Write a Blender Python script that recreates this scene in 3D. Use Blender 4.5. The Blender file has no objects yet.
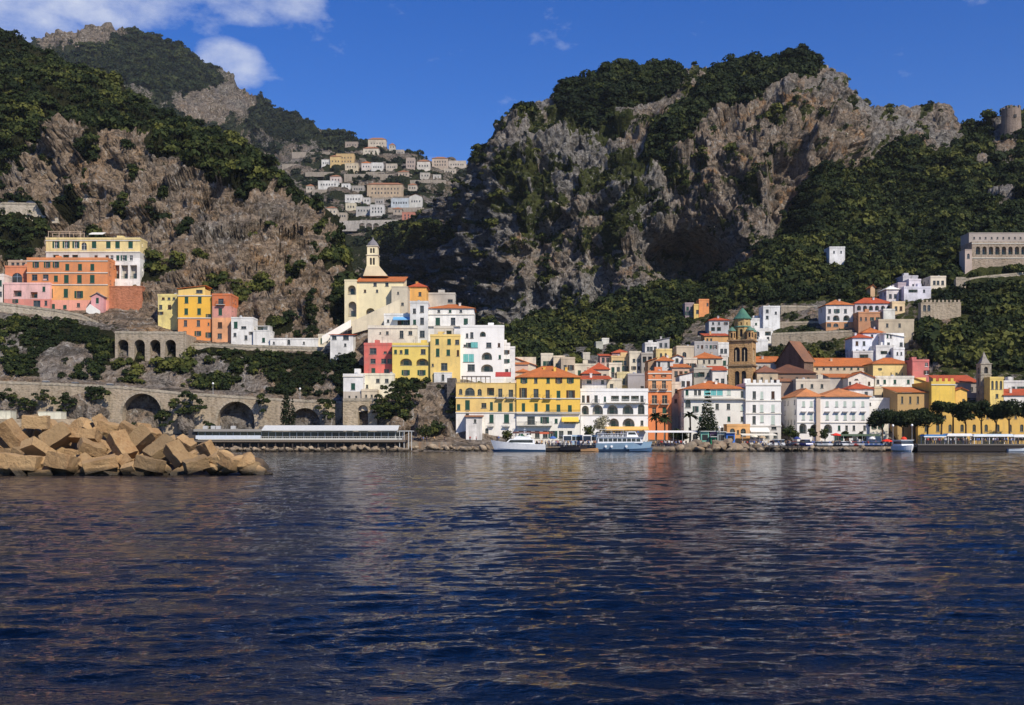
import bpy, bmesh, math, random
import numpy as np
from mathutils import Vector, Matrix, Euler

SC = bpy.context.scene
COL = SC.collection
R = math.radians
FPX, HOR, CAMZ = 1100.0, 437.0, 4.0

# ---------------------------------------------------------------- camera
cam = bpy.data.objects.new("camera", bpy.data.cameras.new("camera"))
COL.objects.link(cam)
cam.location = (0, 0, CAMZ)
cam.rotation_euler = (R(90), 0, 0)
cam.data.sensor_width = 36.0
cam.data.lens = 36.0 * FPX / 1024.0
cam.data.shift_y = (HOR - 352.5) / 1024.0
cam.data.clip_start = 0.5
cam.data.clip_end = 20000
SC.camera = cam

# ---------------------------------------------------------------- sun and sky
SUN_AZ, SUN_EL = R(36), R(43)
TO_SUN = Vector((math.sin(SUN_AZ) * math.cos(SUN_EL), -math.cos(SUN_AZ) * math.cos(SUN_EL), math.sin(SUN_EL)))
sun = bpy.data.objects.new("sun", bpy.data.lights.new("sun", "SUN"))
COL.objects.link(sun)
sun.data.energy = 5.0
sun.data.angle = R(0.53)
sun.data.color = (1.0, 0.91, 0.77)
sun.location = TO_SUN * 500
sun.rotation_euler = (-TO_SUN).to_track_quat("-Z", "Y").to_euler()

world = bpy.data.worlds.new("World")
SC.world = world
world.use_nodes = True
wn, wl = world.node_tree.nodes, world.node_tree.links
wn.clear()
w_out = wn.new("ShaderNodeOutputWorld")
w_bg = wn.new("ShaderNodeBackground")
w_sky = wn.new("ShaderNodeTexSky")
w_sky.sky_type = "NISHITA"
w_sky.sun_disc = False
w_sky.sun_elevation = SUN_EL
w_sky.sun_rotation = math.atan2(TO_SUN.x, TO_SUN.y)
w_sky.air_density = 1.0
w_sky.dust_density = 0.0
w_sky.ozone_density = 5.0
w_hs = wn.new("ShaderNodeHueSaturation")
w_hs.inputs["Hue"].default_value = 0.520
w_hs.inputs["Saturation"].default_value = 1.36
w_hs.inputs["Value"].default_value = 1.2
w_bg.inputs["Strength"].default_value = 0.095
wl.new(w_sky.outputs[0], w_hs.inputs["Color"])
# clouds: real directions of the sky dome, low over the north western mountains
w_tc = wn.new("ShaderNodeTexCoord")
w_map = wn.new("ShaderNodeMapping")
w_map.inputs["Scale"].default_value = (13.0, 13.0, 24.0)
w_map.inputs["Location"].default_value = (0.35, 0.0, 0.15)
w_noise = wn.new("ShaderNodeTexNoise")
w_noise.inputs["Scale"].default_value = 1.0
w_noise.inputs["Detail"].default_value = 7.0
w_noise.inputs["Roughness"].default_value = 0.62
wl.new(w_tc.outputs["Generated"], w_map.inputs["Vector"])
wl.new(w_map.outputs[0], w_noise.inputs["Vector"])


def w_blob(px, py, rx, ry):
    """soft patch of the dome around one direction"""
    d = Vector((px - 512.0, FPX, HOR - py)).normalized()
    sub = wn.new("ShaderNodeVectorMath"); sub.operation = "SUBTRACT"
    sub.inputs[1].default_value = d
    wl.new(w_tc.outputs["Generated"], sub.inputs[0])
    mul = wn.new("ShaderNodeVectorMath"); mul.operation = "MULTIPLY"
    mul.inputs[1].default_value = (FPX / rx, FPX / rx, FPX / ry)
    wl.new(sub.outputs[0], mul.inputs[0])
    ln = wn.new("ShaderNodeVectorMath"); ln.operation = "LENGTH"
    wl.new(mul.outputs[0], ln.inputs[0])
    mr = wn.new("ShaderNodeMapRange")
    mr.inputs[1].default_value = 1.0; mr.inputs[2].default_value = 0.35
    mr.inputs[3].default_value = 0.0; mr.inputs[4].default_value = 1.0
    mr.interpolation_type = "SMOOTHSTEP"
    wl.new(ln.outputs["Value"], mr.inputs[0])
    return mr.outputs[0]


w_masks = [w_blob(70, -14, 220, 50), w_blob(250, -2, 84, 36), w_blob(226, 66, 52, 34), w_blob(20, 26, 90, 34)]
w_acc = w_masks[0]
for m_ in w_masks[1:]:
    mx = wn.new("ShaderNodeMath"); mx.operation = "MAXIMUM"
    wl.new(w_acc, mx.inputs[0]); wl.new(m_, mx.inputs[1])
    w_acc = mx.outputs[0]
w_add = wn.new("ShaderNodeMath"); w_add.operation = "MULTIPLY_ADD"
wl.new(w_acc, w_add.inputs[0]); w_add.inputs[1].default_value = 0.36
wl.new(w_noise.outputs["Fac"], w_add.inputs[2])
w_cr = wn.new("ShaderNodeMapRange")
w_cr.inputs[1].default_value = 0.60; w_cr.inputs[2].default_value = 1.0
w_cr.inputs[3].default_value = 0.0; w_cr.inputs[4].default_value = 0.85
wl.new(w_add.outputs[0], w_cr.inputs[0])
w_mix = wn.new("ShaderNodeMixRGB")
wl.new(w_cr.outputs[0], w_mix.inputs["Fac"])
wl.new(w_hs.outputs[0], w_mix.inputs["Color1"])
w_mix.inputs["Color2"].default_value = (7.4, 7.8, 8.8, 1)
wl.new(w_mix.outputs[0], w_bg.inputs["Color"])
wl.new(w_bg.outputs[0], w_out.inputs["Surface"])

SC.view_settings.view_transform = "Standard"
SC.view_settings.look = "None"
SC.view_settings.gamma = 1.0
SC.view_settings.use_curve_mapping = False
SC.view_settings.exposure = 0.12
SC.render.engine = "CYCLES"
SC.cycles.max_bounces = 5
SC.cycles.diffuse_bounces = 3
SC.cycles.glossy_bounces = 3
SC.cycles.transmission_bounces = 2
SC.cycles.sample_clamp_indirect = 6.0

rng = np.random.default_rng(7)
rnd = random.Random(11)


def P(px, py, Y):
    """point of the place seen along a sight line at the distance Y"""
    return Vector(((px - 512.0) * Y / FPX, Y, CAMZ - (py - HOR) * Y / FPX))


# ---------------------------------------------------------------- naming
def tag(o, label, cat, group=None):
    o["label"] = label
    o["category"] = cat
    if group:
        o["group"] = group
    return o


def kind(o, k):
    o["kind"] = k
    return o


def thing(name, label, cat, loc, rotz=0.0, group=None):
    o = bpy.data.objects.new(name, None)
    o.empty_display_size = 0.5
    COL.objects.link(o)
    o.location = loc
    o.rotation_euler = (0, 0, rotz)
    return tag(o, label, cat, group)


def link(name, me, parent=None, loc=(0, 0, 0), rotz=0.0):
    o = bpy.data.objects.new(name, me)
    COL.objects.link(o)
    o.parent = parent
    o.location = loc
    o.rotation_euler = (0, 0, rotz)
    return o


def copy_tree(o, parent=None):
    c = o.copy()
    COL.objects.link(c)
    c.parent = parent
    for ch in o.children:
        copy_tree(ch, c)
    return c


# ---------------------------------------------------------------- mesh helper
class MB:
    def __init__(self):
        self.v, self.f, self.m = [], [], []

    def add(self, vs, fs, mi=0):
        b = len(self.v)
        self.v.extend([tuple(p) for p in vs])
        for f in fs:
            self.f.append(tuple(b + i for i in f))
            self.m.append(mi)

    def quad(self, a, b, c, d, mi=0):
        self.add((a, b, c, d), ((0, 1, 2, 3),), mi)

    def box(self, x0, x1, y0, y1, z0, z1, mi=0):
        self.add(((x0, y0, z0), (x1, y0, z0), (x1, y1, z0), (x0, y1, z0), (x0, y0, z1), (x1, y0, z1), (x1, y1, z1), (x0, y1, z1)),
                 ((3, 2, 1, 0), (4, 5, 6, 7), (0, 1, 5, 4), (1, 2, 6, 5), (2, 3, 7, 6), (3, 0, 4, 7)), mi)

    def tube(self, pts, rads, n=8, mi=0, caps=True):
        pts = [Vector(p) for p in pts]
        rings = []
        for i, p in enumerate(pts):
            d = (pts[min(i + 1, len(pts) - 1)] - pts[max(i - 1, 0)]).normalized()
            a = d.cross(Vector((0.31, 0.95, 0.05)))
            if a.length < 0.1:
                a = d.cross(Vector((1, 0, 0)))
            a.normalize()
            b = d.cross(a)
            r = rads[i] if hasattr(rads, "__len__") else rads
            rings.append([p + a * (r * math.cos(2 * math.pi * k / n)) + b * (r * math.sin(2 * math.pi * k / n)) for k in range(n)])
        vs = [q for ring in rings for q in ring]
        fs = []
        for i in range(len(pts) - 1):
            for k in range(n):
                k2 = (k + 1) % n
                fs.append((i * n + k, i * n + k2, (i + 1) * n + k2, (i + 1) * n + k))
        if caps:
            fs.append(tuple(range(n - 1, -1, -1)))
            fs.append(tuple((len(pts) - 1) * n + k for k in range(n)))
        self.add(vs, fs, mi)

    def lathe(self, cx, cy, prof, n=16, mi=0, rot=0.0, sx=1.0, sy=1.0):
        """profile of (radius, z) turned about a vertical axis"""
        vs, fs = [], []
        for r, z in prof:
            for k in range(n):
                a = rot + 2 * math.pi * k / n
                vs.append((cx + sx * r * math.cos(a), cy + sy * r * math.sin(a), z))
        for i in range(len(prof) - 1):
            for k in range(n):
                k2 = (k + 1) % n
                fs.append((i * n + k, i * n + k2, (i + 1) * n + k2, (i + 1) * n + k))
        fs.append(tuple(range(n - 1, -1, -1)))
        fs.append(tuple((len(prof) - 1) * n + k for k in range(n)))
        self.add(vs, fs, mi)

    def prism(self, poly, y0, y1, mi=0, plane="xz"):
        n = len(poly)
        if plane == "xz":
            vs = [(p[0], y0, p[1]) for p in poly] + [(p[0], y1, p[1]) for p in poly]
        elif plane == "yz":
            vs = [(y0, p[0], p[1]) for p in poly] + [(y1, p[0], p[1]) for p in poly]
        else:
            vs = [(p[0], p[1], y0) for p in poly] + [(p[0], p[1], y1) for p in poly]
        fs = [tuple(range(n)), tuple(range(2 * n - 1, n - 1, -1))]
        for i in range(n):
            j = (i + 1) % n
            fs.append((i, i + n, j + n, j))
        self.add(vs, fs, mi)

    def mesh(self, name, mats, smooth=False, fix=False):
        me = bpy.data.meshes.new(name)
        me.from_pydata(self.v, [], self.f)
        for m in mats if isinstance(mats, (list, tuple)) else [mats]:
            me.materials.append(m)
        if any(self.m):
            me.polygons.foreach_set("material_index", self.m)
        if smooth:
            me.polygons.foreach_set("use_smooth", [True] * len(me.polygons))
        if fix:
            bm = bmesh.new(); bm.from_mesh(me)
            bmesh.ops.recalc_face_normals(bm, faces=bm.faces)
            bm.to_mesh(me); bm.free()
        me.update()
        return me

    def build(self, name, mats, parent=None, loc=(0, 0, 0), rotz=0.0, smooth=False, fix=False):
        return link(name, self.mesh(name, mats, smooth, fix), parent, loc, rotz)


def np_mesh(name, verts, quads, mats, smooth=True, attrs=None):
    me = bpy.data.meshes.new(name)
    nv, nf = len(verts), len(quads)
    k = quads.shape[1]
    me.vertices.add(nv)
    me.vertices.foreach_set("co", np.ascontiguousarray(verts, dtype=np.float32).ravel())
    me.loops.add(nf * k)
    me.loops.foreach_set("vertex_index", np.ascontiguousarray(quads, dtype=np.int32).ravel())
    me.polygons.add(nf)
    me.polygons.foreach_set("loop_start", np.arange(0, nf * k, k, dtype=np.int32))
    me.polygons.foreach_set("use_smooth", np.full(nf, smooth, dtype=bool))
    for a, vals in (attrs or {}).items():
        at = me.attributes.new(a, "FLOAT", "POINT")
        at.data.foreach_set("value", np.ascontiguousarray(vals, dtype=np.float32).ravel())
    for m in mats if isinstance(mats, (list, tuple)) else [mats]:
        me.materials.append(m)
    me.update(calc_edges=True)
    return me


# ---------------------------------------------------------------- numpy noise
_perm = np.random.default_rng(3).permutation(4096)
_val = np.random.default_rng(4).uniform(-1, 1, 4096)


def vnoise(x, y, z):
    xi, yi, zi = np.floor(x).astype(np.int64), np.floor(y).astype(np.int64), np.floor(z).astype(np.int64)
    fx, fy, fz = x - xi, y - yi, z - zi
    fx, fy, fz = fx * fx * (3 - 2 * fx), fy * fy * (3 - 2 * fy), fz * fz * (3 - 2 * fz)

    def h(a, b, c):
        return _val[_perm[(_perm[(_perm[a & 4095] + b) & 4095] + c) & 4095]]
    r = 0
    for dx in (0, 1):
        for dy in (0, 1):
            for dz in (0, 1):
                w = (fx if dx else 1 - fx) * (fy if dy else 1 - fy) * (fz if dz else 1 - fz)
                r = r + w * h(xi + dx, yi + dy, zi + dz)
    return r


def fbm(x, y, z, oct=4, ridge=False, gain=0.5):
    s, a, t = 0, 1.0, 0
    for o in range(oct):
        k = 2.03 ** o
        n = vnoise(x * k + 17.3 * o, y * k + 5.1 * o, z * k + 9.7 * o)
        if ridge:
            n = 1 - 2 * np.abs(n)
        s = s + a * n
        t += a
        a *= gain
    return s / t


def crag(x, y, z):
    """angular broken rock: every cell of space gets its own tilted facet"""
    xi, yi, zi = np.floor(x).astype(np.int64), np.floor(y).astype(np.int64), np.floor(z).astype(np.int64)
    best = np.full(x.shape, 9.0)
    out = np.zeros(x.shape)
    for dx in (-1, 0, 1):
        for dy in (-1, 0, 1):
            for dz in (-1, 0, 1):
                a, b, c = xi + dx, yi + dy, zi + dz
                h = _perm[(_perm[(_perm[a & 4095] + b) & 4095] + c) & 4095]
                px = a + 0.5 + 0.45 * _val[h]
                py = b + 0.5 + 0.45 * _val[(h + 911) & 4095]
                pz = c + 0.5 + 0.45 * _val[(h + 1777) & 4095]
                ex, ey, ez = x - px, y - py, z - pz
                d = ex * ex + ey * ey + ez * ez
                f = 0.55 * _val[(h + 77) & 4095] + 0.8 * (_val[(h + 305) & 4095] * ex + _val[(h + 641) & 4095] * ey + _val[(h + 1201) & 4095] * ez)
                m = d < best
                out = np.where(m, f, out)
                best = np.where(m, d, best)
    return out


# ---------------------------------------------------------------- materials
class NT:
    """small node-tree writer"""

    def __init__(self, name):
        self.mat = bpy.data.materials.new(name)
        self.mat.use_nodes = True
        self.n = self.mat.node_tree.nodes
        self.l = self.mat.node_tree.links
        self.b = self.n["Principled BSDF"]
        self.geo = None

    def pos(self, scale=(1, 1, 1), rot=(0, 0, 0)):
        if self.geo is None:
            self.geo = self.n.new("ShaderNodeNewGeometry")
        mp = self.n.new("ShaderNodeMapping")
        mp.inputs["Scale"].default_value = scale
        mp.inputs["Rotation"].default_value = rot
        self.l.new(self.geo.outputs["Position"], mp.inputs["Vector"])
        return mp.outputs[0]

    def noise(self, vec, scale=1.0, detail=4.0, rough=0.55, dist=0.0):
        t = self.n.new("ShaderNodeTexNoise")
        t.inputs["Scale"].default_value = scale
        t.inputs["Detail"].default_value = detail
        t.inputs["Roughness"].default_value = rough
        t.inputs["Distortion"].default_value = dist
        self.l.new(vec, t.inputs["Vector"])
        return t.outputs["Fac"]

    def voro(self, vec, scale=1.0, feat="F1"):
        t = self.n.new("ShaderNodeTexVoronoi")
        t.feature = feat
        t.inputs["Scale"].default_value = scale
        self.l.new(vec, t.inputs["Vector"])
        return t.outputs["Distance"]

    def ramp(self, fac, a, b, lo=0.0, hi=1.0, smooth=False):
        m = self.n.new("ShaderNodeMapRange")
        m.interpolation_type = "SMOOTHSTEP" if smooth else "LINEAR"
        m.inputs[1].default_value, m.inputs[2].default_value = a, b
        m.inputs[3].default_value, m.inputs[4].default_value = lo, hi
        self.l.new(fac, m.inputs[0])
        return m.outputs[0]

    def math(self, op, a, b=None):
        m = self.n.new("ShaderNodeMath")
        m.operation = op
        for i, v in enumerate((a, b)):
            if v is None:
                continue
            if isinstance(v, (int, float)):
                m.inputs[i].default_value = v
            else:
                self.l.new(v, m.inputs[i])
        return m.outputs[0]

    def mix(self, fac, c1, c2, mode="MIX"):
        m = self.n.new("ShaderNodeMixRGB")
        m.blend_type = mode
        for s, v in (("Fac", fac), ("Color1", c1), ("Color2", c2)):
            if isinstance(v, (int, float)):
                m.inputs[s].default_value = v
            elif isinstance(v, (tuple, list)):
                m.inputs[s].default_value = (*v[:3], 1)
            else:
                self.l.new(v, m.inputs[s])
        return m.outputs[0]

    def attr(self, name):
        a = self.n.new("ShaderNodeAttribute")
        a.attribute_name = name
        return a.outputs["Fac"]

    def bump(self, h, strength=0.5, dist=0.1, prev=None):
        b = self.n.new("ShaderNodeBump")
        b.inputs["Strength"].default_value = strength
        b.inputs["Distance"].default_value = dist
        self.l.new(h, b.inputs["Height"])
        if prev is not None:
            self.l.new(prev, b.inputs["Normal"])
        return b.outputs[0]

    def out(self, color=None, rough=0.85, spec=0.2, normal=None, metal=0.0):
        if isinstance(color, (tuple, list)):
            self.b.inputs["Base Color"].default_value = (*color[:3], 1)
        elif color is not None:
            self.l.new(color, self.b.inputs["Base Color"])
        if isinstance(rough, (int, float)):
            self.b.inputs["Roughness"].default_value = rough
        else:
            self.l.new(rough, self.b.inputs["Roughness"])
        self.b.inputs["Specular IOR Level"].default_value = spec
        self.b.inputs["Metallic"].default_value = metal
        if normal is not None:
            self.l.new(normal, self.b.inputs["Normal"])
        return self.mat


_mc = {}


def plaster(c, dirt=0.35):
    key = ("pl", tuple(round(x, 3) for x in c), dirt)
    if key in _mc:
        return _mc[key]
    t = NT("plaster")
    p = t.pos()
    a = t.noise(p, 0.22, 5, 0.6)
    s = t.noise(t.pos((0.9, 0.9, 0.12)), 1.0, 4, 0.6)
    f = t.noise(p, 3.0, 3, 0.6)
    dark = tuple(x * 0.62 + 0.02 for x in c)
    grey = (0.33 * c[0] + 0.13, 0.33 * c[1] + 0.12, 0.33 * c[2] + 0.10)
    col = t.mix(t.ramp(a, 0.38, 0.72, 0.0, 0.55 * dirt / 0.35), c, dark)
    col = t.mix(t.ramp(s, 0.50, 0.72, 0.0, dirt), col, grey)
    pt_ = t.noise(p, 0.55, 6, 0.7, 0.8)
    col = t.mix(t.ramp(pt_, 0.56, 0.62, 0.0, dirt * 0.9), col, (c[0] * 0.55 + 0.10, c[1] * 0.55 + 0.09, c[2] * 0.55 + 0.075))
    col = t.mix(t.ramp(f, 0.55, 0.8, 0.0, 0.22), col, dark)
    _mc[key] = t.out(col, 0.9, 0.15, t.bump(f, 0.25, 0.05))
    return _mc[key]


def paint(c, rough=0.5, spec=0.3, metal=0.0):
    key = ("pa", tuple(round(x, 3) for x in c), rough, metal)
    if key in _mc:
        return _mc[key]
    t = NT("paint")
    n = t.noise(t.pos(), 1.7, 4, 0.6)
    col = t.mix(t.ramp(n, 0.4, 0.75, 0.0, 0.4), c, tuple(x * 0.65 for x in c))
    _mc[key] = t.out(col, rough, spec, None, metal)
    return _mc[key]


def tiles(c):
    key = ("ti", tuple(round(x, 3) for x in c))
    if key in _mc:
        return _mc[key]
    t = NT("roof_tiles")
    p = t.pos()
    a = t.noise(p, 0.35, 5, 0.65)
    b = t.noise(p, 2.6, 3, 0.7)
    v = t.voro(t.pos((2.2, 1.1, 2.0)), 1.0)
    col = t.mix(t.ramp(a, 0.35, 0.7), c, (c[0] * 0.62, c[1] * 0.72, c[2] * 0.9))
    col = t.mix(t.ramp(b, 0.5, 0.8, 0, 0.7), col, (c[0] * 0.4 + 0.03, c[1] * 0.45 + 0.03, c[2] * 0.6 + 0.03))
    col = t.mix(t.ramp(b, 0.45, 0.25, 0, 0.5), col, (min(1, c[0] * 1.35), c[1] * 1.6, c[2] * 1.9))
    w = t.n.new("ShaderNodeTexWave")
    w.inputs["Scale"].default_value = 1.3
    w.inputs["Distortion"].default_value = 0.6
    t.l.new(p, w.inputs["Vector"])
    nb = t.bump(w.outputs["Fac"], 0.5, 0.12)
    _mc[key] = t.out(col, 0.9, 0.15, t.bump(v, 0.4, 0.1, nb))
    return _mc[key]


def stone(c, scale=1.0):
    key = ("st", tuple(round(x, 3) for x in c), scale)
    if key in _mc:
        return _mc[key]
    t = NT("masonry")
    p = t.pos((1, 1, 1.6))
    a = t.noise(t.pos(), 0.13, 5, 0.65)
    b = t.noise(t.pos((0.7, 0.7, 0.12)), 1.0, 4, 0.6)
    v = t.voro(p, 1.1 * scale)
    f = t.noise(p, 2.5, 4, 0.65)
    col = t.mix(t.ramp(a, 0.3, 0.7), c, (c[0] * 0.6, c[1] * 0.6, c[2] * 0.58))
    col = t.mix(t.ramp(b, 0.46, 0.66, 0, 0.8), col, (c[0] * 0.3, c[1] * 0.32, c[2] * 0.28))
    pt_ = t.noise(t.pos(), 0.32, 6, 0.7, 1.0)
    col = t.mix(t.ramp(pt_, 0.54, 0.64, 0, 0.6), col, (c[0] * 0.5, c[1] * 0.42, c[2] * 0.32))
    col = t.mix(t.ramp(v, 0.05, 0.7, 0.0, 0.5), col, (c[0] * 1.25, c[1] * 1.22, c[2] * 1.15))
    col = t.mix(t.ramp(f, 0.55, 0.75, 0, 0.6), col, (c[0] * 0.45, c[1] * 0.45, c[2] * 0.42))
    _mc[key] = t.out(col, 0.95, 0.1, t.bump(f, 0.6, 0.25, t.bump(v, 0.5, 0.2)))
    return _mc[key]


def glass_mat():
    t = NT("window_glass")
    n = t.noise(t.pos(), 0.35, 2)
    return t.out(t.mix(t.ramp(n, 0.35, 0.65), (0.012, 0.016, 0.02), (0.05, 0.06, 0.065)), 0.12, 0.5)


def rock_mat(name, grey, tan, ochre, soil, warm=0.5, scale=1.0):
    t = NT(name)
    p = t.pos()
    big = t.noise(p, 0.016 * scale, 5, 0.6, 0.4)
    mid = t.noise(p, 0.085 * scale, 6, 0.68, 0.6)
    fine = t.noise(p, 0.55 * scale, 6, 0.7)
    streak = t.noise(t.pos((0.16 * scale, 0.16 * scale, 0.022 * scale), (0.0, R(8), 0)), 1.0, 6, 0.65, 0.5)
    bed = t.noise(t.pos((0.03 * scale, 0.03 * scale, 0.3 * scale), (R(10), R(-24), 0)), 1.0, 5, 0.6, 0.4)
    w = t.math("ADD", t.ramp(big, 0.36, 0.64, 0.0, 0.75), t.math("MULTIPLY", t.attr("warm"), 0.75))
    col = t.mix(t.ramp(w, warm * 0.4, warm * 0.4 + 0.65, 0, 1, True), grey, tan)
    col = t.mix(t.math("MULTIPLY", t.ramp(mid, 0.52, 0.68, 0, 1, True), t.ramp(w, 0.3, 0.9)), col, ochre)
    dk = tuple(x * 0.26 for x in grey)
    col = t.mix(t.ramp(streak, 0.53, 0.70, 0, 0.6, True), col, dk)  # dark stain streaks that also paint in crevice shade
    col = t.mix(t.ramp(bed, 0.52, 0.64, 0, 0.7, True), col, dk)
    col = t.mix(t.ramp(fine, 0.50, 0.66, 0, 0.85), col, tuple(x * 0.35 for x in tan))  # crevice shade put into the colour by noise
    col = t.mix(t.ramp(fine, 0.46, 0.28, 0, 0.6), col, tuple(min(0.8, x * 1.5) for x in grey))
    g = t.math("ADD", t.attr("veg"), t.ramp(fine, 0.3, 0.7, -0.45, 0.45))
    gc = t.mix(t.ramp(mid, 0.35, 0.65), soil, (soil[0] * 2.2, soil[1] * 1.9, soil[2] * 1.8))
    col = t.mix(t.ramp(g, 0.35, 0.62, 0, 1, True), col, gc)
    speck = t.noise(t.pos((1, 1, 0.7), (0, R(30), 0)), 0.26 * scale, 5, 0.75, 1.2)
    col = t.mix(t.math("MULTIPLY", t.ramp(speck, 0.53, 0.62, 0, 0.9), t.ramp(g, 0.6, 0.35)), col, tuple(x * 0.2 for x in grey))
    col = t.mix(t.math("MULTIPLY", t.ramp(speck, 0.44, 0.36, 0, 0.75), t.ramp(g, 0.6, 0.35)), col, (0.46, 0.43, 0.385))
    h = t.math("ADD", t.math("MULTIPLY", mid, 3.0), t.math("ADD", fine, t.math("MULTIPLY", speck, -2.0)))
    h2 = t.voro(t.pos((1, 1, 0.55)), 0.22 * scale)
    nb = t.bump(h, 0.9, 2.2 / scale)
    nb = t.bump(h2, 0.7, 1.6 / scale, nb)
    return t.out(col, 0.95, 0.08, nb)


def leaf_mat(name, a, b, c):
    t = NT(name)
    at = t.attr("tint")
    n = t.noise(t.pos(), 0.9, 3)
    col = t.mix(t.ramp(at, 0.0, 0.6), a, b)
    col = t.mix(t.ramp(at, 0.55, 1.0), col, c)
    col = t.mix(t.ramp(n, 0.4, 0.7, 0, 0.45), col, tuple(x * 0.5 for x in a))
    t.out(col, 0.75, 0.15)
    tr = t.n.new("ShaderNodeBsdfTranslucent")
    t.l.new(col, tr.inputs["Color"])
    ms = t.n.new("ShaderNodeMixShader")
    ms.inputs[0].default_value = 0.18
    o = [x for x in t.n if x.type == "OUTPUT_MATERIAL"][0]
    t.l.new(t.b.outputs[0], ms.inputs[1])
    t.l.new(tr.outputs[0], ms.inputs[2])
    t.l.new(ms.outputs[0], o.inputs["Surface"])
    return t.mat


GLASS = glass_mat()
WHITE = plaster((0.80, 0.78, 0.72), 0.28)
FRAME = paint((0.20, 0.19, 0.165), 0.6)
GREEN = paint((0.018, 0.075, 0.05), 0.6)
BROWN = paint((0.07, 0.035, 0.02), 0.6)
DARK = paint((0.02, 0.02, 0.022), 0.6)
IRON = paint((0.05, 0.05, 0.05), 0.5)
TILE = tiles((0.56, 0.17, 0.05))
TILE_RED = tiles((0.50, 0.10, 0.04))
TILE_OLD = tiles((0.36, 0.16, 0.08))
CONC = stone((0.36, 0.33, 0.29))
BARK = paint((0.09, 0.06, 0.04), 0.9, 0.1)
LEAF = leaf_mat("foliage", (0.012, 0.022, 0.007), (0.036, 0.052, 0.013), (0.125, 0.130, 0.028))
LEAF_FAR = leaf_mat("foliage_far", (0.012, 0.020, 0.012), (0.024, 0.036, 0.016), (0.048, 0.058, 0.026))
LEAF_PINE = leaf_mat("pine_needles", (0.010, 0.018, 0.007), (0.022, 0.036, 0.011), (0.062, 0.074, 0.022))
# ================================================================ LAND
def inpoly(x, y, poly):
    r = np.zeros(x.shape, dtype=bool)
    n = len(poly)
    for i in range(n):
        x1, y1 = poly[i]
        x2, y2 = poly[(i + 1) % n]
        if y1 == y2:
            continue
        c = ((y1 > y) != (y2 > y)) & (x < (x2 - x1) * (y - y1) / (y2 - y1) + x1)
        r ^= c
    return r


def blur(a, k, axis):
    if k < 1:
        return a
    pad = [(0, 0), (0, 0)]
    pad[axis] = (k, k)
    b = np.pad(a, pad, mode="edge")
    cs = np.cumsum(b, axis=axis)
    cs = np.concatenate([np.zeros_like(np.take(cs, [0], axis)), cs], axis)
    n = a.shape[axis]
    hi = np.take(cs, np.arange(2 * k + 1, 2 * k + 1 + n), axis)
    lo = np.take(cs, np.arange(0, n), axis)
    return (hi - lo) / (2 * k + 1)


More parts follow.
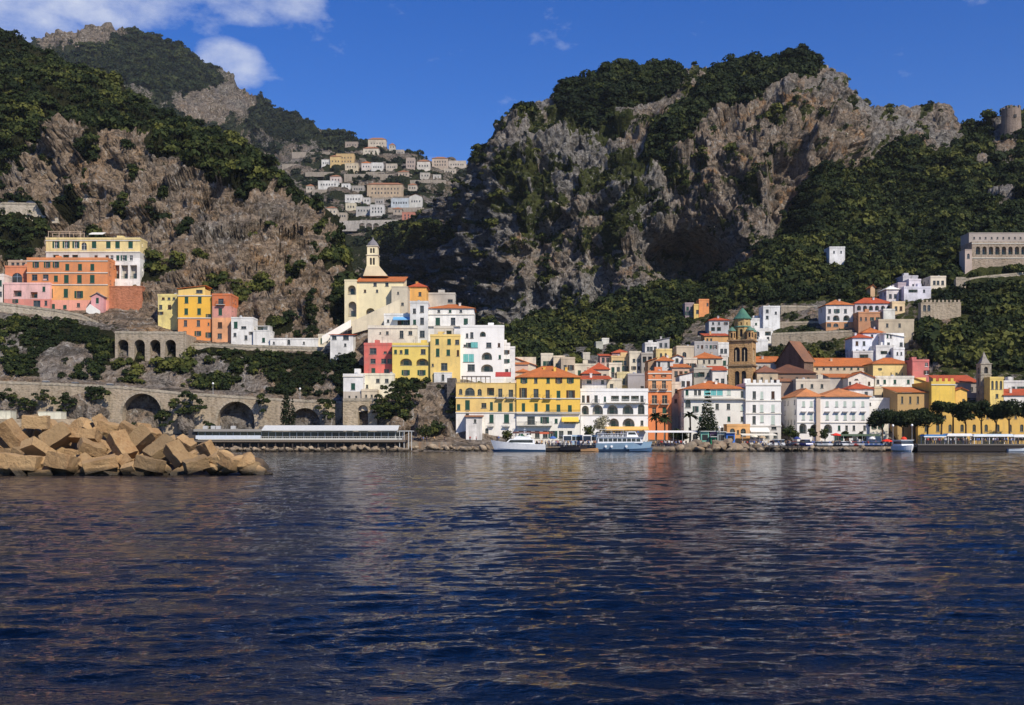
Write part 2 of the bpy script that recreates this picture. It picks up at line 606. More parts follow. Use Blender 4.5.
class Land:
    """a hillside given by surveyed columns: bearing -> (height mark, distance) from shore to ridge"""
    clear = 0.6

    def __init__(self, cols, px0, px1, nc, nr, bx=4, bt=2):
        ks = sorted(cols)
        A = np.array([cols[k] for k in ks], float)
        self.px = np.linspace(px0, px1, nc)
        nrow = A.shape[1]
        t = np.linspace(0, nrow - 1, nr)
        B = np.zeros((nc, nrow, 2))
        for r in range(nrow):
            for q in range(2):
                B[:, r, q] = np.interp(self.px, ks, A[:, r, q])
        py, Y = np.zeros((nc, nr)), np.zeros((nc, nr))
        for i in range(nc):
            py[i] = np.interp(t, np.arange(nrow), B[i, :, 0])
            Y[i] = np.interp(t, np.arange(nrow), B[i, :, 1])
        top = py[:, -1].copy()
        self.py = blur(blur(py, bx, 0), bt, 1)
        self.py += ((top - self.py[:, -1])[:, None]) * np.clip((t / (nrow - 1) - 0.8) / 0.2, 0, 1)[None, :]
        self.Y = blur(blur(Y, bx, 0), bt, 1)
        self.t = np.broadcast_to(t[None, :], (nc, nr))
        self.PX = np.broadcast_to(self.px[:, None], (nc, nr))

    def dist(self, px, py):
        i = int(np.clip(np.searchsorted(self.px, px), 0, len(self.px) - 1))
        return float(np.interp(-py, -self.py[i], self.Y[i]))

    def fit(self, px0, px1, pyt, pyb, Y):
        """bring a front forward until the ground no longer buries it"""
        q = (self.fx > px0 - 1) & (self.fx < px1 + 1) & (self.fy > pyt) & (self.fy < pyb - 1.5)
        return min(Y, float(self.V[..., 1][q].min()) - 0.4) if q.any() else Y

    def make(self, name, amp, mats, veg, warm, label_kind="structure", back=(9, 35, 0.85), rough=1.0, push=None, sc=1.0):
        X = (self.PX - 512) * self.Y / FPX
        Z = CAMZ - (self.py - HOR) * self.Y / FPX
        V = np.stack([X, self.Y, Z], -1)
        du, dv = np.gradient(V, axis=0), np.gradient(V, axis=1)
        N = np.cross(du, dv)
        N /= np.linalg.norm(N, axis=-1, keepdims=True) + 1e-9
        N = np.where(N[..., 1:2] > 0, -N, N)
        x, y, z = X / sc, self.Y / sc, Z / sc
        d = (fbm(x / 52, y / 52, z / 50, 3) * 1.7 + fbm(x / 17 + 3, y / 17, z / 15, 3, True) * 0.42
             + fbm(x / 5.4, y / 5.4, z / 4.6 + 9, 3, True, 0.6) * 0.20 + fbm(x / 1.9, y / 1.9, z / 1.7, 2) * 0.10)
        ux, uz = x * 0.86 + z * 0.5, z * 0.86 - x * 0.5
        d = d * 0.72 + 0.75 * crag(ux / 15, y / 15, uz / 10) + 0.27 * crag(ux / 6 + 40, y / 6, uz / 3.4) + 0.09 * crag(ux / 2.6, y / 2.6 + 9, uz / 1.6)
        # leaning beds of rock
        q = (z * 0.85 + x * 0.5) / 7.0 + fbm(x / 22, y / 22, z / 22, 2) * 1.6
        d = d + 0.34 * (q % 1.0) ** 1.5 * np.clip(0.6 + 1.6 * fbm(x / 40 + 5, y / 40, z / 30, 2), 0, 1)
        V = V + N * (d * amp)[..., None]
        if push is not None:
            V = V + push[..., None] * np.array([0, 1.0, 0])
        self.V = V
        self.veg = np.clip(veg, 0, 1)
        self.fx = 512 + V[..., 0] * FPX / V[..., 1]
        self.fy = HOR - (V[..., 2] - CAMZ) * FPX / V[..., 1]
        nb, step, fall = back
        rows = [V]
        last = V[:, -1:, :]
        for k in range(1, nb + 1):
            b = last.copy()
            b[..., 1] += step * k
            b[..., 2] -= step * k * fall * (0.35 + 0.65 * k / nb)
            rows.append(b)
        W = np.concatenate(rows, 1)
        nc, nr = W.shape[:2]
        ii = (np.arange(nc - 1)[:, None] * nr + np.arange(nr - 1)[None, :]).ravel()
        quads = np.stack([ii, ii + nr, ii + nr + 1, ii + 1], 1)
        ex = lambda a: np.concatenate([a, np.repeat(a[:, -1:], nb, 1)], 1).ravel()
        me = np_mesh(name, W.reshape(-1, 3), quads, mats, True, {"veg": ex(self.veg), "warm": ex(warm)})
        return kind(link(name, me), label_kind)


def bushes(name, pos, rad, tint, mat, K=34, leaf=0.42, squash=0.85):
    """many leafy clumps as one undergrowth mesh (leaf faces through each clump's shell)"""
    n = len(pos)
    d = rng.normal(size=(n, K, 3))
    d /= np.linalg.norm(d, axis=-1, keepdims=True)
    d[..., 2] = np.abs(d[..., 2]) * 0.95 + d[..., 2] * 0.05
    lump = 0.62 + 0.5 * rng.random((n, K, 1))
    c = pos[:, None, :] + d * rad[:, None, None] * lump * np.array([1, 1, squash])
    nn = d + rng.normal(size=(n, K, 3)) * 0.45
    nn /= np.linalg.norm(nn, axis=-1, keepdims=True)
    a = np.cross(nn, rng.normal(size=(n, K, 3)))
    a /= np.linalg.norm(a, axis=-1, keepdims=True) + 1e-9
    b = np.cross(nn, a)
    s = (rad[:, None, None] * leaf) * (0.6 + 0.8 * rng.random((n, K, 1)))
    s2 = s * (0.55 + 0.5 * rng.random((n, K, 1)))
    v = np.stack([c - a * s, c - b * s2 + nn * s * 0.2, c + a * s, c + b * s2 + nn * s * 0.2], 2).reshape(-1, 3)
    q = np.arange(n * K * 4).reshape(-1, 4)
    tt = np.clip(tint[:, None] + rng.normal(size=(n, K)) * 0.10, 0, 1)
    me = np_mesh(name, v, q, mat, False, {"tint": np.repeat(tt.ravel(), 4)})
    return me


def scatter(land, mask, n, rmin, rmax, name, mat, K=30, leaf=0.42, lift=0.35):
    V = land.V
    cell = np.linalg.norm(np.cross(V[1:, :-1] - V[:-1, :-1], V[:-1, 1:] - V[:-1, :-1]), axis=-1)
    w = np.clip(cell, 0, np.percentile(cell, 99)) * mask[:-1, :-1]
    w = w.ravel() / w.sum()
    idx = rng.choice(len(w), n, p=w)
    i, j = idx // (V.shape[1] - 1), idx % (V.shape[1] - 1)
    u, s = rng.random((n, 1)), rng.random((n, 1))
    p = (V[i, j] * (1 - u) * (1 - s) + V[i + 1, j] * u * (1 - s) + V[i, j + 1] * (1 - u) * s + V[i + 1, j + 1] * u * s)
    g = fbm(p[:, 0] / 30, p[:, 1] / 30, p[:, 2] / 30, 3)
    r = rmin + (rmax - rmin) * rng.random(n) ** 1.7 * np.clip(0.8 + g, 0.4, 1.4)
    p[:, 2] += r * lift
    # houses and walls keep their fronts clear
    fx, fy, fr = 512 + p[:, 0] * FPX / p[:, 1], HOR - (p[:, 2] - CAMZ) * FPX / p[:, 1], r * FPX / p[:, 1]
    keep = np.ones(n, bool)
    for a, b, t, bt, Yb in BOXES:
        e = 0.95 if bt - t > 7 else 0.5
        keep &= ~((fx + fr * e > a) & (fx - fr * e < b) & (fy + fr * 0.5 > t) & (fy - fr * e < bt - 0.14 * (bt - t)) & (p[:, 1] < Yb + 6))
    p, r, g, n = p[keep], r[keep], g[keep], int(keep.sum())
    tint = np.clip(0.42 + 0.85 * g + rng.normal(size=n) * 0.24, 0, 1)
    me = bushes(name, p, r, tint, mat, K, leaf)
    return kind(link(name, me), "stuff")


DEFER, BOXES = [], []

# ---- west headland with the road, the terrace houses and the church spur
LC = {
    -260: [(456, 290), (440, 300), (430, 338), (378, 345), (378, 352), (318, 375), (300, 395), (200, 430), (70, 520), (-40, 640)],
    -60: [(456, 292), (440, 306), (430, 340), (380, 346), (378, 352), (318, 377), (303, 398), (205, 440), (80, 500), (14, 630)],
    0: [(454, 296), (442, 312), (430, 341), (381, 346), (378.5, 352), (318, 379), (303, 400), (215, 440), (120, 490), (32, 620)],
    30: [(454, 298), (443, 315), (430, 342), (382, 346), (379, 352), (319, 379), (303, 400), (215, 438), (125, 475), (46, 610)],
    70: [(454, 300), (444, 316), (431, 342), (383, 346), (379.5, 352), (322, 379), (300, 401), (215, 432), (128, 460), (66, 600)],
    110: [(454, 300), (445, 318), (432, 342), (385, 346), (382, 352), (332, 374), (300, 398), (212, 424), (134, 450), (86, 585)],
    150: [(453.5, 300), (446, 318), (433, 342), (389, 346), (386, 352), (343, 370), (318, 388), (212, 415), (148, 440), (111, 565)],
    200: [(453.5, 301), (446, 318), (434, 342), (394, 346), (390, 352), (347, 368), (338, 380), (232, 405), (166, 430), (129, 550)],
    240: [(453.5, 302), (446, 318), (434, 342), (397, 346), (393, 352), (349, 367), (341, 378), (258, 396), (184, 422), (150, 520)],
    270: [(453.5, 302), (446, 318), (434, 342), (399, 345), (395, 351), (351, 366), (344, 376), (272, 394), (205, 418), (171, 500)],
    300: [(453.5, 302), (446, 318), (434, 341), (401, 345), (397, 350), (352, 365), (346, 374), (288, 391), (226, 414), (195, 480)],
    322: [(453.5, 302), (446, 318), (434, 340), (402, 344), (398, 349), (353, 363), (346, 373), (300, 388), (250, 408), (217, 462)],
    338: [(453.5, 302), (446, 318), (434, 339), (402, 343), (398, 348), (354, 362), (344, 372), (312, 384), (276, 400), (247, 445)],
    350: [(453.5, 302), (446, 318), (434, 337), (403, 341), (399, 346), (360, 358), (342, 370), (318, 380), (302, 392), (284, 425)],
    378: [(453.5, 302), (446, 317), (434, 334), (408, 338), (396, 342), (378, 350), (350, 362), (330, 373), (312, 386), (298, 418)],
    410: [(453.5, 302), (446, 316), (434, 330), (408, 334), (390, 338), (378, 347), (350, 358), (330, 369), (313, 384), (305, 410)],
    440: [(453, 302), (446, 316), (436, 328), (408, 333), (388, 338), (377, 346), (356, 356), (342, 364), (334, 374), (328, 395)],
    468: [(453, 302), (446, 316), (438, 326), (418, 330), (394, 336), (381, 344), (366, 352), (356, 360), (350, 370), (345, 385)],
    505: [(452, 304), (446, 316), (440, 326), (430, 331), (412, 336), (396, 344), (386, 350), (382, 356), (378, 362), (372, 375)],
    540: [(452, 304), (447, 316), (444, 326), (440, 331), (430, 336), (420, 344), (412, 350), (408, 356), (404, 362), (398, 375)],
}
L = Land(LC, -260, 540, 680, 360)
PX, PY, T = L.PX, L.py, L.t
n1 = fbm(PX / 26, PY / 26, PX * 0 + 1.5, 4)
n2 = fbm(PX / 9, PY / 9, PX * 0 + 7.5, 3)
gr_poly = [(-300, -80), (0, 20), (70, 55), (150, 100), (240, 140), (275, 165), (305, 190), (325, 212), (345, 240), (356, 290), (346, 290), (334, 262),
           (318, 236), (300, 213), (270, 196), (250, 200), (225, 188), (190, 166), (160, 152), (130, 132), (97, 137), (75, 127), (46, 138), (22, 172), (0, 192), (-300, 215)]
jx, jy = PX + n2 * 14, PY + n1 * 18
veg = np.where(inpoly(jx, jy, gr_poly), 0.95, 0.0)
cliff = ~inpoly(PX, PY, gr_poly) & (T > 5.6)
veg = np.where(cliff & (n1 + n2 * 0.6 > 0.36), 0.75, veg)
under = (T > 4.0) & (T < 5.1)
veg = np.where(under & (n1 + 0.7 * n2 > 0.05), 0.8, veg)
for cx, cy, rx, ry in ((80, 330, 38, 16), (105, 345, 20, 14), (245, 348, 55, 9), (292, 355, 26, 9), (346, 374, 13, 26), (398, 398, 24, 22), (150, 268, 13, 16),
                       (95, 152, 10, 18), (280, 326, 14, 9), (150, 212, 9, 7), (20, 235, 26, 34), (70, 204, 14, 13), (340, 300, 10, 26), (100, 240, 8, 8),
                       (172, 272, 16, 6), (428, 428, 14, 8), (65, 415, 15, 9), (92, 395, 16, 8), (440, 400, 10, 12)):
    veg = np.where(((PX - cx) / rx) ** 2 + ((PY - cy) / ry) ** 2 < 1 + 0.5 * n2, 0.95, veg)
veg = np.where((T > 2.7) & (T < 4.0), 0.15, veg)
veg = np.where((T > 5.0) & (T < 6.0) & (PX < 340), np.minimum(veg, 0.35), veg)
amp = np.interp(T, [0, 1.5, 2.6, 4.0, 4.4, 5, 6, 6.5, 7.5, 8.5, 9], [0.1, 0.4, 1.0, 0.6, 1.3, 0.9, 1.0, 5.0, 7.5, 6.5, 5.0])
amp = amp * np.interp(PX, [320, 350, 380, 540], [1, 0.30, 0.14, 0.2])
ROCK_W = rock_mat("limestone_tan", (0.245, 0.222, 0.195), (0.30, 0.222, 0.152), (0.40, 0.24, 0.115), (0.016, 0.019, 0.008), 0.42, 1.3)
L.make("headland", amp, ROCK_W, veg, np.clip(np.where(T < 5.2, 0.05, 0.6) + 0.6 * n1, 0, 1), sc=0.85)
DEFER.append(lambda m_=(veg > 0.9) * 1.0 * (T > 5.2): scatter(L, m_, 5200, 1.5, 4.2, "headland_woods", LEAF, K=80, leaf=0.25))
DEFER.append(lambda m_=((veg > 0.6) & (veg < 0.9) | (veg > 0.9) & (T < 5.2)) * 1.0: scatter(L, m_, 3600, 0.7, 2.2, "cliff_shrubs", LEAF, K=60, leaf=0.28))

# ---- the great cliff, its wooded slope and the town hill
CC = {
    340: [(446, 620), (420, 700), (380, 790), (350, 850), (330, 910), (315, 950), (300, 985), (285, 1010), (268, 1030), (252, 1060)],
    380: [(446, 600), (420, 680), (380, 780), (350, 830), (325, 890), (305, 930), (285, 955), (268, 975), (250, 995), (233, 1020)],
    412: [(446, 500), (420, 570), (380, 690), (350, 750), (330, 790), (315, 815), (292, 830), (266, 842), (246, 855), (220, 880)],
    440: [(446, 400), (420, 450), (390, 540), (360, 620), (340, 690), (326, 715), (294, 728), (256, 742), (228, 762), (203, 790)],
    460: [(446, 360), (425, 400), (385, 500), (352, 590), (336, 640), (325, 658), (286, 670), (246, 682), (214, 697), (192, 722)],
    471: [(446, 340), (422, 370), (378, 420), (348, 520), (334, 610), (324, 634), (282, 646), (230, 658), (194, 672), (166, 696)],
    490: [(446, 328), (430, 342), (380, 368), (350, 450), (336, 570), (322, 612), (276, 622), (212, 634), (164, 648), (124, 668)],
    512: [(446, 322), (442, 332), (392, 356), (362, 410), (345, 530), (325, 596), (272, 607), (204, 620), (146, 640), (105, 668)],
    556: [(446, 322), (443, 332), (397, 360), (364, 420), (346, 515), (320, 592), (262, 603), (192, 618), (134, 640), (92, 676)],
    620: [(446, 322), (443, 332), (402, 364), (366, 422), (341, 490), (306, 572), (252, 588), (182, 604), (114, 640), (69, 692)],
    668: [(446, 322), (443, 332), (402, 364), (363, 422), (330, 488), (292, 564), (250, 582), (180, 600), (112, 640), (69, 694)],
    700: [(446, 322), (443, 332), (402, 363), (362, 420), (325, 485), (284, 558), (242, 578), (175, 598), (112, 640), (74, 694)],
    740: [(446, 322), (443, 332), (402, 362), (365, 415), (318, 482), (272, 552), (222, 572), (160, 592), (110, 634), (72, 690)],
    790: [(446, 322), (443, 332), (402, 360), (370, 405), (310, 472), (238, 552), (192, 572), (142, 592), (96, 628), (62, 682)],
    838: [(446, 322), (443, 332), (405, 356), (375, 397), (310, 462), (230, 556), (180, 585), (140, 600), (100, 632), (66, 674)],
    856: [(446, 322), (443, 332), (405, 355), (375, 394), (308, 460), (228, 560), (184, 602), (154, 616), (122, 640), (92, 668)],
    866: [(446, 322), (443, 332), (405, 354), (375, 392), (306, 458), (228, 560), (186, 606), (158, 622), (132, 644), (107, 672)],
    900: [(446, 322), (443, 332), (405, 352), (375, 386), (300, 455), (230, 552), (184, 612), (158, 630), (134, 652), (111, 690)],
    945: [(446, 322), (443, 332), (402, 350), (376, 378), (302, 442), (240, 522), (200, 584), (166, 628), (140, 656), (112, 690)],
    962: [(446, 322), (443, 332), (400, 350), (377, 376), (300, 440), (246, 510), (204, 570), (172, 614), (152, 640), (134, 690)],
    1000: [(446, 322), (443, 332), (400, 350), (378, 374), (286, 446), (262, 482), (204, 566), (168, 618), (144, 642), (124, 662)],
    1060: [(446, 322), (443, 332), (400, 350), (378, 374), (284, 446), (262, 482), (200, 560), (160, 612), (136, 640), (112, 662)],
    1320: [(446, 322), (443, 332), (400, 350), (378, 374), (284, 446), (256, 482), (190, 550), (150, 600), (120, 640), (95, 670)],
}
C = Land(CC, 340, 1320, 860, 380, 3, 2)
C.clear = 1.4
PX, PY, T = C.PX, C.py, C.t
n1 = fbm(PX / 30, PY / 30, PX * 0 + 11.5, 4)
n2 = fbm(PX / 9, PY / 9, PX * 0 + 27.5, 3)
jx, jy = PX + n2 * 16 + n1 * 8, PY + n1 * 16
slope_poly = [(470, 345), (500, 328), (560, 312), (620, 306), (690, 286), (745, 272), (775, 240), (798, 205), (806, 172), (850, 168), (905, 150), (950, 150), (968, 128), (1010, 112), (1400, 70), (1400, 420), (470, 420)]
veg = np.where(inpoly(jx, jy, slope_poly), 0.95, 0)
tops = [[(552, 98), (575, 78), (600, 62), (640, 58), (672, 66), (685, 82), (672, 96), (640, 104), (612, 118), (585, 122), (556, 108)],
        [(690, 108), (735, 64), (775, 50), (812, 52), (822, 66), (800, 84), (768, 92), (756, 112), (720, 126), (690, 134)],
        [(660, 134), (700, 112), (724, 122), (690, 150), (662, 176), (640, 170)],
        [(514, 108), (526, 98), (538, 104), (534, 122), (520, 120)]]
for tp in tops:
    veg = np.where(inpoly(PX + n2 * 8, PY + n2 * 8, tp), 1.0, veg)
grass = [[(505, 205), (530, 178), (562, 158), (600, 170), (640, 152), (668, 166), (640, 188), (606, 196), (575, 205), (545, 222), (525, 240)],
         [(600, 240), (622, 196), (650, 190), (640, 230), (616, 262)], [(500, 150), (524, 140), (540, 170), (520, 200), (500, 190)],
         [(545, 108), (610, 112), (640, 122), (610, 140), (560, 128)]]
gm = np.zeros(PX.shape, bool)
for tp in grass:
    gm |= inpoly(jx, jy, tp) & (n1 + n2 > -0.25)
cliff = (T > 5.0) & (veg < 0.5)
veg = np.where(gm & cliff, 0.78, veg)
veg = np.where(cliff & ~gm & (n1 + 0.8 * n2 > 0.36), 0.7, veg)
ledge = (np.abs(((PY + 0.35 * PX + 24 * n1) / 26) % 1.0 - 0.5) < 0.09) & cliff & (n2 > -0.05)
veg = np.where(ledge, 0.7, veg)
dark_flank = (PX < 468) & (T > 4.4)
veg = np.where(dark_flank & (n1 + 0.5 * n2 + (PX < 425) * 0.5 > 0.2) & (PY < 255), 0.95, veg)
rockspots = [(930, 345, 32, 34), (1003, 150, 13, 24), (985, 165, 10, 10), (890, 120, 40, 14), (940, 128, 14, 10), (1000, 200, 14, 8)]
for cx, cy, rx, ry in rockspots:
    veg = np.where((((PX - cx) / rx) ** 2 + ((PY - cy) / ry) ** 2 < 1 + 0.9 * n2) & (n1 + n2 < 0.25), 0.1, veg)
town = inpoly(PX, PY, [(500, 372), (545, 352), (612, 342), (668, 345), (705, 312), (760, 304), (860, 300), (885, 282), (950, 282), (930, 320), (905, 345), (905, 372), (975, 372), (1400, 398), (1400, 446), (500, 446)])
veg = np.where(town, np.where((n1 + n2 > -0.12) & (T > 1.6), 0.7, 0.3), veg)
amp = np.interp(T, [0, 1, 2, 3, 4, 4.8, 5.4, 6, 7, 8, 9], [0.1, 0.1, 0.4, 0.7, 1.0, 3.0, 8.0, 11.0, 12.0, 10.0, 6.5])
amp = np.where(PX > 800, amp * np.interp(PX, [800, 880], [1, 0.62]), amp)
amp = np.maximum(amp, 5.0 * np.clip(1 - ((PX - 930) / 36) ** 2 - ((PY - 345) / 34) ** 2, 0, 1) * 1.0)
# cave under the overhang, gullies and the deep cleft in the middle of the face
push = 40 * np.clip(1.25 - ((PX - 692) / 46) ** 2 - ((PY - 258) / np.where(PY < 258, 24, 36)) ** 2, 0, 1) ** 0.8
push += 8 * np.clip(1.2 - ((PX - 600 - (PY - 200) * 0.05) / 14) ** 2, 0, 1) * np.clip((PY - 150) / 60, 0, 1) * (T > 5)
push += 5 * np.clip(1.2 - ((PX - 540) / 9) ** 2, 0, 1) * np.clip((PY - 130) / 60, 0, 1) * (T > 5)
push += 6 * np.clip(1.2 - ((PX - 660 - (PY - 150) * 0.3) / 9) ** 2, 0, 1) * (T > 6) * (T < 8)
push += 22 * np.clip(1.2 - ((PX - 790) / 18) ** 2, 0, 1) * np.clip((PY - 130) / 40, 0, 1) * (T > 5) * (T < 7.5)
push = blur(blur(push, 3, 0), 3, 1)
warm = np.clip(np.interp(PX, [470, 600, 680, 720, 850, 960], [0.0, 0.12, 0.5, 0.8, 0.7, 0.35]) + 0.5 * n1 - np.where(PY < 110, 0.3, 0), 0, 1)
ROCK_C = rock_mat("limestone_grey", (0.255, 0.243, 0.225), (0.275, 0.215, 0.16), (0.39, 0.22, 0.10), (0.036, 0.046, 0.015), 0.85, 1.0)
C.make("cliff_mountain", amp, ROCK_C, veg, warm, back=(9, 30, 1.0), push=push)
DEFER.append(lambda m_=(veg > 0.9) * (T > 2.0) * np.where(PX < 1060, 1.0, 0.25): scatter(C, m_, 8200, 2.0, 4.6, "hillside_woods", LEAF, K=72, leaf=0.26))
DEFER.append(lambda m_=((veg > 0.97) & (T > 6)) * 1.0: scatter(C, m_, 1100, 2.6, 5.2, "summit_woods", LEAF_PINE, K=90, leaf=0.24, lift=0.6))
DEFER.append(lambda m_=((veg > 0.6) & (veg < 0.74)) * 1.0 + 0.16 * ((veg > 0.74) & (veg < 0.9)): scatter(C, m_, 3600, 0.8, 2.5, "ledge_shrubs", LEAF, K=50, leaf=0.3))

# ---- the far mountain with the hill village
MC = {}
for k, top in ((-320, 100), (-120, 80), (0, 60), (30, 46), (60, 33), (90, 31), (120, 38), (150, 42), (180, 54), (215, 76), (250, 97)):
    MC[k] = [(340, 900), (270, 1000), (240, 1080), (215, 1180), (190, 1330), (top + 85, 1520), (top + 52, 1750), (top + 22, 1980), (top, 2200)]
MC[290] = [(340, 930), (270, 980), (238, 1050), (208, 1150), (188, 1250), (172, 1360), (156, 1500), (136, 1700), (116, 1920)]
MC[330] = [(340, 940), (262, 980), (232, 1040), (210, 1120), (190, 1200), (174, 1290), (160, 1400), (149, 1550), (136, 1720)]
MC[380] = [(340, 940), (252, 980), (228, 1030), (210, 1100), (192, 1180), (176, 1260), (164, 1340), (157, 1420), (150, 1520)]
MC[430] = [(340, 930), (252, 980), (228, 1030), (210, 1090), (195, 1160), (183, 1220), (173, 1280), (167, 1330), (161, 1400)]
MC[470] = [(340, 930), (252, 980), (228, 1030), (210, 1090), (198, 1160), (187, 1220), (178, 1280), (172, 1330), (166, 1400)]
MC[560] = [(340, 930), (262, 980), (240, 1030), (225, 1090), (212, 1160), (202, 1220), (195, 1280), (190, 1330), (186, 1400)]
M = Land(MC, -320, 560, 420, 200, 3, 2)
M.clear = 5.0
PX, PY, T = M.PX, M.py, M.t
n1 = fbm(PX / 26, PY / 16, PX * 0 + 41.5, 4)
n2 = fbm(PX / 8, PY / 6, PX * 0 + 57.5, 3)
veg = np.where(n1 + 0.6 * n2 > -0.12, 0.95, 0.48)
for cx, cy, rx, ry in ((78, 38, 48, 14), (215, 105, 42, 20), (155, 88, 40, 10), (185, 56, 14, 7)):
    veg = np.where(((PX - cx) / rx) ** 2 + ((PY - cy) / ry) ** 2 < 1 + 0.6 * n2, 0.25, veg)
wood = inpoly(PX + 6 * n2, PY + 5 * n2, [(40, 72), (75, 62), (105, 52), (132, 42), (165, 50), (215, 78), (218, 88), (170, 98), (140, 94), (90, 80)])
veg = np.where(wood, 1.0, veg)
terr = (PX > 270) & (PY > 150) & (PY < 235) & (np.abs(((PY + 3 * n2 - 0.08 * PX) / 9.5) % 1.0 - 0.5) < 0.2) & (n1 < 0.35)
veg = np.where(terr, 0.15, veg)
amp = np.interp(T, [0, 3, 5, 8], [5, 5, 14, 18]) * np.where(PX > 270, 0.5, 1)
ROCK_M = rock_mat("mountain_rock", (0.21, 0.190, 0.165), (0.23, 0.185, 0.14), (0.26, 0.18, 0.11), (0.018, 0.024, 0.011), 0.5, 0.6)
M.make("mountain", amp, ROCK_M, veg, np.clip(0.4 + 0.5 * n1, 0, 1), back=(9, 110, 0.8), sc=2.2)
DEFER.append(lambda m_=((veg > 0.9) & (PX > -140)) * np.where(PY > 240, 0.4, 1.0): scatter(M, m_, 6500, 3.0, 6.5, "mountain_woods", LEAF_FAR, K=40, leaf=0.34))
DEFER.append(lambda m_=(veg > 0.98) * 1.0: scatter(M, m_, 1500, 4.5, 8.5, "mountain_pines", LEAF_PINE, K=44, leaf=0.32, lift=0.6))

# ---- sea
def sea():
    nc, nr = 760, 980
    th = np.concatenate([np.linspace(-1.5, -0.56, 40, endpoint=False), np.linspace(-0.56, 0.56, nc - 80), np.linspace(0.56, 1.5, 41)[1:]])
    nc = len(th)
    y = 7.0 * (340 / 7.0) ** np.linspace(0, 1, nr)
    Yg = np.broadcast_to(y[None, :], (nc, nr))
    X = th[:, None] * Yg
    dy = np.gradient(y)[None, :]
    Z = np.zeros((nc, nr))
    r2 = np.random.default_rng(21)
    gust = 1.0 + 1.1 * fbm(X / 30, Yg / 13, X * 0 + 3, 3)
    wx = X + 1.4 * fbm(X / 7, Yg / 7, X * 0 + 8, 2)
    wy = Yg + 1.4 * fbm(X / 7, Yg / 7, X * 0 + 18, 2)
    for lam in np.geomspace(0.30, 6.0, 60):
        ang = r2.normal(0, 0.38)
        k = 2 * math.pi / lam
        kx, ky = k * math.sin(ang), k * math.cos(ang)
        slope = 0.0215 * (1.25 if lam < 1.6 else 0.8 if lam < 3 else 0.36)
        att = np.clip((lam / (dy * 2.4) - 1.0), 0, 1)
        g = np.clip(gust, 0.15, 1.5) if lam < 2.5 else 1.0
        ph = kx * wx + ky * wy + r2.uniform(0, 6.28)
        s = np.sin(ph)
        Z += (slope / k) * att * g * (s + 0.28 * np.cos(2 * ph))
    V = np.stack([X, Yg, Z], -1).reshape(-1, 3)
    ii = (np.arange(nc - 1)[:, None] * nr + np.arange(nr - 1)[None, :]).ravel()
    quads = np.stack([ii, ii + nr, ii + nr + 1, ii + 1], 1)
    b = len(V)
    far = np.array([(-4000, -2500, -1.1), (4000, -2500, -1.1), (4000, 4000, -1.1), (-4000, 4000, -1.1)], float)
    V = np.concatenate([V, far])
    quads = np.concatenate([quads, [[b, b + 1, b + 2, b + 3]]])
    t = NT("sea_water")
    p = t.pos((1.0, 1.9, 1.0))
    a = t.noise(p, 2.8, 4, 0.62, 0.3)
    c = t.noise(t.pos((0.35, 0.9, 1.0)), 1.0, 3, 0.55, 0.4)
    nb = t.bump(c, 0.25, 0.4)
    nb = t.bump(a, 0.55, 0.11, nb)
    m = t.out((0.0006, 0.0025, 0.008), 0.05, 0.5, nb)
    t.b.inputs["IOR"].default_value = 1.333
    return kind(link("water", np_mesh("water", V, quads, m, True)), "structure")


sea()
# ================================================================ BUILDERS
_wm = {}
SHUT = {"s": GREEN, "o": GREEN, "g": GREEN, "b": BROWN, "n": BROWN}


def window_mesh(k, w, h, frame, shut):
    """recessed window standing in its wall opening; origin at the sill's middle on the wall face"""
    w, h = round(w * 8) / 8, round(h * 8) / 8
    key = (k, w, h, frame.name, shut.name)
    if key in _wm:
        return _wm[key]
    mb = MB()
    a = w / 2
    if k in "AL":                               # open loggia: back wall with a door in it
        mb.quad((-a, 1.7, 0), (a, 1.7, 0), (a, 1.7, h), (-a, 1.7, h), 2)
        mb.box(-a * 0.45, a * 0.35, 1.6, 1.69, 0.0, min(2.2, h * 0.75), 1)
        mb.box(-a, a, -0.06, 0.06, 0.0, 0.12, 0)
        for i in range(max(2, int(w / 0.35))):
            x = -a + (i + 0.5) * w / max(2, int(w / 0.35))
            mb.box(x - 0.025, x + 0.025, 0.02, 0.07, 0.12, 0.9, 3)
        mb.box(-a, a, 0.01, 0.08, 0.9, 0.97, 3)
    elif k == "s":                              # closed louvred shutters
        for s in (-1, 1):
            x0, x1 = (-a, -0.02) if s < 0 else (0.02, a)
            mb.box(x0, x1, 0.05, 0.11, 0.02, h - 0.02, 3)
            n = max(3, int(h / 0.3))
            for i in range(n):
                z = 0.1 + (h - 0.2) * i / n
                mb.box(x0 + 0.08, x1 - 0.08, 0.02, 0.049, z, z + 0.08, 3)
        mb.quad((-a, 0.2, 0), (a, 0.2, 0), (a, 0.2, h), (-a, 0.2, h), 1)
    else:
        mb.quad((-a, 0.24, 0), (a, 0.24, 0), (a, 0.24, h), (-a, 0.24, h), 1)
        b = 0.07
        for x0, x1, z0, z1 in ((-a, -a + b, 0, h), (a - b, a, 0, h), (-a + b, a - b, 0, b), (-a + b, a - b, h - b, h), (-0.035, 0.035, b, h - b)):
            mb.box(x0, x1, 0.17, 0.235, z0, z1, 0)
        if h > 1.3:
            mb.box(-a + b, -0.035, 0.18, 0.235, h * 0.62, h * 0.62 + 0.05, 0)
            mb.box(0.035, a - b, 0.18, 0.235, h * 0.62, h * 0.62 + 0.05, 0)
    if k not in "AL":
        mb.box(-a - 0.12, a + 0.12, -0.12, -0.003, -0.14, -0.01, 0)   # sill
    _wm[key] = mb.mesh("window", [frame, GLASS, plaster((0.42, 0.38, 0.32)), shut])
    return _wm[key]


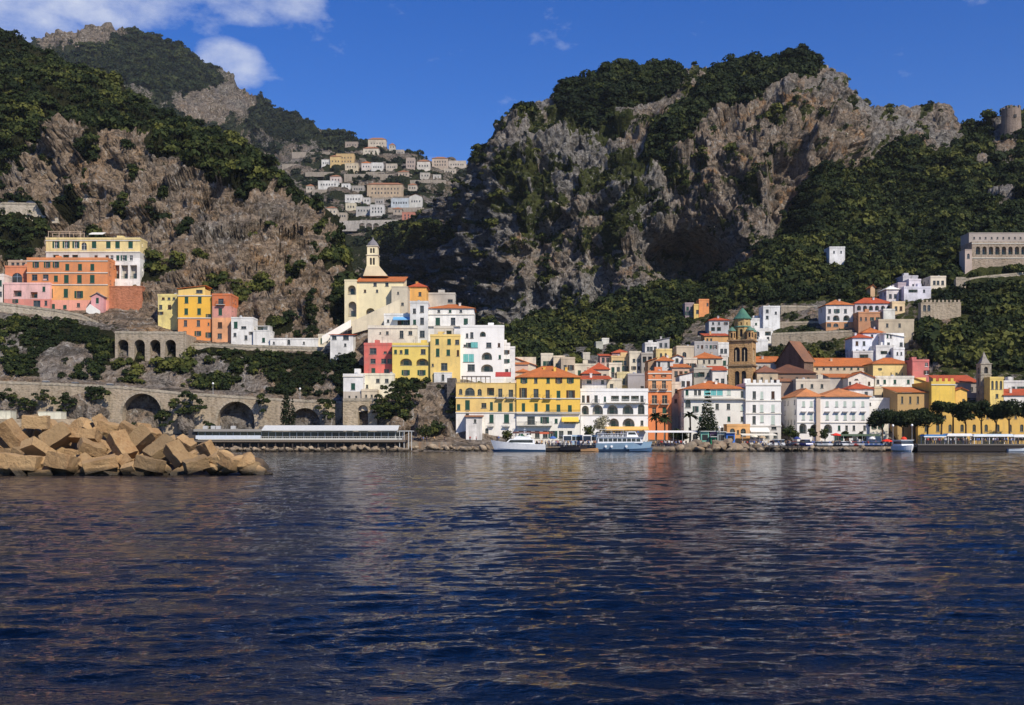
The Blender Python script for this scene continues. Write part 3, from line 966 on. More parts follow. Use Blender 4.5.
def shutter_mesh(w, h, mat):
    w, h = round(w * 8) / 8, round(h * 8) / 8
    key = ("sh", w, h, mat.name)
    if key not in _wm:
        mb = MB()
        mb.box(-w / 2, w / 2, -0.07, -0.004, 0, h)
        n = max(3, int(h / 0.28))
        for i in range(n):
            z = 0.08 + (h - 0.16) * i / n
            mb.box(-w / 2 + 0.07, w / 2 - 0.07, -0.095, -0.071, z, z + 0.1)
        _wm[key] = mb.mesh("shutter", mat)
    return _wm[key]


def balcony_mesh(w, d=1.0, stone_=False):
    w = round(w * 4) / 4
    key = ("bal", w, d, stone_)
    if key not in _wm:
        mb = MB()
        mb.box(-w / 2, w / 2, -d, -0.003, -0.18, 0, 0)
        if stone_:
            mb.box(-w / 2, w / 2, -d, -d + 0.12, 0.003, 0.95, 0)
        else:
            n = max(4, int(w / 0.28))
            for i in range(n + 1):
                x = -w / 2 + 0.02 + (w - 0.04) * i / n
                mb.box(x - 0.018, x + 0.018, -d + 0.02, -d + 0.056, 0.003, 0.92, 1)
            mb.box(-w / 2, w / 2, -d + 0.01, -d + 0.07, 0.92, 0.98, 1)
            for s in (-1, 1):
                x = s * (w / 2 - 0.03)
                mb.box(x - 0.03, x + 0.03, -d + 0.071, -0.003, 0.92, 0.98, 1)
                mb.box(x - 0.02, x + 0.02, -d / 2 - 0.02, -d / 2 + 0.02, 0.003, 0.919, 1)
        _wm[key] = mb.mesh("balcony", [plaster((0.55, 0.52, 0.46)), IRON])
    return _wm[key]


def facade(mb, o, ux, nin, W, z0, z1, rects, mi=0, uv=None):
    """wall sheet with true openings, their reveals and arched heads; ux along the wall, nin into it"""
    up = Vector((0, 0, 1))
    xs = sorted({0.0, W} | {round(v, 4) for r in rects for v in (r[0], r[1])})
    zs = sorted({z0, z1} | {round(v, 4) for r in rects for v in (r[2], r[3])})
    xs = [x for x in xs if -1e-6 <= x <= W + 1e-6]
    zs = [z for z in zs if z0 - 1e-6 <= z <= z1 + 1e-6]

    def pt(x, z, d=0.0):
        return o + ux * x + up * z + nin * d
    for i in range(len(xs) - 1):
        for j in range(len(zs) - 1):
            cx, cz = (xs[i] + xs[i + 1]) / 2, (zs[j] + zs[j + 1]) / 2
            if any(r[0] < cx < r[1] and r[2] < cz < r[3] for r in rects):
                continue
            mb.quad(pt(xs[i], zs[j]), pt(xs[i + 1], zs[j]), pt(xs[i + 1], zs[j + 1]), pt(xs[i], zs[j + 1]), mi)
    for x0, x1, a, b, dp, arch in rects:
        mb.quad(pt(x0, a), pt(x0, b), pt(x0, b, dp), pt(x0, a, dp), mi)
        mb.quad(pt(x1, a), pt(x1, a, dp), pt(x1, b, dp), pt(x1, b), mi)
        mb.quad(pt(x0, a), pt(x0, a, dp), pt(x1, a, dp), pt(x1, a), mi)
        if not arch:
            mb.quad(pt(x0, b), pt(x1, b), pt(x1, b, dp), pt(x0, b, dp), mi)
        else:
            r = (x1 - x0) / 2
            rise = min(r, (b - a) * 0.6)
            n = 8
            arc = [(x0 + r - r * math.cos(math.pi * k / n), b - rise + rise * math.sin(math.pi * k / n)) for k in range(n + 1)]
            h = n // 2
            for k in range(h):
                mb.add((pt(x0, b), pt(*arc[k]), pt(*arc[k + 1])), ((0, 1, 2),), mi)
            for k in range(h, n):
                mb.add((pt(x1, b), pt(*arc[k]), pt(*arc[k + 1])), ((0, 1, 2),), mi)
            for k in range(n):
                mb.quad(pt(*arc[k]), pt(*arc[k + 1]), pt(arc[k + 1][0], arc[k + 1][1], dp), pt(arc[k][0], arc[k][1], dp), mi)


def spread(v):
    if isinstance(v, tuple) and len(v) == 3:
        return [v[0] + (v[1] - v[0]) * i / (v[2] - 1) for i in range(int(v[2]))]
    return list(v)


def tile_roof(kind_, w, d, z, rise, T, off, mat, over=0.45, name="roof", wallmat=None):
    """tiled roof with thickness, eaves and a ridge over a w x d block whose front left corner is at off"""
    x0, x1, y0, y1 = -over, w + over, -over, d + over
    th = 0.16
    mb = MB()
    if kind_ == "hip":
        ins = min(w, d) / 2 + over
        if w >= d:
            ra, rb = (x0 + ins, (y0 + y1) / 2), (x1 - ins, (y0 + y1) / 2)
        else:
            ra, rb = ((x0 + x1) / 2, y0 + ins), ((x0 + x1) / 2, y1 - ins)
        A, B, Cc, D = (x0, y0, z), (x1, y0, z), (x1, y1, z), (x0, y1, z)
        E, F = (*ra, z + rise), (*rb, z + rise)
        vs = [A, B, Cc, D, E, F] + [(p[0], p[1], p[2] - th) for p in (A, B, Cc, D)]
        if w >= d:
            fs = [(0, 1, 5, 4), (1, 2, 5), (2, 3, 4, 5), (3, 0, 4)]
        else:
            fs = [(0, 1, 4), (1, 2, 5, 4), (2, 3, 5), (3, 0, 4, 5)]
        fs += [(6, 7, 1, 0), (7, 8, 2, 1), (8, 9, 3, 2), (9, 6, 0, 3), (9, 8, 7, 6)]
        mb.add(vs, fs)
        mb.tube([E, F], 0.16, 6)
    elif kind_ == "gable":                       # ridge along the front
        ym = (y0 + y1) / 2
        pr = [(y0, z), (ym, z + rise), (y1, z), (y1, z - th), (ym, z + rise - th), (y0, z - th)]
        mb.prism(pr, x0, x1, plane="yz")
        mb.tube([(x0, ym, z + rise), (x1, ym, z + rise)], 0.16, 6)
    elif kind_ == "front":                       # gable towards the front
        xm = w / 2
        pr = [(x0, z), (xm, z + rise), (x1, z), (x1, z - th), (xm, z + rise - th), (x0, z - th)]
        mb.prism(pr, y0, y1)
        mb.tube([(xm, y0, z + rise), (xm, y1, z + rise)], 0.16, 6)
    elif kind_ == "shed":                        # falls towards the front
        pr = [(y0, z), (y1, z + rise), (y1, z + rise - th), (y0, z - th)]
        mb.prism(pr, x0, x1, plane="yz")
    elif kind_ == "side":                        # falls to the west
        pr = [(x0, z), (x1, z + rise), (x1, z + rise - th), (x0, z - th)]
        mb.prism(pr, y0, y1)
    ro = mb.build(name, mat, T, off, fix=True)
    if wallmat and kind_ in ("gable", "front", "shed", "side"):
        gb = MB()
        e = 0.004
        if kind_ == "gable":
            for xx in (e, w - 0.2 - e):
                gb.prism([(0.01, z - th - 0.3), (d - 0.01, z - th - 0.3), (d - 0.01, z - th + 0.1), (d / 2, z + rise * 0.93 - th - .02), (0.01, z - th + 0.1)], xx, xx + 0.2, plane="yz")
        elif kind_ == "front":
            for yy in (e, d - 0.2 - e):
                gb.prism([(0.01, z - th - 0.3), (w - 0.01, z - th - 0.3), (w - 0.01, z - th + 0.1), (w / 2, z + rise * 0.93 - th - .02), (0.01, z - th + 0.1)], yy, yy + 0.2)
        elif kind_ == "shed":
            for xx in (e, w - 0.2 - e):
                gb.prism([(0.01, z - th - 0.3), (d - 0.01, z - th - 0.3), (d - 0.01, z + rise * 0.9 - th)], xx, xx + 0.2, plane="yz")
        else:
            for yy in (e, d - 0.2 - e):
                gb.prism([(0.01, z - th - 0.3), (w - 0.01, z - th - 0.3), (w - 0.01, z + rise * 0.9 - th)], yy, yy + 0.2)
        gb.build("gable_wall", wallmat, T, off, fix=True)
    return ro


def block(T, px0, px1, pyt, pyb, Y, col, roof="flat", wins=(), D=9.0, bands=None, rise=0, dirt=0.35, tile=None, frame=None,
          shut=None, deep=7.0, chim=0, cornice=(), side=True, detail=True, parapet=0.7, over=0.45, crenel=False, wallname="wall", mat=None):
    """one building volume under the thing T; pixel measures are turned into metres at the distance Y"""
    frame = frame or FRAME
    base = Vector(T.location)
    BOXES.append((px0, px1, pyt - abs(rise), pyb, Y))
    s = Y / FPX
    p0 = P(px0, pyb, Y) - base
    w = (px1 - px0) * s
    H = (pyb - pyt) * s
    off = Vector((p0.x, p0.y, p0.z))
    holes, wl = [], []
    for it in wins:
        k, yc, xs, ww, hh = it[:5]
        m0, k0 = (it[5] if len(it) > 5 else None), k
        for x in spread(xs):
            k, m = k0, m0
            if k == "w" and detail and ww < 5:
                v_ = rnd.random()
                k = "s" if v_ < 0.16 else "o" if v_ < 0.3 else "w"
                m = m or (GREEN if rnd.random() < 0.6 else BROWN)
            x = x + rnd.uniform(-0.25, 0.25) * (k not in "AL")
            a, b = (x - ww / 2 - px0) * s, (x + ww / 2 - px0) * s
            zc = (pyb - yc) * s
            za, zb = zc - hh * s / 2, zc + hh * s / 2
            a, b, za, zb = max(a, 0.12), min(b, w - 0.12), max(za, 0.05), min(zb, H - 0.1)
            if b - a < 0.2 or zb - za < 0.2:
                continue
            wq, hq = max(0.25, round((b - a) * 8) / 8), max(0.25, round((zb - za) * 8) / 8)
            c = (a + b) / 2
            a, b = c - wq / 2, c + wq / 2
            zb = za + hq
            if a < 0.03 or b > w - 0.03 or zb > H - 0.03:
                continue
            if any(a < h[1] + 0.05 and b > h[0] - 0.05 and za < h[3] + 0.05 and zb > h[2] - 0.05 for h in holes):
                continue
            dp = 1.7 if k in "AL" else 0.24
            holes.append((round(a, 4), round(b, 4), round(za, 4), round(zb, 4), dp, k in "aA"))
            wl.append((k, c, za, wq, hq, m))
    levels = [(-deep, H, col)]
    if bands:
        levels, top = [], H
        cc = col
        for by, bc in bands:
            z = (pyb - by) * s
            levels.append((z, top, cc))
            top, cc = z, bc
        levels.append((-deep, top, cc))
    side_holes = []
    nst = max(1, int(H / 3.3))
    if side and detail and D > 5 and w > 3:
        for st in range(nst):
            for q in range(int(D / 4.2)):
                y = 2.0 + q * 4.0 + rnd.uniform(-0.4, 0.4)
                z = H - 3.0 * (st + 1) + 0.9
                if z > 0.3 and y < D - 1.2 and rnd.random() < 0.7:
                    side_holes.append((y, y + 1.0, z, z + 1.375))
    mats = []
    for z0, z1, c in levels:
        mb = MB()
        inside = []
        for h in holes:
            if h[3] > z0 and h[2] < z1:
                inside.append((h[0], h[1], max(h[2], z0), min(h[3], z1), h[4], h[5] and h[3] <= z1))
        facade(mb, Vector((0, 0, 0)), Vector((1, 0, 0)), Vector((0, 1, 0)), w, z0, z1, inside)
        sh = [(h[0], h[1], max(h[2], z0), min(h[3], z1), 0.24, False) for h in side_holes if h[3] > z0 + .1 and h[2] < z1 - .1]
        facade(mb, Vector((0, D, 0)), Vector((0, -1, 0)), Vector((1, 0, 0)), D, z0, z1, [(D - h[1], D - h[0], *h[2:]) for h in sh])
        facade(mb, Vector((w, 0, 0)), Vector((0, 1, 0)), Vector((-1, 0, 0)), D, z0, z1, sh)
        mb.quad((w, D, z0), (0, D, z0), (0, D, z1), (w, D, z1))
        if z1 == H:
            mb.quad((0, 0, H), (w, 0, H), (w, D, H), (0, D, H))
        m = mat or plaster(c, dirt)
        mats.append(m)
        mb.build(wallname, m, T, off)
    # windows
    for k, c, za, wq, hq, m in wl:
        sm = m or shut or (BROWN if k == "b" else GREEN)
        nm = "loggia" if k in "AL" else ("door" if k == "d" else "window")
        wo = link(nm, window_mesh(k if k in "ALs" else "w", wq, hq, frame, sm), T, off + Vector((c, 0, za)))
        if k == "o":
            for sg in (-1, 1):
                link("shutter", shutter_mesh(wq * 0.48, hq, sm), wo, (sg * (wq / 2 + wq * 0.25 + 0.02), 0, 0))
        if k in "dB":
            link("balcony", balcony_mesh(wq + 1.0), T, off + Vector((c, 0, za - 0.02)))
    for y0, y1, z0, z1 in side_holes:
        me = window_mesh("w", 1.0, 1.375, frame, GREEN)
        link("window", me, T, off + Vector((0, (y0 + y1) / 2, z0)), -math.pi / 2)
        link("window", me, T, off + Vector((w, (y0 + y1) / 2, z0)), math.pi / 2)
    # string courses
    for cz in cornice:
        z = (pyb - cz) * s
        cb = MB()
        cb.box(-0.16, w + 0.16, -0.2, -0.004, z - 0.16, z + 0.16)
        cb.build("cornice", plaster((0.66, 0.62, 0.54)), T, off)
    wallm = mats[0]
    rs = rise * s
    if roof == "flat":
        mb = MB()
        e = 0.24
        ph = parapet
        mb.box(-0.08, w + 0.08, -0.1, e, H + 0.004, H + ph)
        mb.box(-0.08, w + 0.08, D - e, D + 0.08, H + 0.004, H + ph)
        mb.box(-0.08, e, e + 0.002, D - e - 0.002, H + 0.004, H + ph)
        mb.box(w - e, w + 0.08, e + 0.002, D - e - 0.002, H + 0.004, H + ph)
        mb.build("parapet", wallm, T, off)
        if crenel:
            cb = MB()
            n = max(3, int(w / 1.5))
            for i in range(n):
                x = (i + 0.25) * w / n
                cb.box(x, x + 0.5 * w / n, -0.1, e, H + ph + 0.003, H + ph + 0.9)
            cb.build("battlement", wallm, T, off)
        if detail and w > 5:
            q = rnd.random()
            if q < 0.55:
                cb = MB()
                x, y = rnd.uniform(1, w - 2.6), D * rnd.uniform(0.4, 0.6)
                cb.box(x, x + rnd.uniform(1.4, 2.4), y, y + 2.2, H + 0.006, H + rnd.uniform(1.8, 2.5))
                cb.build("stair_head", wallm, T, off)
            if q > 0.4:
                cb = MB()
                x = rnd.uniform(1, w - 1)
                cb.lathe(x, D * 0.3, [(0.45, H + 0.01), (0.48, H + 0.2), (0.48, H + 1.1), (0.2, H + 1.25)], 10)
                cb.build("water_tank", paint((0.42, 0.44, 0.46)), T, off, smooth=False)
            for _ in range(2):
                if rnd.random() < 0.7:
                    cb = MB()
                    x, y = rnd.uniform(0.6, w - 0.6), D * rnd.uniform(0.2, 0.8)
                    hh = rnd.uniform(1.8, 3.0)
                    cb.tube([(x, y, H), (x, y, H + hh)], 0.03, 5)
                    for zz in (0.75, 0.9):
                        cb.box(x - 0.5, x + 0.5, y - 0.02, y + 0.02, H + hh * zz, H + hh * zz + 0.04)
                    cb.build("aerial", IRON, T, off)
    elif roof != "none":
        ro = tile_roof(roof, w, D, H + 0.17, rs, T, off, tile or TILE, over, wallmat=wallm)
        for i in range(chim if chim else (1 if (detail and rnd.random() < 0.6) else 0)):
            cb = MB()
            x, y = rnd.uniform(0.2, 0.8) * w, D * rnd.uniform(0.25, 0.4)
            zt = H + max(0.8, rs * 0.62) + 1.0
            cb.box(x, x + 0.7, y, y + 0.7, H + 0.1, zt)
            cb.box(x - 0.1, x + 0.8, y - 0.1, y + 0.8, zt + 0.003, zt + 0.16)
            cb.build("chimney", wallm, ro)
    return off, w, H


def grid(px0, px1, pyt, pyb, rows, cols, k="w", w=3.4, h=5.2, my=0.16, mx=0.1):
    out = []
    for r in range(rows):
        y = pyt + (pyb - pyt) * (my + (1 - 2 * my) * ((r + 0.5) / rows))
        out.append((k, y, [px0 + (px1 - px0) * (mx + (1 - 2 * mx) * ((c + 0.5) / cols)) for c in range(cols)], w, h))
    return out


def house(label, px0, px1, pyt, pyb, col, roof="flat", wins=(), Y=None, land=None, cat="house", name="house", group=None, yaw=0.0, **kw):
    land = land or C
    pc = (px0 + px1) / 2
    if Y is None:
        Y = land.dist(pc, pyb) - land.clear
    Y = land.fit(px0, px1, pyt, pyb, Y)
    T = thing(name, label, cat, P(pc, pyb, Y), yaw, group)
    dirt = kw.pop("dirt", None)
    kw["dirt"] = dirt if dirt is not None else rnd.uniform(0.45, 0.8)
    if isinstance(wins, tuple) and len(wins) and isinstance(wins[0], int):
        r, c = wins[:2]
        s = FPX / Y
        wins = grid(px0, px1, pyt, pyb, r, c, wins[2] if len(wins) > 2 else "w", 1.15 * s, 1.75 * s)
    block(T, px0, px1, pyt, pyb, Y, col, roof, wins, **kw)
    return T


def extra(T, Y, name, mat, fn, fix=False):
    """a further part of thing T made in a frame whose origin is the thing's base"""
    mb = MB()
    fn(mb, Y / FPX, Vector(T.location))
    return mb.build(name, mat, T, fix=fix)
# ================================================================ TOWN
YEL, LYEL, CREAM, ORA, PINK, ROSE = (0.78, 0.50, 0.13), (0.80, 0.64, 0.30), (0.80, 0.70, 0.48), (0.74, 0.30, 0.10), (0.78, 0.44, 0.36), (0.62, 0.15, 0.13)
WH, LGREY, TAN, OCH, STONE_C = (0.82, 0.80, 0.75), (0.56, 0.54, 0.50), (0.52, 0.42, 0.29), (0.66, 0.44, 0.18), (0.36, 0.31, 0.25)
AQUA = paint((0.16, 0.48, 0.46), 0.6)
PALE_SH = paint((0.52, 0.60, 0.52), 0.6)
BLUE_AWN = paint((0.16, 0.42, 0.72), 0.8)


def at(px, py, Y, T):
    return P(px, py, Y) - Vector(T.location)


def awning(T, px0, px1, py0, py1, Y, mat, depth=1.6, name="awning"):
    """sloping canvas with a valance fixed to the wall at the distance Y"""
    a, b = at(px0, py0, Y, T), at(px1, py1, Y, T)
    mb = MB()
    zt, zb = a.z, b.z
    mb.add([(a.x, a.y - 0.02, zt), (b.x, a.y - 0.02, zt), (b.x, a.y - depth, zb + 0.25), (a.x, a.y - depth, zb + 0.25),
            (a.x, a.y - depth, zb), (b.x, a.y - depth, zb), (a.x, a.y - 0.02, zt - 0.06), (b.x, a.y - 0.02, zt - 0.06)],
           [(0, 3, 2, 1), (3, 4, 5, 2), (6, 7, 5, 4), (0, 6, 4, 3), (1, 2, 5, 7)])
    return mb.build(name, mat, T)


def rail(T, px0, px1, py, Y, h=1.0, mat=None, name="railing", dy=-0.06, step=0.3):
    a, b = at(px0, py, Y, T), at(px1, py, Y, T)
    mb = MB()
    n = max(3, int((b.x - a.x) / step))
    for i in range(n + 1):
        x = a.x + (b.x - a.x) * i / n
        mb.box(x - 0.025, x + 0.025, a.y + dy - 0.03, a.y + dy + 0.03, a.z + 0.003, a.z + h)
    mb.box(a.x, b.x, a.y + dy - 0.04, a.y + dy + 0.04, a.z + h + 0.002, a.z + h + 0.07)
    return mb.build(name, mat or IRON, T)


def slab(T, px0, px1, py, Y, d, th=0.2, mat=None, name="balcony"):
    a, b = at(px0, py, Y, T), at(px1, py, Y, T)
    mb = MB()
    mb.box(a.x, b.x, a.y - d, a.y - 0.005, a.z - th, a.z)
    return mb.build(name, mat or plaster((0.55, 0.52, 0.46)), T)


def pergola(T, px0, px1, py0, py1, Y, n, mat=None, d=4.0):
    a, b = at(px0, py1, Y, T), at(px1, py0, Y, T)
    mb = MB()
    for i in range(n):
        x = a.x + (b.x - a.x) * i / (n - 1)
        for yy in (0.3, d):
            mb.box(x - 0.07, x + 0.07, a.y + yy, a.y + yy + 0.14, a.z + 0.005, b.z)
    for yy in (0.3, d):
        mb.box(a.x - 0.2, b.x + 0.2, a.y + yy, a.y + yy + 0.14, b.z + 0.003, b.z + 0.14)
    k = n * 3
    for i in range(k):
        x = a.x + (b.x - a.x) * i / (k - 1)
        mb.box(x - 0.05, x + 0.05, a.y, a.y + d + 0.5, b.z + 0.145, b.z + 0.24)
    return mb.build("pergola", mat or paint((0.5, 0.45, 0.38)), T)


# ---------------------------------------------------------------- west: terrace houses under the crag
T = house("long cream and yellow hotel with shutters and arcaded basement, uppermost under the crag", 46, 140, 239.5, 286, LYEL, "flat",
          [("o", 244.8, [56, 66, 76], 3.6, 6.5), ("a", 246.2, [84], 5.5, 7.5), ("s", 244.8, [94, 108.5, 117.5, 130.5], 4.4, 7),
           ("L", 257, [56, 66, 75], 6, 4.5), ("w", 258, [96, 107, 112, 118, 124, 131], 3, 5.5), ("L", 272, [116, 124.5, 133.5], 7, 14)],
          Y=403, land=L, cat="hotel", name="hotel", bands=[(252, (0.62, 0.60, 0.56)), (258, WH)], D=8, cornice=(240.5, 252), frame=WHITE)
rail(T, 47, 80, 254.6, 403, 1.0, IRON, dy=-0.9); slab(T, 46, 81, 254.6, 403, 1.2); slab(T, 92, 140, 254.0, 403, 1.2); rail(T, 92, 139, 254.0, 403, 1.0, IRON, dy=-1.1)
pergola(T, 48, 80, 231.5, 238, 403, 4, paint((0.55, 0.42, 0.32)))
pergola(T, 106, 136, 234, 238, 403, 6, BROWN)
awning(T, 92, 106, 232.5, 236, 403, WHITE, 3.0, "canopy")
T = house("large orange palazzo with pale string courses and green shuttered windows above the crag wall", 27, 107.5, 260, 309, (0.70, 0.27, 0.11), "flat",
          [("o", 264.8, [36, 47, 56], 3, 5.5), ("s", 267, [67, 80, 92.5], 4, 6.5), ("w", 277.4, [34.5, 45.5], 5.5, 6), ("s", 278.5, [56], 4, 6),
           ("s", 279, [66.5, 79.5, 92], 4.6, 8), ("s", 293, [50.5, 66], 4.4, 8.5), ("w", 294.5, [79], 4.4, 7), ("s", 307, [53], 3.4, 6), ("s", 308, [65], 3.6, 6), ("w", 305, [78.5], 3, 4)],
          Y=391, land=L, cat="palazzo", name="palazzo", bands=[(284.5, (0.78, 0.38, 0.14)), (300, (0.80, 0.36, 0.26))], D=10, cornice=(261, 272.8, 284.8), parapet=0.9)
T = house("orange house with one big arched glazed window beside the orange palazzo", 5, 27, 267.5, 285, (0.66, 0.24, 0.12), "flat", [("a", 278, [17], 10.5, 10)], Y=394, land=L, D=8, shut=paint((0.25, 0.38, 0.55)), frame=paint((0.45, 0.55, 0.68)))
house("tan stone house behind the glazed arch on the crag", 8, 28, 262, 268, (0.50, 0.36, 0.26), "flat", (1, 3), Y=404, land=L, D=6, deep=6)
T = house("low pale pink house with plant covered terrace at the crag foot", 3, 50, 284.5, 308, (0.82, 0.50, 0.46), "flat",
          [("L", 293.5, [17.5], 8, 6), ("w", 301, [15.5], 3, 4), ("L", 295, [34], 7, 6), ("w", 304, [37], 7, 7), ("s", 289, [44], 3, 5), ("w", 303, [46], 3, 5)], Y=388, land=L, D=3, bands=[(299, (0.72, 0.28, 0.22))], chim=0)
house("pale cream house cut by the picture edge next to the pink house", -22, 4, 276, 304, (0.76, 0.66, 0.58), "flat", [("s", 283, [-12, 0], 4, 6), ("w", 294, [-12, 0], 4, 5)], Y=388, land=L)
T = house("little pink gabled shrine house with one framed window below the orange palazzo", 91, 103.5, 297, 306, (0.74, 0.36, 0.36), "front", [("s", 300.6, [97.4], 3, 6)], Y=387, land=L, rise=4, D=4, frame=WHITE, detail=False, tile=tiles((0.4, 0.3, 0.24)))
# white wall of the stair below it
mb = MB()
o = P(86, 312, 386)
mb.prism([(0, 0), (14 * .35, -8 * .35), (14 * .35, 0.4), (4 * .35, 2.8), (0, 1.2)], 0, 0.5)
tag(mb.build("stair_wall", WHITE, None, o, fix=True), "white sloping stair wall below the pink gabled shrine house", "wall")
house("brick red terrace wall with a clipped hedge beside the orange palazzo", 107.8, 142, 287, 300, (0.50, 0.20, 0.12), "flat", (), Y=393, land=L, cat="wall", name="terrace_wall", mat=stone((0.46, 0.19, 0.11)), D=6, detail=False, parapet=0.4)
house("pale yellow little house next to the tall yellow house", 158, 177.5, 296, 318, (0.80, 0.66, 0.26), "flat", [("w", 298.5, [163, 169, 174], 3, 2.6), ("w", 307, [160.5, 169.5], 3.2, 4.4), ("w", 313, [160.5], 3, 3)], Y=382, land=L, D=7, tile=TILE, side=False)
T = house("tall yellow house with orange base and single pitch top storey on the crag terrace", 178, 212, 296, 339, (0.82, 0.47, 0.07), "none",
          [("s", 300, [186.5, 199.5], 3.6, 6.2), ("s", 311.4, [186.3, 199], 3.8, 6.2), ("w", 316, [208.2], 2.4, 4), ("w", 323.2, [185.5, 198.5], 3.4, 6.2), ("w", 324, [208.3], 2, 3), ("w", 333.5, [185, 198], 3.2, 4.6), ("w", 335, [208.5], 3, 5)],
          Y=376, land=L, bands=[(318, (0.78, 0.30, 0.10))], D=10, cornice=(295.8, 318), dirt=0.25)
block(T, 178.3, 205, 289, 296, 377, (0.80, 0.58, 0.20), "side", [("w", 291.5, [199.5], 6.5, 3.2)], D=7, rise=3.2, deep=-0.02, detail=False, side=False)
T = house("red orange house with small balcony and roof plants beside the tall yellow house", 212.2, 231, 295.5, 340, (0.70, 0.20, 0.07), "flat",
          [("B", 301.5, [221], 5.5, 6), ("s", 311.8, [220.5], 3.8, 6.5), ("w", 325, [220], 4.4, 6), ("w", 336, [219.5], 4.4, 5)], Y=374.5, land=L, bands=[(306, (0.66, 0.30, 0.24)), (317.6, (0.82, 0.40, 0.20))], D=10)
T = house("white house with sloping stair parapet beside the red orange house", 231.2, 253, 318.5, 341, WH, "flat", [("s", 325, [235.5], 3.6, 6.6), ("w", 327.5, [243.5], 5, 2.6), ("w", 334.8, [234.8], 3, 3.6), ("w", 333, [250.5], 2, 2.6), ("w", 337.5, [246], 3, 4.6)], Y=372, land=L, D=7, parapet=0.5)
T = house("white house with a shaded porch under a thin slab roof on the long terrace", 253.2, 270, 331, 344, WH, "flat", [("w", 340, [263.5], 2.8, 4.5)], Y=371, land=L, D=7, parapet=0.3)
block(T, 256, 269.5, 326, 331, 373, LGREY, "flat", [("L", 328.6, [262.5], 10, 4)], D=5, deep=-.02, parapet=0.15, detail=False, side=False, over=0.6)
T = house("long low white terrace wall house with a dark arched door", 270.2, 318, 339.5, 347, WH, "flat", [("a", 341.5, [288.5], 3, 6), ("w", 343, [274, 304], 2, 2.5)], Y=370, land=L, D=5, parapet=0.5, detail=False)
T = house("pale low house with a tan gable end at the terrace corner", 318.2, 330, 336, 347, (0.76, 0.68, 0.52), "flat", [("s", 341, [322], 2.8, 5.4), ("w", 340.5, [327], 2, 4)], Y=371, land=L, D=5, detail=False)
house("white house under a thin red tiled eave below the church ramp", 330.2, 353, 335, 353, WH, "shed", [("w", 337.6, [334.2], 4.5, 4), ("w", 337.4, [346], 5.6, 4.8), ("w", 345, [345], 2.4, 3)], Y=360, land=L, D=6, rise=2.2, tile=TILE_RED)


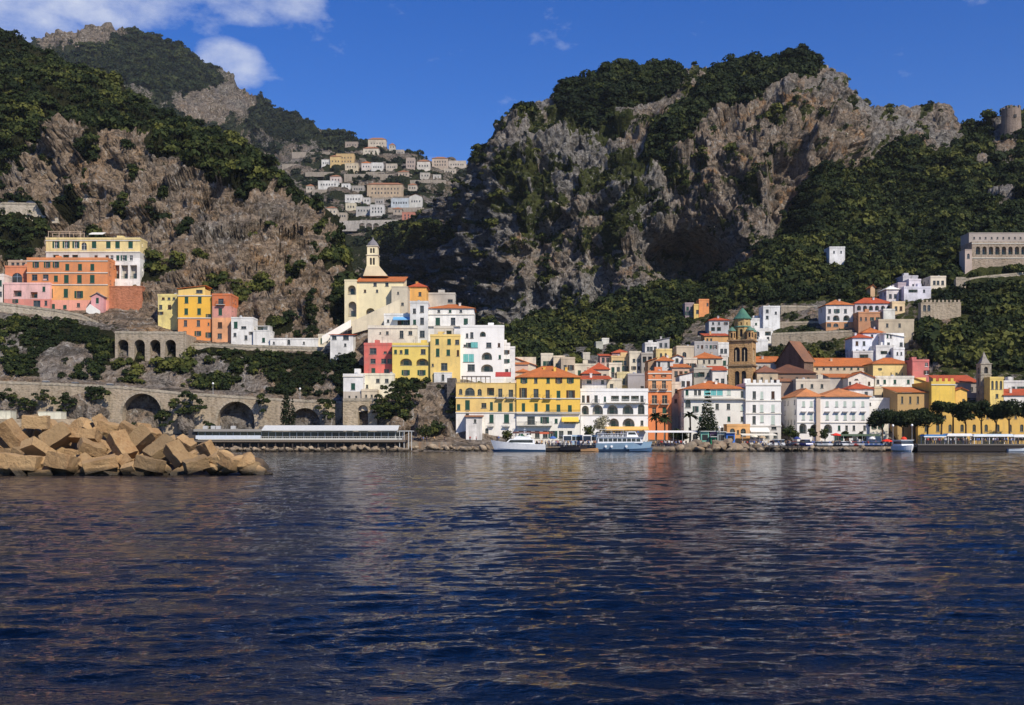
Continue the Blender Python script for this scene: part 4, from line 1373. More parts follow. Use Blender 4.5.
# stone retaining walls and the arched viaducts
def arch_wall(label, name, px0, px1, tops, pyb, Y, D, arches, col, cat="wall", cap=True):
    """retaining wall whose top follows tops [(px, py)...] with deep arched openings"""
    T = thing(name, label, cat, P(px0, pyb, Y))
    s = Y / FPX
    BOXES.extend((a_[0], b_[0], min(a_[1], b_[1]) + 1, max(a_[1], b_[1]) + 2, Y) for a_, b_ in zip(tops[:-1], tops[1:]))
    b = P(px0, pyb, Y)
    n = max(8, int((px1 - px0) / 4))
    xs = set(np.linspace(px0, px1, n).round(2))
    mb = MB()
    tz = lambda px: CAMZ - (np.interp(px, [t[0] for t in tops], [t[1] for t in tops]) - HOR) * s - b.z
    edges = []
    for ax, r, spring, foot in arches:
        k = 14
        for i in range(k + 1):
            xs.add(round(ax - r * math.cos(math.pi * i / k), 3))
    xs = sorted(xs)

    def low(px):
        for ax, r, spring, foot in arches:
            if abs(px - ax) < r - 1e-4:
                return (pyb - spring) * s + math.sqrt(max(0, r * r - (px - ax) ** 2)) * s
        return -2.0
    for i in range(len(xs) - 1):
        a, c = xs[i], xs[i + 1]
        m = (a + c) / 2
        xa, xc = (a - px0) * s, (c - px0) * s
        if low(m) > -1.9:
            ar = [q for q in arches if abs(m - q[0]) < q[1]][0]
            f = lambda p: (pyb - ar[2]) * s + math.sqrt(max(0, ar[1] ** 2 - (p - ar[0]) ** 2)) * s
            za, zc = f(a), f(c)
            mb.quad((xa, 0, za), (xc, 0, zc), (xc, D, zc), (xa, D, za))
        else:
            za = zc = -2.0
        mb.quad((xa, 0, za), (xc, 0, zc), (xc, 0, tz(c)), (xa, 0, tz(a)))
        mb.quad((xa, 0, tz(a)), (xc, 0, tz(c)), (xc, D, tz(c)), (xa, D, tz(a)))
        mb.quad((xc, D, zc), (xa, D, za), (xa, D, tz(a)), (xc, D, tz(c)))
    for ax, r, spring, foot in arches:
        for sg in (-1, 1):
            x = (ax + sg * r - px0) * s
            z = (pyb - spring) * s
            mb.quad((x, 0, -2), (x, D, -2), (x, D, z), (x, 0, z))
    for x, p in ((0, px0), ((px1 - px0) * s, px1)):
        mb.quad((x, 0, -2), (x, D, -2), (x, D, tz(p)), (x, 0, tz(p)))
    mb.build("masonry", stone(col), T)
    for ax, r, spring, foot in arches:
        if r < 6:
            continue
        rb = MB()
        k = 18
        for i in range(k):
            t0, t1 = math.pi * i / k, math.pi * (i + 0.93) / k
            pts = []
            for t, rr in ((t0, r), (t1, r), (t1, r + 2.2), (t0, r + 2.2)):
                pts.append(((ax - rr * math.cos(t) - px0) * s, (pyb - spring) * s + rr * math.sin(t) * s))
            rb.prism(pts, -0.14, -0.004)
        rb.build("arch_ring", stone((0.42, 0.36, 0.28)), T, fix=True)
    if cap:
        cb = MB()
        for i in range(len(tops) - 1):
            (a, _), (c, _) = tops[i], tops[i + 1]
            a, c = max(a, px0), min(c, px1)
            if c <= a:
                continue
            xa, xc = (a - px0) * s, (c - px0) * s
            za, zc = tz(a), tz(c)
            cb.add([(xa, -.12, za), (xc, -.12, zc), (xc, .4, zc), (xa, .4, za), (xa, -.12, za + .8), (xc, -.12, zc + .8), (xc, .4, zc + .8), (xa, .4, za + .8)],
                   [(3, 2, 1, 0), (4, 5, 6, 7), (0, 1, 5, 4), (1, 2, 6, 5), (2, 3, 7, 6), (3, 0, 4, 7)])
        cb.build("parapet", stone((0.40, 0.35, 0.28)), T)
    return T


arch_wall("long stone coast road viaduct with three great arches above the shore", "road_viaduct", -160, 342,
          [(-160, 382), (0, 383.5), (60, 385.5), (120, 388.5), (180, 394.5), (240, 398.5), (290, 401.5), (342, 404)], 436, 340.5, 5,
          [(142, 19.5, 413, 436), (236, 18.5, 420, 436), (305, 15, 423, 436)], (0.40, 0.33, 0.25), "viaduct")
arch_wall("small stone viaduct of four dark arches under the pale terrace", "arched_terrace", 115, 186, [(115, 333.5), (186, 334)], 358, L.fit(115, 186, 333, 358, 371), 12,
          [(123, 5.4, 345, 358), (139.5, 5.4, 345, 358), (155, 5.4, 345, 358), (170.5, 5.4, 345, 358)], (0.38, 0.32, 0.25), "viaduct")
BOXES.append((116, 180, 330, 360, 371))
arch_wall("pale rendered retaining wall under the pink house and orange palazzo", "retaining_wall", -40, 52, [(-40, 301), (0, 304.5), (52, 311)], 322, 383, 2, [], (0.47, 0.41, 0.33))
arch_wall("sloping stone retaining wall descending from the stair to the small viaduct", "retaining_wall", 52, 116, [(52, 311), (80, 316), (100, 325), (116, 333)], 340, 380, 1.5, [], (0.42, 0.36, 0.28))
arch_wall("pale stone wall of the car terrace high on the crag", "retaining_wall", -40, 58, [(-40, 203), (0, 204), (58, 205.5)], 218, 434, 3, [], (0.50, 0.44, 0.36))
arch_wall("masonry wall with a tunnel mouth under the turquoise door house", "retaining_wall", 343, 377, [(343, 401), (377, 401)], 428, 334.5, 4, [(363, 5, 410, 420)], (0.46, 0.38, 0.28))
arch_wall("pale stone retaining wall under the long white terrace", "retaining_wall", 186, 343, [(186, 345), (260, 347.5), (343, 350)], 358, 367, 1.2, [], (0.44, 0.38, 0.30))

# ---------------------------------------------------------------- the church on the spur
Y = 377
T = house("cream church with tiled roof, arcade and slender belfry on the rocky spur", 357, 403, 282, 318, (0.80, 0.70, 0.44), "none",
          [("w", 280 + 4.5, [375.2, 386.8], 3.2, 3.6), ("w", 291, [365, 377], 2.2, 3), ("A", 313, [370.5], 9, 10)], Y=Y, land=L, cat="church", name="church", D=14, dirt=0.22, side=False, wallname="nave_wall")
tile_roof("shed", 46 * Y / FPX, 13, (318 - 282) * Y / FPX + 0.2, 3.6, T, at(357, 318, Y, T), TILE, 0.5, "roof", plaster((0.80, 0.70, 0.44)))
block(T, 344.5, 356.8, 281, 318, Y - 0.6, (0.78, 0.68, 0.44), "flat", [("A", 290, [351.8], 8, 9.5), ("A", 309, [352.5], 8.5, 15.5)], D=9, parapet=0.5, detail=False, side=False)
block(T, 391.5, 407.5, 287, 316, Y - 3, (0.60, 0.53, 0.40), "flat", [("w", 293, [398], 2, 2.6), ("w", 304, [402.5], 2.6, 3)], D=10, parapet=0.25, detail=False, side=False)
tx, ty = 373, 386
bz = at(tx, 271, ty, T)
s = ty / FPX
mb = MB()
mb.prism([(bz.x - 3.2, bz.z - 2), (bz.x + 5.4, bz.z - 2), (bz.x + 2.4, bz.z + 1.5), (bz.x - 2.0, bz.z + 1.5)], bz.y - 2.2, bz.y + 2.4)
mb.build("tower_base", plaster((0.76, 0.66, 0.44)), T, fix=True)
for i, (py0, py1, hw) in enumerate(((268, 256.2, 5.6), (255.5, 247.2, 5.2))):
    b2 = MB()
    z0, z1 = at(0, py0, ty, T).z, at(0, py1, ty, T).z
    h = z1 - z0
    w2 = hw * s * 2
    rects = [(w2 * .28, w2 * .46, h * .2, h * .8, 0.35, True), (w2 * .54, w2 * .72, h * .2, h * .8, 0.35, True)]
    o0 = Vector((bz.x - w2 / 2, bz.y - w2 / 2, z0))
    for a in range(4):
        u = Vector((math.cos(a * math.pi / 2), math.sin(a * math.pi / 2), 0))
        nn = Vector((-u.y, u.x, 0))
        oo = Vector((bz.x, bz.y, z0)) - u * (w2 / 2) - nn * (w2 / 2)
        facade(b2, oo, u, nn, w2, 0, h, rects)
    bt = b2.build("belfry", plaster((0.80, 0.70, 0.46)), T)
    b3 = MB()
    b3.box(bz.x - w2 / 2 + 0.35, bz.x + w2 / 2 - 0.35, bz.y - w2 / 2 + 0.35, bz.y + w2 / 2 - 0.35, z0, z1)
    b3.build("shade_fill", DARK, bt)  # dark solid painted for the shade behind the belfry openings
    b4 = MB()
    b4.box(bz.x - w2 / 2 - .25, bz.x + w2 / 2 + .25, bz.y - w2 / 2 - .25, bz.y + w2 / 2 + .25, z1 + 0.003, z1 + 0.24)
    b4.build("cornice", plaster((0.62, 0.56, 0.44)), bt)
b5 = MB()
z = at(0, 246.6, ty, T).z
b5.lathe(bz.x, bz.y, [(2.1, z), (2.15, z + .25), (1.85, z + .9), (1.4, z + 1.5), (0.85, z + 2.0), (0.4, z + 2.4), (0.22, z + 2.8), (0.05, z + 3.5)], 8, rot=math.pi / 8)
b5.build("spire", paint((0.19, 0.18, 0.19), 0.8), T)
# ramp with white parapet climbing to the church
mb = MB()
a, b = at(322, 336, 364, T), at(351, 319.5, 371, T)
c, d = at(349, 319, 376, T), at(386, 303, 379.4, T)
for (p, q, th) in ((a, b, 2.0),):
    mb.add([p, q, q - Vector((0, 0, 2.6)), p - Vector((0, 0, 2.6))] + [v + Vector((0, 0.4, 0)) for v in (p, q, q - Vector((0, 0, 2.6)), p - Vector((0, 0, 2.6)))],
           [(0, 3, 2, 1), (4, 5, 6, 7), (0, 1, 5, 4), (1, 2, 6, 5), (3, 0, 4, 7)])
mb.build("ramp_wall", WHITE, T, fix=True)
mb = MB()
a, b = at(352, 325, 371, T), at(400, 302.5, 372.8, T)
z = Vector((0, 0, 1))
for p, q, lo in ((a, b, 3.0),):
    mb.add([p + z * 1.2, q + z * 1.2, q - z * lo * 2, p - z * lo] + [v + Vector((0, 0.5, 0)) for v in (p + z * 1.2, q + z * 1.2, q - z * lo * 2, p - z * lo)],
           [(0, 3, 2, 1), (4, 5, 6, 7), (0, 1, 5, 4), (1, 2, 6, 5), (3, 0, 4, 7)])
mb.build("stair_wall", plaster((0.66, 0.58, 0.42)), T, fix=True)

# ---------------------------------------------------------------- houses of the spur
house("grey ruined looking white house with small openings behind the orange roofed house", 427, 455, 294.5, 308, (0.56, 0.52, 0.45), "flat", [("w", 301, [450], 5, 3)], Y=392, land=L, D=6)
house("orange house under a red hipped roof beside the church apse", 409, 426.5, 287, 304, (0.78, 0.42, 0.12), "hip", [("w", 294, [420], 3, 4)], Y=383, land=L, D=9, rise=5, tile=TILE_RED)
house("narrow tall white house with blue grey balconies beside the awning house", 410, 427.8, 303, 345, (0.72, 0.72, 0.70), "flat", [("w", 309, [422], 4, 7), ("w", 311, [414.5], 3, 5), ("w", 321, [422], 4, 7), ("w", 334, [422], 5, 7), ("s", 322, [414.5], 3, 5)], Y=366, land=L, D=9)
T = house("large white house under an orange hipped roof with pale cornice over the spur", 428, 474, 308.5, 336, WH, "hip", [("w", 311.3, [438.5, 450, 461], 2.6, 2.6), ("w", 321.5, [438, 453], 4.4, 7.4), ("s", 321.5, [466], 4, 6.6)], Y=363, land=L, D=12, rise=5.4, cornice=(314.5, 308.8))
slab(T, 428, 474, 326, 363, 0.6)
T = house("white house with a bright blue awning over its terrace under the church", 384, 414, 315.5, 331, WH, "flat", [("w", 321, [388], 2.4, 3), ("w", 322.6, [399.5, 405.5], 4, 4.6), ("w", 322, [411.2], 3, 4.6)], Y=364, land=L, D=8)
awning(T, 393.5, 411, 317, 320.6, 364, BLUE_AWN, 2.0)
slab(T, 384, 414, 328, 364, 1.2)
T = house("long cream two storey house with dark eave below the blue awning", 368, 417, 327.5, 350, (0.78, 0.72, 0.58), "flat", [("w", 333, [387.3], 2.6, 3.4), ("w", 334.5, [401.5], 4, 7.5), ("w", 333, [410.3], 4, 3.8), ("w", 333, [380], 1.6, 2)], Y=358, land=L, D=8, cornice=(328,), detail=False)
T = house("rose red house with dark windows and white terraces on the spur", 364, 392, 345, 380, (0.66, 0.16, 0.13), "flat", [("w", 351, [373.2], 6.6, 6), ("w", 361.2, [372.8, 383.6, 389.6], 5, 4.6), ("w", 352.5, [385, 390], 3, 2.4), ("s", 370.5, [373.2], 4, 4.6), ("w", 371, [386.5, 391], 5, 4)], Y=349, land=L, D=10, side=False)
slab(T, 369, 378, 366.8, 349, 0.9); rail(T, 369, 378, 366.8, 349, 0.9, IRON, dy=-.8)
T = house("yellow house with two wide dark arched loggias below the long cream house", 392.3, 430, 345, 381, (0.80, 0.60, 0.16), "flat", [("s", 351.7, [395.5], 2.6, 4), ("w", 352, [401], 2.6, 3.4), ("s", 351.7, [406.5], 3.8, 5), ("w", 351.7, [423.4], 4.6, 5.2), ("A", 362, [406, 422.3], 12, 7.2), ("w", 372.7, [406, 421.8], 4, 5)], Y=347.5, land=L, D=9, cornice=(346,), dirt=0.3)
T = house("tall yellow house with green shuttered top and laundry terrace beside the big white house", 430.3, 460, 336.5, 382, (0.80, 0.58, 0.20), "flat", [("s", 341.7, [437.3, 449], 3.8, 5.6), ("w", 342, [457], 4, 5), ("s", 352.5, [437.8], 3.8, 8), ("w", 352.5, [448.5], 3.6, 6), ("w", 353, [458], 2.6, 6), ("w", 366.5, [444], 6.4, 7.4), ("w", 365, [432.5], 2, 3)], Y=347, land=L, D=9, dirt=0.4)
slab(T, 431, 458, 347.3, 347, 1.0); rail(T, 431, 458, 347.3, 347, 0.95, WHITE, dy=-.9)
block(T, 434, 453, 328.5, 336, 349, (0.62, 0.58, 0.50), "flat", [("L", 332.5, [449], 5, 4)], D=6, deep=-.02, detail=False, side=False)
house("little white vaulted house with one black arch under the tall yellow house", 434, 452, 373, 383, WH, "flat", [("a", 377.5, [443], 3, 6.5)], Y=344, land=L, D=5, detail=False, parapet=0.2, deep=3)
house("dark retaining wall between little white vaulted house and the yellow hotel wing", 447, 456, 378, 404, (0.14, 0.13, 0.13), "none", (), Y=343, land=L, cat="wall", name="retaining_wall", mat=stone((0.12, 0.11, 0.11)), D=6, detail=False, deep=4)
T = house("big white stacked house with wide arched balconies at the foot of the cliff", 460.3, 504, 327, 380, (0.84, 0.83, 0.80), "flat",
          [("w", 335.6, [467], 2.4, 4.4), ("w", 335.2, [471.7], 3.2, 6), ("A", 334.2, [482.8], 6, 5), ("w", 345.8, [464.6], 2.4, 2.2), ("w", 345.2, [468.4], 2.2, 4.6), ("s", 345, [474], 7, 5.4, AQUA), ("w", 345.2, [488.6], 5, 5), ("s", 358, [466, 471.5], 5, 8, AQUA), ("A", 356, [486.8], 10.5, 7.6), ("w", 367.8, [471.2], 7, 6.6), ("A", 368, [487], 12, 7.6), ("w", 357, [500], 2.4, 4), ("w", 345, [499], 2.4, 4)],
          Y=350, land=L, D=12, parapet=0.6, dirt=0.2)
rail(T, 463, 475, 363, 350, 0.9, IRON, dy=-.8); slab(T, 463, 476, 363, 350, 1.0)
T = house("stepped white houses with balconies beside the big white stacked house", 494, 510, 345, 384, (0.80, 0.78, 0.74), "flat", [("w", 352, [500, 506.5], 3, 4), ("w", 361, [500, 506.5], 3, 4), ("w", 371, [499.5, 506.5], 3, 4)], Y=347.5, land=L, D=8)
house("small white house with grey blinds next to the stepped white houses", 504.5, 515, 348.5, 384, (0.76, 0.75, 0.73), "flat", [("w", 353.5, [508.3], 3, 4), ("w", 362, [508.5], 3.2, 4), ("w", 370, [509], 3, 3.5)], Y=350, land=C, D=7)
T = house("white house with turquoise shutters on a stone base over the tunnel mouth", 343.3, 363, 376, 402, (0.80, 0.78, 0.74), "flat", [("s", 386.5, [353.3], 4, 6.4), ("w", 397, [349.5, 356], 2, 2.4)], Y=336, land=L, bands=[(391.5, (0.50, 0.44, 0.36))], D=8, deep=3, cornice=(376.6,))
T = house("cream terraced house with low tiled eave between turquoise shutters and rose red house", 361, 394, 375.5, 392, (0.80, 0.74, 0.56), "flat", [("w", 380.8, [377.6, 386.5], 3.6, 4), ("w", 386.5, [367], 2.6, 3.6), ("w", 387, [361.8], 1.6, 2.4)], Y=341, land=L, D=7, deep=4)
house("low cream terrace block on stone beside the turquoise shutter house", 361.5, 377, 391.5, 404, (0.62, 0.52, 0.38), "flat", [("w", 396, [366, 371.5], 2, 3)], Y=335.5, land=L, D=6, deep=2, detail=False)

# ---------------------------------------------------------------- the yellow hotel on the front
YH = 327
T = house("long yellow waterfront hotel with orange tiled roof, balconies and white ground floors", 516.5, 580, 377.5, 441, (0.82, 0.52, 0.10), "hip",
          [("w", 379.8, [524, 536, 548.3, 558.8, 570.5], 3.4, 6.6), ("w", 392.8, [523.3], 3.8, 9.5), ("d", 393.2, [536], 5, 9), ("d", 394, [547.5], 4.4, 8.6), ("s", 395, [558.5], 3.8, 9), ("w", 394, [570.5], 4.2, 7.6),
           ("s", 407.4, [523.5, 536], 3.4, 8.4), ("s", 407.6, [547.5], 3.6, 6.6), ("s", 408.5, [558.5], 3.6, 8), ("s", 408.6, [570], 3.8, 6.6),
           ("d", 420.6, [531.3], 7.6, 8.4), ("o", 420, [544.5], 4, 6.4), ("s", 421, [556], 3, 4.6), ("w", 421.5, [566, 571, 576], 3.6, 3.2), ("w", 434.5, [521, 529, 537, 545, 553, 561, 570], 4.6, 7)],
          Y=YH, cat="hotel", name="hotel", bands=[(412.6, (0.82, 0.78, 0.68))], D=15, rise=12, cornice=(398.5, 412.4), deep=2, dirt=0.25, chim=3)
awning(T, 561.5, 578.5, 417, 422, YH, paint((0.80, 0.52, 0.08), 0.8), 1.6)
slab(T, 517, 552, 425.3, YH, 1.4); rail(T, 517, 552, 425.3, YH, 0.95, IRON, dy=-1.3)
slab(T, 516.5, 580, 413.2, YH, 0.7); rail(T, 545, 580, 413.2, YH, 0.9, IRON, dy=-0.6)
T = house("yellow hotel wing with arched openings, roof terrace balusters and white base", 456, 516.3, 383.5, 441, (0.80, 0.56, 0.20), "flat",
          [("a", 391.5, [470], 9.5, 7.4), ("a", 392, [479.6], 4.4, 6.4), ("L", 391.6, [490.6], 7, 7.6), ("d", 393.5, [500.5], 4.2, 9.5), ("d", 393.8, [510.6], 4.6, 8.4), ("a", 391.5, [460.5], 3.4, 5.6),
           ("s", 405, [467.6], 4.6, 9.6), ("s", 407, [458.5], 3.2, 6), ("w", 405.5, [484], 5, 5), ("s", 407, [500, 511], 3.8, 8), ("w", 413.8, [467.4], 3.4, 4.6), ("s", 406, [491.5], 3, 8),
           ("s", 418.5, [491.5], 4.4, 8.6), ("s", 418.5, [506.4], 5, 9), ("w", 421, [475], 2.4, 4), ("a", 432.5, [487], 3.2, 9)],
          Y=YH + 0.5, cat="hotel", name="hotel", bands=[(412.6, (0.84, 0.80, 0.72))], D=12, cornice=(397.6, 412.6), deep=2, parapet=0.2, detail=False, dirt=0.4)
rail(T, 456, 516, 383.5, YH + .5, 1.1, plaster((0.74, 0.62, 0.36)), "balustrade", dy=0.1, step=0.45)
pergola(T, 462, 490, 376.5, 382.5, YH + .5, 7, BROWN, 4)
awning(T, 495.5, 511, 372, 377.5, YH + 4, paint((0.42, 0.05, 0.04), 0.8), 3.6)
slab(T, 488, 494, 426, YH + .5, 0.9); slab(T, 503, 510, 426, YH + .5, 0.9); rail(T, 488, 494, 426, YH + .5, 0.9, IRON, dy=-.8); rail(T, 503, 510, 426, YH + .5, 0.9, IRON, dy=-.8)
T = house("yellow third wing of the waterfront hotel beneath a small tiled roof", 516.8, 529.5, 372, 380, (0.80, 0.66, 0.40), "hip", [("w", 376, [521], 3, 3.4)], Y=YH + 13, D=5, rise=3, detail=False, deep=3)
house("low white house stepping down beside the yellow hotel wing base", 466, 482, 417, 441, (0.82, 0.78, 0.72), "shed", [("w", 421, [475], 2.4, 4)], Y=YH - 3, D=3.5, rise=1.6, tile=TILE_OLD, detail=False, deep=2)
T = house("cream house with blank gable behind the yellow hotel", 513.5, 536, 357, 380, (0.80, 0.70, 0.54), "side", (), Y=362, D=9, rise=-9, tile=TILE, detail=False)
house("low pink tiled house in front of the blank cream gable", 514, 528, 364.5, 380, (0.72, 0.52, 0.42), "shed", (), Y=354, D=6, rise=3, detail=False)

# ---------------------------------------------------------------- front between the hotels
T = house("white arcaded hotel with two tiers of arches and balconies on the waterfront", 580.5, 648, 391.5, 441, (0.84, 0.82, 0.78), "flat",
          [("w", 399, [583.5, 588], 2.8, 7), ("d", 399, [596.2], 3.4, 7.6), ("s", 399, [605], 2, 5), ("L", 398.3, [615, 625.5, 635], 8, 5.6), ("d", 399, [642], 3.4, 6.6),
           ("A", 410.3, [585.3], 7, 9), ("A", 409.6, [597.8], 10.5, 9.6), ("A", 409.6, [612.5], 10.8, 9), ("A", 409.6, [628], 10.8, 9), ("a", 409.2, [641], 6.6, 10), ("A", 423.5, [600], 8, 9), ("A", 423, [614], 10, 9), ("A", 423, [628.6], 12, 9.6), ("w", 423, [642], 3, 5), ("a", 435.5, [587, 598, 609, 621, 633], 6, 8)],
          Y=330, cat="hotel", name="hotel", D=10, cornice=(403.5, 415), deep=2, dirt=0.24, parapet=0.9)
slab(T, 606, 640, 402.6, 330, 1.3); rail(T, 606, 640, 402.6, 330, 0.95, WHITE, dy=-1.2)
awning(T, 604, 648, 426.5, 430.5, 330, paint((0.74, 0.44, 0.14), 0.8), 2.2)
T = house("white upper house with a wide red tiled roof above the arcaded hotel", 582, 606.5, 379.5, 394, WH, "shed", [("w", 381.8, [589], 5, 3.4), ("w", 382, [602.3], 3, 4)], Y=342, D=8, rise=5, tile=TILE_RED, over=1.6)
house("cream house with dark shed eave next to the wide red roof", 607, 622, 380.5, 394, (0.74, 0.66, 0.50), "flat", [("w", 386, [611.5], 3, 4)], Y=345, D=7)
house("yellow house with a dark doorway between the red roof and grey wall", 617, 629, 374, 391, (0.78, 0.66, 0.34), "flat", [("d", 381.5, [624.2], 2.6, 6.4)], Y=352, D=7)
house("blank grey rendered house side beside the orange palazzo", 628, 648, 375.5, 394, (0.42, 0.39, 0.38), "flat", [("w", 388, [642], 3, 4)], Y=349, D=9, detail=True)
T = house("slim orange palazzo with dark cornice and tall balconied windows on the front", 648.4, 671.5, 373, 441, (0.64, 0.22, 0.09), "flat",
          [("w", 375.8, [654, 663.6], 2.4, 2.2), ("d", 384.6, [654, 664], 4.2, 8.4), ("d", 399.5, [654.3, 664.5], 5.2, 8.6), ("w", 410.5, [654, 664.5], 4, 6)],
          Y=336, cat="palazzo", name="palazzo", bands=[(379.6, (0.76, 0.36, 0.16)), (391.2, (0.72, 0.24, 0.09))], D=9, cornice=(373.4, 379.8, 391.3), deep=2, dirt=0.3, frame=paint((0.7, 0.48, 0.28)))
house("cream slice of house between the orange palazzo and the corner hotel", 671.8, 681, 384, 420, (0.72, 0.66, 0.54), "flat", [("w", 391, [676], 3, 4), ("w", 401, [676], 3, 4)], Y=340, D=7)
T = house("pale corner hotel with orange roof and turquoise glazed loggia behind the tall conifer", 684, 745.5, 389, 441, (0.80, 0.78, 0.70), "hip",
          [("w", 392.6, [687, 695.4, 699.6], 2.8, 5.6), ("s", 392.8, [707, 713.5, 720], 6, 5.6, AQUA), ("s", 392.6, [728.6], 3.6, 5, PALE_SH), ("w", 394.6, [742], 3, 7), ("a", 403.6, [688], 5.4, 8), ("w", 406.5, [717, 728.6], 3.2, 6), ("s", 408, [742], 3, 6, PALE_SH), ("w", 419, [700, 729, 742], 3, 5), ("w", 430, [690, 700, 722], 3, 5), ("a", 437, [695, 706, 716], 5, 7), ("w", 409, [695.5, 703], 3, 6)],
          Y=329, cat="hotel", name="hotel", bands=[(398.2, (0.76, 0.74, 0.66))], D=17, rise=8.6, cornice=(389.4, 398.4), deep=2, dirt=0.26, chim=2)
slab(T, 684, 745, 398.8, 329, 0.9); rail(T, 684, 735, 398.8, 329, 0.9, WHITE, dy=-.8)
T = house("white waterfront palazzo with battlement parapet and tall green shuttered windows", 745.8, 781, 384.5, 441, (0.84, 0.82, 0.77), "flat",
          [("w", 395, [754.2, 773], 3.2, 7.6), ("s", 395.4, [761.8], 3, 7.6, PALE_SH), ("w", 408.6, [754.2], 3.2, 7.6), ("s", 408.4, [761.8, 773], 3.2, 7.6, PALE_SH), ("w", 420, [754.2], 3.2, 8), ("s", 419, [761.8], 3.2, 7, PALE_SH), ("s", 420, [773], 3.8, 9.4, PALE_SH), ("w", 428, [774], 5, 3), ("w", 435.5, [751, 759, 767, 775.5], 4.4, 6)],
          Y=328, cat="palazzo", name="palazzo", bands=[(425.8, (0.66, 0.63, 0.56))], D=14, cornice=(385, 400.8, 413.5, 426), deep=2, crenel=True, parapet=0.5, dirt=0.22)
awning(T, 749, 768, 427.5, 432.5, 328, WHITE, 2.6)
house("low orange stucco kiosk building with arches on the quay beside the palazzo", 727, 750, 426, 441, (0.78, 0.42, 0.16), "flat", [("a", 432.6, [732.5, 743.5], 5, 8), ("w", 432, [738], 2, 4)], Y=320, cat="kiosk", name="kiosk_building", D=5, deep=1, detail=False, parapet=0.6)
T = house("broad white hotel with pale shutters, recessed bay and low orange roofs on the front", 797, 869.5, 397, 441, (0.85, 0.82, 0.77), "none",
          [("s", 404, [803.5, 811.3, 827.2, 836.6, 845, 853.6, 863], 3, 5.6, PALE_SH), ("s", 416.8, [803.5, 811.3, 827.2, 836.6, 845, 853.6, 863], 3, 6, PALE_SH),
           ("A", 428.5, [803], 7.6, 10), ("A", 428.5, [814.6], 8.6, 9), ("A", 428.5, [828], 8.4, 9), ("w", 428, [839, 846.6, 854, 864.6], 2.4, 5), ("w", 438, [839, 847, 855, 864.6], 4, 6)],
          Y=328, cat="hotel", name="hotel", D=19, cornice=(397.2, 422.6), deep=2, dirt=0.2)
s = 328 / FPX
for a, b, rs in ((797, 822, 4.4), (822.4, 869.5, 4.8)):
    tile_roof("hip", (b - a) * s, 19, 44 * s + 0.2, rs * s * 1.9, T, at(a, 441, 328, T), tiles((0.62, 0.24, 0.09)), 0.6)
for a in (803.5, 811.3, 827.2, 836.6, 845, 853.6, 863):
    slab(T, a - 2.6, a + 2.6, 411.4, 328, 0.7, 0.3, plaster((0.45, 0.42, 0.4)))
block(T, 816.4, 820.4, 398, 441, 327.2, (0.62, 0.48, 0.36), "flat", (), D=0.78, deep=2, detail=False, side=False, parapet=0.05)
house("small white annexe with green shutters beside the broad white hotel", 870, 888.5, 423.5, 441, (0.84, 0.78, 0.66), "flat", [("o", 426.4, [874.2, 880.7], 2.6, 5)], Y=327, D=8, deep=2, detail=False)
house("white low house in shade of the broad hotel eaves behind the pine grove", 866, 891, 400, 424, (0.84, 0.82, 0.76), "flat", [("w", 404, [870], 2, 3)], Y=340, D=8)

# ---------------------------------------------------------------- cathedral and bell tower
T = thing("bell_tower", "brown stone campanile with arcaded octagonal lantern and green tiled cone", "bell tower", P(742.5, 402, 372), R(-22))
BT = stone((0.47, 0.30, 0.15), 1.4)
s = 372 / FPX
up = lambda py: (402 - py) * s


def square_stage(w2, z0, z1, rects, name, mat, D_=0.5):
    b2 = MB()
    for a in range(4):
        u = Vector((math.cos(a * math.pi / 2), math.sin(a * math.pi / 2), 0))
        nn = Vector((-u.y, u.x, 0))
        facade(b2, -u * (w2 / 2) - nn * (w2 / 2) + Vector((0, 0, z0)), u, nn, w2, 0, z1 - z0, rects)
    b2.quad((-w2 / 2, -w2 / 2, z1), (w2 / 2, -w2 / 2, z1), (w2 / 2, w2 / 2, z1), (-w2 / 2, w2 / 2, z1))
    o = b2.build(name, mat, T)
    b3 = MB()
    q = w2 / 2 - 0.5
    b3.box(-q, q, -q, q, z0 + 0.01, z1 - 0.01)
    b3.build("shade_fill", DARK, o)  # black filling stands in for the shade inside the stage
    return o


W1 = 23.5 * s
h1 = up(366.5) - up(402)
square_stage(W1, up(402) - 6, up(366.5), [(W1 * .26, W1 * .46, 6 + h1 * .36, 6 + h1 * .86, 0.5, True), (W1 * .54, W1 * .74, 6 + h1 * .36, 6 + h1 * .86, 0.5, True)], "lower_stage", BT)
h2 = up(342) - up(365)
st = square_stage(W1 * .97, up(365), up(342), [(W1 * .2, W1 * .46, h2 * .12, h2 * .74, 0.5, True), (W1 * .52, W1 * .78, h2 * .12, h2 * .74, 0.5, True)], "upper_stage", BT)
b = MB()
for a in range(4):
    c_, s_ = math.cos(a * math.pi / 2), math.sin(a * math.pi / 2)
    for x in (-0.21, -0.03, 0.15):
        px_, py_ = x * W1 + .1, -W1 * .97 / 2 + 0.25
        b.tube([(c_ * px_ - s_ * py_, s_ * px_ + c_ * py_, up(365) + h2 * .12), (c_ * px_ - s_ * py_, s_ * px_ + c_ * py_, up(365) + h2 * .62)], 0.16, 6)
b.build("column", stone((0.55, 0.45, 0.32)), st)
for z, e in ((366.5, .45), (341.8, .45)):
    b = MB()
    b.box(-W1 / 2 - e, W1 / 2 + e, -W1 / 2 - e, W1 / 2 + e, up(z) + 0.003, up(z) + 0.45)
    b.build("cornice", stone((0.34, 0.24, 0.15)), T)
zl = up(340.3)
